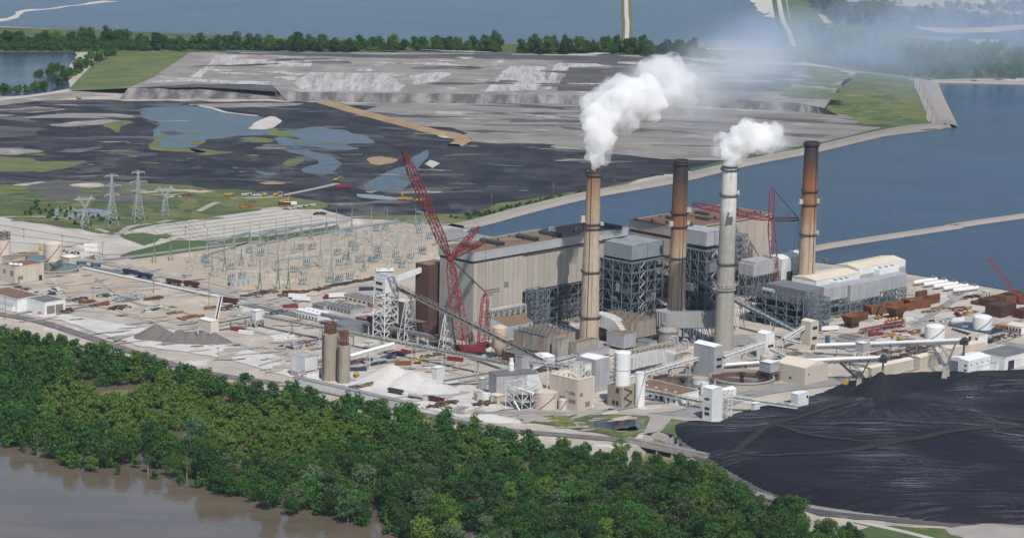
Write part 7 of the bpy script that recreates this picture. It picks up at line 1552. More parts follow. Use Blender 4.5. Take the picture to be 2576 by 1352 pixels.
# ================================================================ poles
def pole(fn, x, yb, yt, lab, h=None, mt='timber', arm=True):
    q = fn(x, yb); p0 = proj(q); oy = {D_: 450.8, E_: 450.8, C_: 0, B_: 0, F_: 450.8, K6: 788.9, G_: 901.6, I_: 901.6}[fn]; k = K if fn is K6 else T
    h = hgt(q, oy+yt*k); t = thing('utility_pole', lab, 'pole', tuple(q), 'utility poles'); m_ = MB(); m_.cyl(q, q+UP*h, .32, .2, 7); m_.build('pole', mt, t)
    if arm: m_ = MB(); [m_.bar(q+UP*(h*f)-Vector((1.6, .6, 0)), q+UP*(h*f)+Vector((1.6, .6, 0)), .25) for f in (.96, .9)]; m_.build('cross_arm', mt, t)
for a in ((D_, 700, 972, 800, 'wooden pole between the rusty steel stacks in the laydown yard'), (D_, 1156, 862, 765, 'wooden pole near the sand mound in the laydown yard'), (D_, 1572, 965, 692, 'tall wooden pole left of the sloping white belt'), (D_, 772, 572, 470, 'wooden pole beside the curved gravel pad'), (D_, 1540, 362, 258, 'wooden pole at the back of the large gravel lot'),
          (D_, 1395, 425, 358, 'wooden pole at the near side of the large gravel lot'), (D_, 1935, 892, 800, 'pole at the front corner of the switchyard'), (D_, 40, 1052, 880, 'wooden pole by the forest at the left edge'), (D_, 180, 442, 372, 'lamp pole at the left gravel lot'), (D_, 468, 470, 424, 'lamp pole behind the pink tank'), (D_, 935, 1330, 1218, 'wooden pole beside the near tracks'), (D_, 1640, 1320, 1262, 'wooden pole below the stone piles'),
          (C_, 1515, 1012, 868, 'tall dark pole on the dike behind the red brown chimney'), (C_, 1145, 1100, 1020, 'brown pole on the dike right of the red brown chimney top'), (C_, 1880, 925, 802, 'dark pole at the dike corner, nearest the tip'), (C_, 1845, 850, 748, 'dark pole on the dike apron, second from the tip'), (C_, 1815, 775, 676, 'dark pole on the dike apron, third from the tip'), (C_, 1788, 690, 598, 'dark pole on the dike apron, farthest'), (C_, 1735, 590, 530, 'thin pole at the far bend of the dike road'),
          (E_, 1120, 272, 108, 'wooden pole by the green bank left of the tan chimney'), (E_, 1585, 172, 28, 'reddish pole on the black sludge bed left of the tan chimney'), (E_, 2047, 85, 0, 'thin pole on the sludge bed right of the tan chimney'), (B_, 2488, 1240, 1180, 'thin mast beside the soot topped chimney')): pole(*a)
# ================================================================ rail bridge
a, c = P(1572, 1106), P(1782, 1150); a = Vector((a.x, a.y, 0)); c = Vector((c.x, c.y, 0)); d = (c-a).normalized(); n_ = Vector((-d.y, d.x, 0)); L = (c-a).length; t = thing('rail_bridge', 'low concrete rail bridge over the grassy gap beside the coal yard', 'bridge', tuple(a))
m_ = MB(); m_.prism(a-n_*5, d, L, n_, 10, .62, 1.4); m_.build('deck', 'concrete', t); m_ = MB(); m_.prism(a-n_*5.2, d, L, n_, .5, -1, 1.9); m_.prism(a+n_*4.7, d, L, n_, .5, -1, 1.9); m_.build('girder', 'concrete', t); m_ = MB(); m_.prism(a-n_*3, d, L, n_, 6, 1.41, 1.6); m_.build('ballast', 'rail_bed', t)
for k in range(1, 5):
    m_ = MB(); p = a+d*(L*(.25+.18*k)); [m_.box(p+n_*s_+UP*-6.2, 1.6, 1.6, 6.8, ang(d)) for s_ in (-4, 0, 4)]; m_.build('pier', 'concrete', t); m_ = MB(); m_.box(p-UP*.9, 2, 11, 1.4, ang(d)); m_.build('pier_cap', 'concrete', t)
for s_ in (0, L-2): m_ = MB(); p = a+d*s_; m_.hexa([(p-n_*7).to_tuple()[:2]+(-6,), (p-n_*7+d*4).to_tuple()[:2]+(-6,), (p+n_*7+d*4).to_tuple()[:2]+(-6,), (p+n_*7).to_tuple()[:2]+(-6,)], [(p-n_*5).to_tuple()[:2]+(.6,), (p-n_*5+d*2).to_tuple()[:2]+(.6,), (p+n_*5+d*2).to_tuple()[:2]+(.6,), (p+n_*5).to_tuple()[:2]+(.6,)]); m_.build('abutment', 'beige_dull', t)
# ================================================================ heaps
def heap(label, q, r, h, mt, seed, sx=1, name='stone_heap', rz=0):
    r_ = random.Random(seed); t = thing(name, label, 'heap', tuple(q)); m_ = MB(); n = 28; prof = [(1.0, -.02), (.86, .10), (.6, .36), (.34, .66), (.14, .9), (.03, 1.0)]; vs_ = []; fs = []; ca, sa = math.cos(rz), math.sin(rz)
    wob = [1+r_.uniform(-.1, .1) for _ in range(n)]
    for rr_, zz in prof:
        for i in range(n):
            a = 6.283*i/n; k = rr_*r*(wob[i]*.7+.3)+r_.uniform(-.25, .25); x, y = k*math.cos(a)*sx, k*math.sin(a); vs_.append((q.x+x*ca-y*sa, q.y+x*sa+y*ca, q.z+zz*h+r_.uniform(-.15, .15)*(zz > 0)))
    for j in range(len(prof)-1):
        for i in range(n): fs.append((j*n+i, j*n+(i+1) % n, (j+1)*n+(i+1) % n, (j+1)*n+i))
    fs.append(tuple((len(prof)-1)*n+i for i in range(n))); m_.add(vs_, fs); m_.build('heap', mt, t, True)
mat('grey_stone', (.17, .155, .14), (.125, .115, .105), .25, 7, bump=.8, bscale=.9); mat('white_stone', (.54, .52, .485), (.46, .44, .41), .12, 7, bump=.4, bscale=.5)
for k, (x, y, r_, h) in enumerate(((1175, 1185, 19, 11.5), (1270, 1205, 13, 8), (1345, 1215, 15, 9.5), (1440, 1222, 13, 8.5), (1525, 1222, 14, 9), (1610, 1222, 14, 8.5))): heap(['largest grey stone heap, leftmost of the row under the cream house', 'low grey stone heap, second from the left of the row', 'grey stone heap, third from the left of the row', 'grey stone heap, fourth from the left of the row', 'grey stone heap, fifth from the left of the row', 'grey stone heap at the right end of the row'][k], D_(x, y), r_, h, 'grey_stone', k, 1.1)
for k, (x, y, r_, h, sx) in enumerate(((1370, 830, 27, 13.5, 1.3), (1640, 880, 26, 10, 1.4), (1850, 930, 20, 7, 1.5), (300, 500, 14, 4, 1.6))): heap(['highest white lime heap right of the twin silos', 'broad white lime heap in the middle of the lime yard', 'low white lime heap at the right end of the lime yard', 'flat cream sand heap behind the gypsum house'][k], K6(x, y), r_, h, 'white_stone' if k < 3 else 'sand_soil', 20+k, sx, 'lime_heap', R(-30))
heap('small white lime heap at the end of the track shed', P(1235, 1052), 12, 3.5, 'white_stone', 31, 2.2, 'lime_heap', R(-20)); heap('flat sand mound in the laydown yard', D_(1490, 905), 16, 3, 'sand_soil', 32, 2.0, 'sand_mound'); heap('small sand mound behind the laydown yard pole', D_(1180, 850), 13, 3, 'sand_soil', 33, 1.6, 'sand_mound'); heap('red brown earth heap beyond the switchyard', D_(2050, 30), 8, 2, 'tan_berm', 34, 2.0, 'sand_mound')

def line(label, a, b, sag, offs):
    t = thing('overhead_line', label, 'power line', (a.x, a.y, 0), 'overhead lines'); d = (b-a); s = Vector((-d.y, d.x, 0)).normalized()
    for k in offs:
        m_ = MB(); pts_ = [a.lerp(b, i/14)+s*k-UP*sag*4*(i/14)*(1-i/14) for i in range(15)]; [m_.bar(u, v, .16) for u, v in zip(pts_, pts_[1:])]; m_.build('conductor', 'steel', t)
for (i, x, y, lab) in ((0, 1160, 632, 'leftmost pylon'), (1, 1285, 612, 'second pylon'), (2, 1560, 590, 'third pylon'), (3, 1685, 620, 'rightmost pylon')):
    q, h = py[i]; g = D_(x, y); line('sagging conductors from the %s to the switchyard' % lab, q+UP*h*.86, g+UP*17, 6, (-7, 0, 7))
    line('sagging conductors from the %s out to the left' % lab, q+UP*h*.86, q+Vector((-420, 260, h*.86)), 14, (-7, 0, 7))
for k in range(0, 22, 2):
    (qa, ha), (qb, hb) = girders[k % len(girders)], girders[(k+5) % len(girders)]; line('thin overhead bus wires crossing the switchyard', qa+UP*ha*.6, qb+UP*hb*.6, 2.5, (-3, 3))
# ================================================================ vehicles
def proto(name): o = bpy.data.objects.new(name, None); col.objects.link(o); return o
def part(name, mt, parent, fn, smooth=False):
    m_ = MB(); fn(m_); o = m_.build(name, mt, None, smooth); o.parent = parent; return o
def wheels(t, xs_, y, r, wd=.35):
    for x in xs_:
        for s_ in (-1, 1): part('wheel', 'rubber', t, lambda m_: m_.cyl((x, s_*y-wd/2, r), (x, s_*y+wd/2, r), r, None, 10))
def car(mt):
    t = proto('car'); part('body', mt, t, lambda m_: m_.hexa([(-2.3, -.9, .35), (2.3, -.9, .35), (2.3, .9, .35), (-2.3, .9, .35)], [(-2.25, -.88, .95), (2.2, -.88, .88), (2.2, .88, .88), (-2.25, .88, .95)]))
    part('cabin', 'glass_dark', t, lambda m_: m_.hexa([(-1.7, -.82, .93), (1.1, -.82, .9), (1.1, .82, .9), (-1.7, .82, .93)], [(-1.2, -.7, 1.5), (.4, -.7, 1.5), (.4, .7, 1.5), (-1.2, .7, 1.5)])); part('car_roof', mt, t, lambda m_: m_.box((-.4, 0, 1.5), 1.5, 1.35, .06)); wheels(t, (-1.45, 1.45), .85, .34); return t
def pickup(mt):
    t = proto('pickup'); part('body', mt, t, lambda m_: (m_.box((0, 0, .5), 5.6, 1.95, .6), m_.box((1.9, 0, 1.1), 1.7, 1.85, .25))); part('cab', 'glass_dark', t, lambda m_: m_.hexa([(-.5, -.9, 1.1), (1.3, -.9, 1.1), (1.3, .9, 1.1), (-.5, .9, 1.1)], [(-.3, -.75, 1.85), (.7, -.75, 1.85), (.7, .75, 1.85), (-.3, .75, 1.85)])); part('cab_roof', mt, t, lambda m_: m_.box((.2, 0, 1.85), 1.1, 1.5, .08))
    part('bed', mt, t, lambda m_: [m_.box((-1.7, s_*.93, 1.1), 2.1, .1, .45) for s_ in (-1, 1)]); wheels(t, (-1.7, 1.8), .92, .42); return t
def trailer(mt, cab=None):
    t = proto('semi_trailer'); part('box', mt, t, lambda m_: m_.box((0, 0, 1.2), 15, 2.6, 2.8)); part('chassis', 'steel_dark', t, lambda m_: m_.box((0, 0, .9), 14.6, 1, .29)); wheels(t, (-6.2, -5, 4.5), 1.0, .52, .5)
    if cab: part('cab', cab, t, lambda m_: (m_.box((9, 0, .8), 2.6, 2.4, 2.7), m_.box((11, 0, .8), 1.8, 2.1, 1.3))); wheels(t, (8.4, 11.2), 1.0, .52, .5)
    return t
def bus():
    t = proto('bus'); part('body', 'yellow_paint', t, lambda m_: (m_.box((-.6, 0, .7), 10, 2.5, 2.4), m_.box((5.2, 0, .7), 1.6, 2.2, 1.2))); part('windows', 'glass_dark', t, lambda m_: m_.box((-.6, 0, 1.9), 9.4, 2.56, .75)); wheels(t, (-3.5, 4.2), 1.1, .5); return t
def hopper_car(mt):
    t = proto('rail_car'); part('body', mt, t, lambda m_: (m_.hexa([(-6, -1.4, 1.2), (6, -1.4, 1.2), (6, 1.4, 1.2), (-6, 1.4, 1.2)], [(-7.6, -1.55, 2.4), (7.6, -1.55, 2.4), (7.6, 1.55, 2.4), (-7.6, 1.55, 2.4)]), m_.box((0, 0, 2.41), 15.2, 3.1, 1.6)))
    part('ribs', mt, t, lambda m_: [m_.box((-7+2*k, s_*1.6, 2.4), .25, .2, 1.7) for k in range(8) for s_ in (-1, 1)]); part('load', 'coal_plain', t, lambda m_: m_.box((0, 0, 3.6), 14.4, 2.5, .55)); 
    for x in (-5.4, 5.4): part('bogie', 'rubber', t, lambda m_: [m_.cyl((x+k, -1, .5), (x+k, 1, .5), .48, None, 8) for k in (-.9, .9)])
    return t
def tank_car():
    t = proto('tank_car'); part('tank', 'metal_grey', t, lambda m_: (m_.cyl((-6.5, 0, 2.7), (6.5, 0, 2.7), 1.5, None, 16), m_.cyl((-7.2, 0, 2.7), (-6.5, 0, 2.7), .8, 1.5, 16), m_.cyl((6.5, 0, 2.7), (7.2, 0, 2.7), 1.5, .8, 16)), True); part('dome', 'metal_grey', t, lambda m_: m_.cyl((0, 0, 4), (0, 0, 4.8), .6, None, 10)); part('frame', 'steel_dark', t, lambda m_: m_.box((0, 0, 1), 15, 2, .3)); wheels(t, (-6, -4.4, 4.4, 6), .8, .48); return t
def digger(mt='yellow_paint'):
    t = proto('excavator'); part('house', mt, t, lambda m_: (m_.box((-.8, 0, 1.4), 3.6, 2.8, 1.5), m_.box((1.2, .9, 1.4), 1.6, 1.1, 2.2))); part('window', 'glass_dark', t, lambda m_: m_.box((1.25, .9, 2.4), 1.66, 1.16, .9))
    for s_ in (-1, 1): part('crawler_track', 'rubber', t, lambda m_: m_.box((0, s_*1.2, 0), 4.6, .8, 1.2))
    part('boom', mt, t, lambda m_: (m_.bar((.9, 0, 2.2), (4.5, 0, 5.4), .6), m_.bar((4.5, 0, 5.4), (7.2, 0, 2.4), .45))); part('bucket', 'steel_dark', t, lambda m_: m_.box((7.2, 0, 1), 1.3, 1.3, 1.4)); return t
def dozer(mt='yellow_paint'):
    t = proto('bulldozer'); part('body', mt, t, lambda m_: (m_.box((.5, 0, 1.2), 3.6, 1.8, 1.4), m_.box((-1.2, 0, 1.2), 2, 2, 1.2))); part('cab', 'glass_dark', t, lambda m_: m_.box((-1.2, 0, 2.4), 1.7, 1.7, 1.2)); part('cab_roof', mt, t, lambda m_: m_.box((-1.2, 0, 3.6), 2, 2, .15))
    for s_ in (-1, 1): part('crawler_track', 'rubber', t, lambda m_: m_.box((0, s_*1.35, 0), 4.8, .7, 1.3))
    part('blade', 'steel', t, lambda m_: m_.box((3.2, 0, .1), .4, 4.2, 1.6)); return t
def dumper(mt='yellow_paint'):
    t = proto('dump_truck'); part('cab', mt, t, lambda m_: m_.box((3, 0, 1.2), 2, 2.6, 2.2)); part('dump_body', mt, t, lambda m_: m_.hexa([(-4, -1.4, 1.3), (1.6, -1.4, 1.3), (1.6, 1.4, 1.3), (-4, 1.4, 1.3)], [(-4.8, -1.7, 3), (2.2, -1.7, 3.4), (2.2, 1.7, 3.4), (-4.8, 1.7, 3)])); part('windscreen', 'glass_dark', t, lambda m_: m_.box((3.2, 0, 2.3), 1.7, 2.64, .8)); wheels(t, (-2.8, 2.8), 1.3, .85, .7); return t
def container(mt):
    t = proto('container'); part('box', mt, t, lambda m_: m_.box((0, 0, .2), 12, 2.5, 2.7)); part('ribs', mt, t, lambda m_: [m_.box((-5.6+.8*k, 0, .25), .25, 2.62, 2.6) for k in range(15)]); part('skids', 'steel_dark', t, lambda m_: m_.box((0, 0, 0), 11.6, 2, .19)); return t
def handler(): 
    t = proto('crane_truck'); part('carrier', 'orange_paint', t, lambda m_: m_.box((0, 0, 1), 9, 2.6, 1.4)); part('cab', 'glass_dark', t, lambda m_: m_.box((3.4, 0, 2.4), 2, 2.2, 1.2)); part('boom', 'steel_dark', t, lambda m_: m_.bar((-2, 0, 2.6), (9, 0, 21), .8)); wheels(t, (-3.4, -2, 2.6), 1.2, .7, .6); return t
MAKE = {'car_w': lambda: car('white_paint'), 'car_d': lambda: car('rubber'), 'car_b': lambda: car('blue_paint'), 'car_r': lambda: car('red_paint'), 'pick_w': lambda: pickup('white_paint'), 'pick_b': lambda: pickup('navy_paint'), 'pick_o': lambda: pickup('orange_paint'), 'trail_w': lambda: trailer('white_paint'), 'semi_w': lambda: trailer('white_paint', 'red_paint'), 'trail_r': lambda: trailer('red_paint'),
        'bus': bus, 'rail_m': lambda: hopper_car('maroon_paint'), 'rail_b': lambda: hopper_car('navy_paint'), 'rail_d': lambda: hopper_car('steel_dark'), 'tankcar': tank_car, 'digger': digger, 'dozer': dozer, 'dumper': dumper, 'cont_w': lambda: container('white_paint'), 'cont_r': lambda: container('red_paint'), 'cont_b': lambda: container('navy_paint'), 'cont_m': lambda: container('maroon_paint'), 'handler': handler, 'dumper_b': lambda: dumper('blue_paint'), 'cont_rd': lambda: container('rust')}
PR = {}
def park(kind, fn, x, y, deg, label, cat, group=None, z=0, s=1.15):
    if kind not in PR: PR[kind] = MAKE[kind](); o = PR[kind]
    else: o = copy_tree(PR[kind])
    q = fn(x, y, z); o.location = q; o.rotation_euler = (0, 0, R(deg)); o.scale = (s, s, s)
    for k in ('group',):
        if k in o: del o[k]
    return tag(o, label, cat, group)
RA = -43   # heading of tracks
for a in (('rail_b', D_, 980, 716, 'dark blue rail car, left of the pair'), ('rail_b', D_, 1090, 742, 'dark blue rail car, right of the pair'), ('rail_m', D_, 1310, 790, 'maroon rail car, left of the pair'), ('rail_m', D_, 1440, 806, 'maroon rail car, right of the pair'), ('rail_m', D_, 1730, 930, 'maroon rail car near the foot of the sloping white belt')): park(a[0], a[1], a[2], a[3], -33, a[4]+' on the middle track', 'rail car', 'rail cars on the middle track', .6)
for a in (('rail_d', H_, 400, 262, 'dark rail car at the lime heap'), ('rail_m', H_, 705, 322, 'maroon rail car at the end of the lime yard siding'), ('tankcar', H_, 550, 300, 'silver tank car on the lime yard siding')): park(a[0], a[1], a[2], a[3], -35, a[4], 'rail car', 'rail cars on the lime yard siding', .5, .95)
for a in (('dumper_b', D_, 612, 645, 200, 'blue truck on the road end, left one'), ('dumper_b', D_, 720, 657, 200, 'blue truck on the road end, right one'), ('bus', D_, 305, 525, 100, 'yellow bus parked behind the pink tank'), ('bus', D_, 180, 572, 200, 'yellow bus behind the round basin, left of two'), ('bus', D_, 245, 575, 190, 'yellow bus behind the round basin, right of two'),
          ('cont_w', D_, 685, 508, -8, 'white container trailer by the curved pad, upper of two'), ('cont_w', D_, 690, 543, -8, 'white container trailer by the curved pad, lower of two'), ('semi_w', K5, 290, 440, 205, 'white semi trailer with red cab left of the trestle tower'), ('trail_w', D_, 2270, 918, -12, 'white trailer by the switchyard road'), ('trail_w', D_, 2240, 898, -12, 'second white trailer by the switchyard road'), ('cont_r', D_, 2185, 968, 15, 'red container near the modular office'),
          ('cont_m', D_, 2180, 862, 12, 'maroon container at the switchyard edge'), ('cont_b', K5, 655, 345, 14, 'blue container behind the cream hut'), ('trail_w', K5, 885, 125, 10, 'white trailer behind the trestle house'), ('cont_b', K6, 950, 712, 8, 'black container beside the twin silos'), ('dumper', K6, 930, 785, 100, 'yellow loader truck between twin silos and lime heap'), ('pick_w', K6, 1070, 400, 20, 'white pickup beside the ribbed tube conveyor'), ('digger', K6, 1690, 615, 0, 'yellow digger behind the lime heap'),
          ('cont_rd', K6, 1510, 635, 10, 'rusty container behind the lime heap'), ('cont_r', K5, 1760, 1220, -20, 'red crane section under the long truss conveyor'), ('trail_w', K3, 765, 1010, 20, 'white lorry at the foot of the steel trestle'), ('handler', K3, 1375, 860, 50, 'yellow crane truck with dark boom among the rusty hoppers'), ('cont_r', K3, 1340, 1070, 20, 'red container beside the lying crane boom'), ('digger', K3, 1640, 1130, 140, 'orange digger by the far stacker'), ('cont_r', K3, 1630, 1045, 18, 'flat red container right of the lying crane boom'),
          ('cont_w', K4, 1240, 490, 30, 'white pipe bundle trailer near the tanks'), ('cont_m', K4, 1248, 430, 100, 'maroon container near the tanks'), ('cont_rd', K4, 1800, 585, -10, 'rusty container on the edge of the blue pond'), ('trail_w', K4, 1430, 750, -10, 'white tanker trailer below the tan roofed building'), ('dozer', K4, 1900, 1060, 150, 'yellow bulldozer at the back of the coal yard'), ('digger', K4, 2030, 1030, 170, 'yellow digger at the right edge of the coal yard'),
          ('digger', I_, 1235, 205, 60, 'yellow reclaimer digger left of the near stacker piers'), ('car_d', K1, 1705, 1280, 10, 'dark car on the road before the white silo'), ('cont_w', D_, 1850, 1165, -25, 'white machine skid below the tiny conveyor house'), ('cont_r', D_, 1790, 1140, -25, 'red cab unit beside the white machine skid'),
          ('dumper', E_, 450, 160, 0, 'yellow dump truck on the sludge bed, left'), ('dumper', E_, 500, 162, 0, 'yellow dump truck on the sludge bed, middle'), ('dumper', E_, 590, 170, 10, 'yellow dump truck on the sludge bed behind the crane jib'), ('trail_r', E_, 5, 70, 20, 'red truck on the black sludge bed'), ('dumper', D_, 1725, 130, 10, 'orange machine in the far equipment row, left end'), ('dumper', D_, 1990, 130, 100, 'orange machine in the far equipment row, middle'),
          ('digger', D_, 2075, 128, 0, 'orange digger in the far equipment row, right end'), ('dumper', D_, 2130, 180, 30, 'orange truck in the far contractor camp'), ('digger', D_, 2170, 170, 80, 'orange digger in the far contractor camp'), ('cont_m', D_, 2140, 195, 10, 'maroon container in the far contractor camp'), ('cont_w', D_, 2185, 190, 10, 'white container in the far contractor camp'), ('dozer', A_, 590, 745, 0, 'tiny tan machine on the landfill haul road'), ('dozer', A_, 1385, 490, 0, 'orange machine on the landfill top, left'), ('dozer', A_, 1475, 470, 40, 'orange machine on the landfill top, right'), ('digger', D_, 2530, 15, 0, 'orange digger beyond the sludge bed road')):
    park(*a[:5], a[5], {'bus': 'bus', 'digger': 'excavator', 'dozer': 'bulldozer'}.get(a[0], 'container' if a[0].startswith('cont') else 'truck'))
for k in range(18):
    x, y = [(490+12*(k % 9), 535+9*(k//9)+1.5*(k % 9)), ][0]; park(rnd.choice(['car_w', 'pick_w', 'car_d', 'car_w', 'pick_b']), D_, x+rnd.uniform(-3, 3), y+5, rnd.choice([40, 130, -40]), 'parked car in the lot right of the pink tank', 'car', 'cars parked by the pink tank')
for k, kind in enumerate(('car_w', 'pick_w', 'pick_b', 'pick_o', 'car_d', 'pick_w', 'car_w', 'pick_w', 'car_w')): park(kind, D_, 650+16*k+rnd.uniform(-3, 3), 590+rnd.uniform(-15, 14), rnd.uniform(0, 180), ['white car, far left of the roadside cluster', 'white pickup, left in the roadside cluster', 'dark blue pickup in the roadside cluster', 'orange pickup in the roadside cluster', 'black car in the roadside cluster', 'white pickup right of the orange one in the cluster', 'white car right in the roadside cluster', 'white pickup right in the roadside cluster', 'white car, far right of the roadside cluster'][k], 'car', 'vehicles in the roadside cluster')
for k in range(14): park(rnd.choice(['car_w', 'pick_w', 'car_d']), D_, 1830+10*k+rnd.uniform(-2, 2), 118+rnd.uniform(-5, 5), rnd.uniform(0, 180), 'parked vehicle in the far equipment row', 'car', 'vehicles in the far equipment row')
for k in range(12): park(rnd.choice(['car_w', 'pick_w', 'car_d', 'car_r']), K4, 910+22*k+rnd.uniform(-5, 5), 490+2*k+rnd.uniform(-8, 8), rnd.uniform(20, 60), 'parked car behind the left white tank', 'car', 'cars behind the left white tank')
for k in range(10): park(rnd.choice(['car_d', 'pick_w', 'car_d', 'car_r']), K4, 1200+45*k, 600+14*k, rnd.uniform(-20, 10), 'parked car along the edge of the blue pond', 'car', 'cars along the blue pond')
# ================================================================ fabricated rusty steel
def rust_box(label, fn, x, y, lx, ly, h, deg, mt='rust', top=False, ribs=True, z=0, flare=0):
    q = fn(x, y); t = thing('steel_fabrication', label, 'steel fabrication', tuple(q), rz=R(deg)); f = flare
    def walls(m_):
        for (ax, ay, bx_, by_) in ((-1, -1, 1, -1), (1, -1, 1, 1), (1, 1, -1, 1), (-1, 1, -1, -1)):
            a0 = Vector((ax*lx/2*(1-f), ay*ly/2*(1-f), z)); b0 = Vector((bx_*lx/2*(1-f), by_*ly/2*(1-f), z)); a1 = Vector((ax*lx/2, ay*ly/2, z+h)); b1 = Vector((bx_*lx/2, by_*ly/2, z+h)); n_ = Vector(((ay+by_)/2*0+(ax+bx_)/2, (ay+by_)/2, 0))*.3
            m_.hexa([a0, b0, b0-n_, a0-n_], [a1, b1, b1-n_, a1-n_])
    part('plates', mt, t, walls)
    if ribs: part('ribs', 'rust_dark', t, lambda m_: [m_.bar((lx*(-.5+k/8)*(1-f), s_*(ly/2*(1-f)+.15), z), (lx*(-.5+k/8), s_*(ly/2+.15), z+h), .3) for k in range(9) for s_ in (-1, 1)]+[m_.bar((s_*(lx/2*(1-f)+.15), ly*(-.5+k/5)*(1-f), z), (s_*(lx/2+.15), ly*(-.5+k/5), z+h), .3) for k in range(6) for s_ in (-1, 1)])
    if top: part('deck', 'rust_dark', t, lambda m_: m_.box((0, 0, z+h-.8), lx-.7, ly-.7, .4))
    else: part('deck', 'rust', t, lambda m_: m_.box((0, 0, z+h*.25), lx*(1-f*.7)-.7, ly*(1-f*.7)-.7, .3))
    if z: part('stand', 'rust_dark', t, lambda m_: (lattice(m_, Vector((-lx*.3, -ly*.3, 0)), Vector((1, 0, 0)), lx*.6, 3, Vector((0, 1, 0)), ly*.6, 2, 0, z-.02, 1, .5, brace='x'), m_.box((0, 0, z-.8), lx*.66, ly*.66, .75)))
    return t
rust_box('rusty hopper on a frame, nearest of the rusty steel pieces', K3, 1040, 965, 17, 12, 7, 46, z=4.5, flare=.35); rust_box('tilted rusty plate box behind the nearest rusty hopper', K3, 1150, 880, 13, 7, 8, 46, flare=.1)
rust_box('rusty hopper on a frame behind the crane truck', K3, 1590, 860, 17, 12, 6.5, 46, z=5, flare=.35); rust_box('long rusty trough left of the crane truck', K3, 1370, 790, 26, 12, 8, 30, flare=.12); rust_box('wide rusty trough behind the second hopper', K3, 1640, 755, 27, 14, 8, 30, flare=.15)
rust_box('dark rusty trough right of the wide one', K3, 1840, 722, 26, 13, 9, 30, flare=.12); rust_box('tall upright rusty plate wall left of the gas tanks', K3, 1900, 650, 15, 2, 11, 46); rust_box('upright rusty plate wall with dark frame by the gas tanks', K3, 2050, 672, 18, 2, 9, 46)
rust_box('large dark rusty box at the right yard', K4, 1775, 412, 24, 17, 11, 46, 'rust_dark', True); rust_box('big rusty box group left piece near the small crane', K4, 1660, 290, 22, 14, 7, 46, 'rust_dark', True); rust_box('big rusty box group right piece near the small crane', K4, 1850, 275, 24, 14, 9, 46, 'rust', True); rust_box('big rusty box behind the group near the small crane', K4, 1940, 245, 18, 12, 9, 46, 'rust')
rust_box('maroon steel box at the right edge', K4, 2050, 440, 14, 10, 8, 46, 'maroon_paint', True); rust_box('low rusty tray near the small crane', K4, 1500, 275, 14, 7, 3.5, 46)
def stack_pile(label, fn, x, y, wx, wy, n, mts, hmax=2, deg=46, long=(4, 12), name='material_stack', thin=.7):
    q = fn(x, y); t = thing(name, label, 'material stack', tuple(q), rz=R(deg)); r_ = random.Random(int(x*7+y))
    for mt in mts:
        m_ = MB()
        for k in range(max(1, n//len(mts))): m_.box((r_.uniform(-wx, wx)/2, r_.uniform(-wy, wy)/2, r_.uniform(0, hmax*.5)), r_.uniform(*long), r_.uniform(thin, thin*3), r_.uniform(.4, hmax), R(r_.choice([0, 0, 90, r_.uniform(-20, 20)])))
        o = m_.build('pieces', mt); o.parent = t; o['kind'] = 'stuff'
    return t
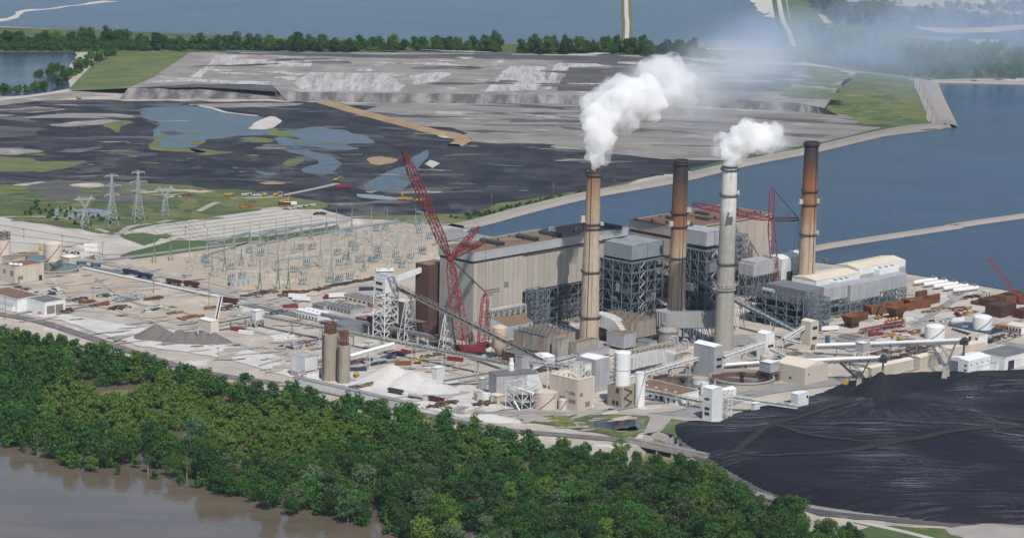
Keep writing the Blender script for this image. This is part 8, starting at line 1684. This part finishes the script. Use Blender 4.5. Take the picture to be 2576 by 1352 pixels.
for a in ((K4, 1020, 340, 14, 8, 16, ('rust', 'tan_berm'), 'stack of orange rusty plates in the middle of the right yard'), (K4, 1280, 350, 22, 12, 26, ('rust', 'tan_berm', 'rust_dark'), 'stack of long rusty girders left of the large rusty box'), (K4, 1420, 392, 18, 5, 10, ('rust', 'tan_berm'), 'row of rusty tubes before the large rusty box'), (K4, 1380, 205, 22, 5, 12, ('rust_dark', 'rust'), 'thin rusty beams below the gas tanks'), (K4, 900, 375, 14, 3, 6, ('rust', 'timber'), 'rusty beam lying in the right yard road'),
          (D_, 655, 930, 10, 6, 14, ('rust', 'rust_dark'), 'rusty steel stack left in the laydown yard'), (D_, 755, 948, 12, 7, 16, ('rust', 'rust_dark'), 'rusty steel stack right of the other in the laydown yard'), (D_, 970, 905, 28, 16, 60, ('steel', 'galvanized', 'metal_blue'), 'wide stack of grey tubes in the laydown yard'), (D_, 800, 878, 18, 7, 22, ('steel_dark', 'galvanized'), 'row of dark crates left of the grey tubes'), (D_, 610, 905, 14, 3, 8, ('steel_dark',), 'row of dark rails left of the rusty stacks'),
          (D_, 900, 972, 18, 7, 24, ('rubber', 'steel_dark', 'timber'), 'heap of black scrap in the laydown yard'), (D_, 1150, 985, 24, 12, 40, ('steel_white', 'steel_dark', 'galvanized'), 'mixed pale machine parts in the laydown yard'), (D_, 1150, 905, 14, 5, 16, ('steel_dark', 'rust'), 'dark scrap row right of the grey tubes'), (D_, 1580, 975, 10, 6, 12, ('rust', 'timber'), 'brown wood stack left of the sloping belt'), (D_, 1690, 975, 16, 14, 26, ('steel_dark', 'galvanized', 'rust_dark'), 'dark scrap heap right of the sloping belt'), (D_, 1420, 1045, 24, 5, 14, ('timber', 'rust'), 'line of timber below the laydown yard'),
          (D_, 1330, 1010, 18, 4, 10, ('steel_dark', 'timber'), 'thin dark bars below the machine parts'), (D_, 420, 838, 14, 3, 8, ('steel_dark', 'white_paint'), 'flatbed with dark beams near the warehouse'), (D_, 390, 866, 8, 3, 8, ('steel_dark',), 'dark crate row behind the warehouse'), (D_, 100, 835, 26, 10, 30, ('steel_dark', 'galvanized', 'timber'), 'mixed scrap behind the left edge warehouse'), (D_, 520, 990, 12, 3, 8, ('rust_dark',), 'rusty bars right of the warehouse'), (D_, 360, 1008, 16, 4, 10, ('timber', 'orange_paint'), 'timber and orange gear before the warehouse'),
          (D_, 1950, 865, 40, 5, 34, ('timber', 'rust_dark', 'steel_dark'), 'row of crates along the switchyard front'), (D_, 2300, 850, 60, 6, 50, ('rust_dark', 'steel_dark', 'timber', 'rust'), 'long row of rusty parts beside the switchyard road'), (K5, 480, 255, 60, 5, 46, ('rust_dark', 'steel_dark', 'navy_paint'), 'row of dark parts behind the cream hut'), (K5, 780, 545, 14, 5, 18, ('rust', 'timber'), 'rusty parts beside the site office block'), (D_, 2120, 1185, 18, 8, 20, ('white_paint', 'steel_white'), 'white pipe fittings left of the twin silos'), (D_, 2280, 1250, 30, 14, 40, ('steel', 'rust', 'galvanized'), 'grey and rusty pipe parts left of the twin silos'),
          (D_, 2080, 1010, 24, 4, 14, ('steel_dark', 'steel'), 'dark racks left of the modular office'), (K6, 220, 390, 30, 12, 36, ('rust_pipe', 'galvanized', 'steel_dark'), 'pipe sections behind the gypsum house'), (K6, 970, 600, 26, 9, 36, ('rust_pipe', 'maroon_paint', 'steel'), 'maroon and grey trusses under the ribbed tube conveyor'), (K6, 1180, 610, 16, 8, 22, ('steel', 'galvanized'), 'grey truss frames right of the maroon ones'), (K6, 1330, 550, 14, 7, 18, ('steel', 'navy_paint'), 'grey machine parts behind the lime heap'), (K6, 1480, 500, 16, 8, 20, ('rust_dark', 'steel_dark', 'red_paint'), 'red and dark machine parts under the long truss conveyor'),
          (K5, 1480, 1035, 26, 8, 40, ('navy_paint', 'steel_dark', 'steel_white', 'blue_paint'), 'blue and white machinery left of the giant crane'), (K5, 1480, 1165, 22, 5, 20, ('steel_dark', 'timber'), 'dark boom parts before the giant crane'), (K1, 130, 1200, 18, 5, 20, ('rust_dark', 'timber', 'steel_dark'), 'dark pipes before the cream tank'), (K4, 560, 850, 36, 12, 60, ('steel_dark', 'galvanized', 'timber', 'rust'), 'long scrap yard between the stackers, left half'), (K4, 820, 860, 34, 12, 56, ('steel_dark', 'navy_paint', 'timber', 'rust'), 'long scrap yard between the stackers, right half'), (K4, 300, 880, 26, 6, 26, ('maroon_paint', 'rust_dark', 'steel'), 'maroon pipe stacks under the far stacker'),
          (K4, 480, 960, 40, 5, 40, ('steel_dark', 'timber'), 'dark parts along the long tan shed'), (K4, 1840, 690, 34, 10, 60, ('steel_dark', 'rust_dark', 'galvanized', 'timber'), 'scrap rows right of the blue pond'), (K4, 1980, 620, 26, 8, 30, ('timber', 'steel_dark'), 'timber rows at the right edge of the blue pond'), (K3, 1780, 1045, 24, 7, 24, ('steel_white', 'timber', 'rust'), 'pallets right of the lying crane boom'), (K4, 700, 470, 18, 8, 22, ('steel_white', 'galvanized'), 'pale racks above the lying crane boom'), (K3, 1500, 1070, 20, 5, 16, ('orange_paint', 'timber', 'steel_white'), 'orange and pale gear below the lying crane boom'),
          (K4, 1620, 755, 20, 5, 18, ('rubber', 'timber', 'steel_dark'), 'dark vehicles and pallets before the tan roofed building'), (K3, 300, 1310, 16, 8, 24, ('timber', 'concrete', 'steel'), 'rubble beside the large tan shed'), (K2, 750, 1000, 40, 9, 90, ('steel', 'rust', 'steel_white', 'timber'), 'tangle of pipes and valves behind the round basins'), (K2, 1450, 640, 9, 5, 10, ('concrete', 'steel'), 'equipment on the road before the pale chimney'), (K2, 300, 690, 40, 9, 60, ('steel', 'steel_white', 'rust_dark'), 'pipework on the roof line before the corrugated duct'), (K1, 1150, 600, 34, 10, 80, ('steel', 'steel_pale', 'steel_dark'), 'pipework between the casings and the beige building'),
          (K1, 960, 760, 28, 8, 60, ('rust_dark', 'steel', 'steel_dark'), 'dark pipework behind the beige building'), (K1, 330, 640, 26, 7, 50, ('concrete', 'steel', 'rust_dark'), 'machinery under the peach silo'), (K1, 1640, 880, 16, 6, 24, ('steel', 'concrete'), 'pipework between the beige building and the white silo'), (D_, 1330, 130, 40, 6, 40, ('rust', 'galvanized', 'timber'), 'scattered parts in the far contractor yard'), (D_, 1850, 215, 14, 6, 16, ('orange_paint', 'rust'), 'orange parts in the far scrub'), (D_, 2240, 215, 40, 4, 22, ('steel_dark', 'galvanized'), 'dark pipes beside the far contractor camp'), (D_, 2410, 262, 10, 5, 10, ('rubber', 'steel_dark'), 'black tanks behind the big gravel lot'),
          (H_, 760, 345, 30, 4, 30, ('rust_dark', 'timber'), 'rusty rail parts at the end of the siding'), (H_, 200, 205, 46, 3, 24, ('timber', 'steel_dark'), 'low timber fence line beside the twin silos')):
    stack_pile(a[7], a[0], a[1], a[2], a[3], a[4], a[5], a[6])
# ================================================================ white gas tanks
gt = None
for k in range(5):
    a, c = K4(715+122*k, 12+24*k, 3.2), K4(1005+124*k, -35+26*k, 3.2); d = (c-a).normalized(); L = 30
    if gt is None:
        gt = proto('gas_tank'); o = gt; part('shell', 'white_paint', gt, lambda m_: (m_.cyl((0, 0, 3.4), (L, 0, 3.4), 2.1, None, 18, False), [m_.cyl((x0, 0, 3.4), (x1, 0, 3.4), r0, r1, 18, False) for x0, x1, r0, r1 in ((-1.7, -1.2, .4, 1.35), (-1.2, -.5, 1.35, 1.9), (-.5, 0, 1.9, 2.1), (L, L+.5, 2.1, 1.9), (L+.5, L+1.2, 1.9, 1.35), (L+1.2, L+1.7, 1.35, .4))]), True)
        for x in (5, 24): part('saddle', 'concrete', gt, lambda m_: m_.box((x, 0, 0), 1.2, 4, 2.2))
        part('platform', 'tan_berm', gt, lambda m_: (m_.box((L-4, 0, 5.5), 3, 3, .3), lattice(m_, Vector((L-5.5, -1.5, 0)), Vector((1, 0, 0)), 3, 1, Vector((0, 1, 0)), 3, 1, 5.8, 7.2, 1, .2, brace='z')))
    else: o = copy_tree(gt)
    o.location = (a.x, a.y, 0); o.rotation_euler = (0, 0, math.atan2(d.y, d.x)); tag(o, 'long white horizontal gas tank, %s' % ['farthest left of the five', 'second from the left of the five', 'middle one of the five', 'fourth from the left of the five', 'nearest and rightmost of the five'][k], 'gas tank', 'white horizontal gas tanks')
sheet('containment_pond', [K4(1105, 545), K4(1330, 502), K4(1440, 510), K4(1700, 560), K4(1965, 620), K4(1720, 668), K4(1480, 620), K4(1250, 575)], .62, 'lake_water')
sheet('work_yard', [K3(730, 960), K3(1060, 760), K3(2000, 640), K4(1300, 160), K4(2200, 200), K4(2200, 460), K4(1300, 420), K4(600, 600), K3(1100, 1060), K3(760, 1030)], .41, 'pale_gravel', jag=3)
strip('road', [K4(700, 560), K4(900, 420), K4(1120, 280), K4(1250, 180)], 9, .44, 'asphalt'); strip('road', [K4(1700, 760), K4(1850, 760), K4(2200, 830)], 11, .44, 'asphalt'); strip('road', [K1(0, 1300), K1(700, 1320), K1(1500, 1310), K2(300, 1345), K2(800, 1350)], 9, .52, 'asphalt')
strip('dark_ground', [K2(1300, 500), K2(1700, 760), K2(2000, 800), K3(600, 1300)], 26, .43, 'asphalt'); strip('dark_ground', [I_(-200, 440), I_(100, 400), I_(500, 260), I_(1000, 190), I_(1300, 150)], 26, .46, 'asphalt'); strip('dark_ground', [E_(1300, 1300), E_(1700, 1250), E_(2300, 1150), E_(2576, 1250)], 60, .42, 'road_dust')
# sloping white belt left of the trestle houses
conveyor('sloping white belt lattice standing in the laydown yard', D_(1628, 1060, 2), D_(1662, 890, 14), 3, 2, 'open', 'steel_white'); conveyor('long low white pipe along the middle track', D_(620, 668, 1.2), D_(1650, 888, 1.2), 1.6, 1.6, 'tube', 'steel_white', 'white_paint', name='pipeline')
o = [x for x in col.objects if x.get('label', '').startswith('long low white pipe')][0]; o['category'] = 'pipeline'
# ================================================================ steam and smoke
def puff_hull(name, blobs, seed, res, disp, nscale):
    """one closed billowing surface round a chain of puffs"""
    m_ = MB(); r_ = random.Random(seed)
    for (c, r) in blobs:
        bm = bmesh.new(); bmesh.ops.create_icosphere(bm, subdivisions=2, radius=r)
        m_.add([Vector(v.co)+Vector(c) for v in bm.verts], [tuple(v.index for v in f.verts) for f in bm.faces]); bm.free()
    o = m_.build(name, 'steam', kind='stuff')
    md = o.modifiers.new('remesh', 'REMESH'); md.mode = 'VOXEL'; md.voxel_size = res
    for k, (s_, d_) in enumerate(((nscale, disp), (nscale*.4, disp*.5), (nscale*.17, disp*.24))):
        tx = bpy.data.textures.new('billow%d' % k, 'VORONOI'); tx.noise_scale = s_; tx.distance_metric = 'DISTANCE_SQUARED' if False else 'DISTANCE'; tx.intensity = 1.0
        dm = o.modifiers.new('billow%d' % k, 'DISPLACE'); dm.texture = tx; dm.strength = -d_; dm.mid_level = .35; dm.texture_coords = 'GLOBAL'
    return o
def steam_mat(name, dens, aniso=.3, colr=(1, 1, 1), noise=None):
    mt = bpy.data.materials.new(name); mt.use_nodes = True; N = mt.node_tree.nodes; L = mt.node_tree.links; N.remove(N['Principled BSDF'])
    v = N.new('ShaderNodeVolumePrincipled'); v.inputs['Color'].default_value = (*colr, 1); v.inputs['Anisotropy'].default_value = aniso; v.inputs['Density'].default_value = dens
    L.new(v.outputs[0], N['Material Output'].inputs['Volume'])
    if noise:
        sc_, lo, hi, soft = noise
        tc = N.new('ShaderNodeTexCoord'); t = N.new('ShaderNodeTexNoise'); t.inputs['Scale'].default_value = sc_; t.inputs['Detail'].default_value = 4; t.inputs['Roughness'].default_value = .62
        g = N.new('ShaderNodeNewGeometry'); L.new(g.outputs['Position'], t.inputs['Vector'])
        mr = N.new('ShaderNodeMapRange'); mr.inputs['From Min'].default_value = lo; mr.inputs['From Max'].default_value = hi; mr.inputs['To Max'].default_value = dens; L.new(t.outputs['Fac'], mr.inputs['Value'])
        ln = N.new('ShaderNodeVectorMath'); ln.operation = 'LENGTH'; L.new(tc.outputs['Object'], ln.inputs[0])
        fo = N.new('ShaderNodeMapRange'); fo.inputs['From Min'].default_value = 1; fo.inputs['From Max'].default_value = soft; fo.inputs['To Min'].default_value = 0; fo.inputs['To Max'].default_value = 1; fo.interpolation_type = 'SMOOTHSTEP'; L.new(ln.outputs['Value'], fo.inputs['Value'])
        ml = N.new('ShaderNodeMath'); ml.operation = 'MULTIPLY'; L.new(mr.outputs[0], ml.inputs[0]); L.new(fo.outputs[0], ml.inputs[1]); L.new(ml.outputs[0], v.inputs['Density'])
    M[name] = mt
def white_steam(name):
    mt = bpy.data.materials.new(name); mt.use_nodes = True; N = mt.node_tree.nodes; L = mt.node_tree.links; N.remove(N['Principled BSDF'])
    v = N.new('ShaderNodeVolumeScatter'); v.inputs['Color'].default_value = (1, 1, 1, 1); v.inputs['Density'].default_value = .24; v.inputs['Anisotropy'].default_value = 0
    L.new(v.outputs[0], N['Material Output'].inputs['Volume']); M[name] = mt
white_steam('steam')
def track(base, pts, n, r_, j):
    """chain of puffs along sheet points (x, y, radius in metres, extra depth)"""
    out = []
    q = [(at_depth(base+Vector((0, dy, 0)), x, y), rad) for x, y, rad, dy in pts]
    for (a, ra), (b_, rb) in zip(q, q[1:]):
        k = max(2, int((b_-a).length/(.45*(ra+rb)/2)))
        for i in range(k):
            f = i/k; c = a.lerp(b_, f); rad = ra+(rb-ra)*f
            for _ in range(n):
                d = Vector((r_.gauss(0, 1), r_.gauss(0, 1), r_.gauss(0, 1))).normalized()*rad*r_.uniform(.2, j); out.append((c+d, rad*r_.uniform(.38, .62)))
            out.append((c, rad*.72))
    return out
r_ = random.Random(4)
o = puff_hull('steam_plume', track(c1, [(1497, 427, 4.8, 0), (1496, 404, 6.6, 0), (1502, 375, 11, 5), (1512, 342, 16, 10), (1508, 312, 17.5, 18), (1514, 285, 18, 24), (1545, 262, 20, 30), (1585, 248, 22, 36), (1618, 258, 19, 42), (1640, 282, 11, 46)], 7, r_, .85), 1, 1.2, 5, 13)
o['label'] = 'dense white steam plume rising from the tan chimney'
o = puff_hull('steam_plume', track(c3, [(1836, 414, 5.3, 0), (1839, 398, 9.5, 0), (1846, 374, 14, 5), (1864, 354, 17, 10), (1892, 346, 15.5, 16), (1918, 338, 11, 22), (1938, 326, 6, 26)], 7, r_, .85), 2, 1.1, 4.4, 11)
o['label'] = 'dense white steam plume rising from the pale chimney'
steam_mat('steam_soft', .11, 0, (1, 1, 1), (.055, .40, .62, 9)); M['steam_soft'].node_tree.nodes['Math'].inputs[1].default_value = 1
for l_ in [l for l in M['steam_soft'].node_tree.links if l.to_node.name == 'Math' and l.to_socket == M['steam_soft'].node_tree.nodes['Math'].inputs[1]]: M['steam_soft'].node_tree.links.remove(l_)
def soft(label, base, pts, seed):
    o = puff_hull('steam_plume', track(base, pts, 6, r_, .9), seed, 2.2, 6, 16); o.data.materials[0] = M['steam_soft']; o['label'] = label
soft('softer white steam lobe breaking away behind the tan chimney plume', c1, [(1610, 225, 16, 60), (1640, 200, 22, 70), (1678, 200, 24, 80), (1705, 225, 20, 90), (1725, 250, 14, 95)], 5)
soft('thin white steam fringe around the tan chimney plume', c1, [(1505, 370, 14, 5), (1514, 325, 21, 14), (1520, 285, 23, 22), (1560, 255, 26, 32), (1610, 252, 25, 40), (1645, 285, 16, 46)], 7)
soft('thin white steam fringe around the pale chimney plume', c3, [(1844, 378, 17, 5), (1866, 354, 21, 10), (1900, 343, 19, 16), (1935, 332, 13, 26)], 8)
soft('softer white steam tail of the pale chimney plume', c3, [(1915, 345, 12, 20), (1945, 342, 13, 30), (1972, 348, 9, 40)], 6)
steam_mat('steam_thin', .075, .2, (1, 1, 1), (.03, .38, .70, .25)); steam_mat('smoke_blue', .0085, .1, (.74, .86, 1.0), (.010, .40, .74, .2))
steam_mat('steam_trail', .024, .1, (.92, .96, 1.0), (.022, .40, .72, .15))
def cloud(label, a, b, ry, rz_, mt, name='smoke_cloud'):
    """soft ellipsoid of thin smoke between two points"""
    a = Vector(a); b = Vector(b); d = b-a; m_ = MB(); m_.sphere((0, 0, 0), 1, 20, 12); o = m_.build(name, mt, kind='stuff'); o['label'] = label
    o.location = (a+b)/2; o.rotation_euler = d.to_track_quat('X', 'Z').to_euler(); o.scale = (d.length/2, ry, rz_); return o
cloud('thin white steam drifting right of the tan chimney plume', at_depth(c1+Vector((0, 50, 0)), 1560, 235), at_depth(c1+Vector((0, 150, 0)), 1800, 225), 55, 34, 'steam_thin')
cloud('thin white steam above the tan chimney plume', at_depth(c1+Vector((0, 60, 0)), 1600, 195), at_depth(c1+Vector((0, 120, 0)), 1780, 190), 50, 18, 'steam_thin')
cloud('thin white steam trailing from the pale chimney plume', at_depth(c3+Vector((0, 15, 0)), 1900, 348), at_depth(c3+Vector((0, 50, 0)), 1985, 350), 24, 16, 'steam_thin')
cloud('bluish smoke drifting away toward the upper right', at_depth(c1+Vector((0, 200, 0)), 1640, 250), at_depth(c1+Vector((0, 900, 0)), 2250, 60), 130, 62, 'smoke_blue')
cloud('bluish smoke over the far woodland at the upper right', at_depth(c1+Vector((0, 600, 0)), 1880, 150), at_depth(c1+Vector((0, 1500, 0)), 2900, 0), 220, 90, 'smoke_blue')
cloud('faint grey smoke veil over the ash field behind the soot topped chimney', at_depth(c2+Vector((0, 60, 0)), 1690, 300), at_depth(c2+Vector((0, 120, 0)), 1830, 330), 60, 40, 'smoke_blue')
cloud('denser bluish smoke where the plume crosses the far dike', at_depth(c1+Vector((0, 500, 0)), 1840, 150), at_depth(c1+Vector((0, 900, 0)), 2120, 90), 150, 46, 'smoke_blue')
cloud('grey white steam trail thinning out between the plume and the far smoke', at_depth(c1+Vector((0, 90, 0)), 1670, 220), at_depth(c1+Vector((0, 420, 0)), 2010, 105), 70, 30, 'steam_trail')
# ================================================================ the air
def haze(density, colr):
    b = MB(); b.prism((-9000, -900, 0), Vector((1, 0, 0)), 18000, Vector((0, 1, 0)), 16000, -8.0, 620)
    mt = bpy.data.materials.new('haze_air'); mt.use_nodes = True; N = mt.node_tree.nodes; N.remove(N['Principled BSDF'])
    v = N.new('ShaderNodeVolumePrincipled'); v.inputs['Color'].default_value = (*colr, 1); v.inputs['Density'].default_value = density; v.inputs['Anisotropy'].default_value = .0
    mt.node_tree.links.new(v.outputs[0], N['Material Output'].inputs['Volume']); M['haze_air'] = mt
    o = b.build('haze', 'haze_air', kind='stuff'); o['label'] = 'thin bluish summer haze over the whole site'
haze(1.2e-5, (.62, .80, 1.0))
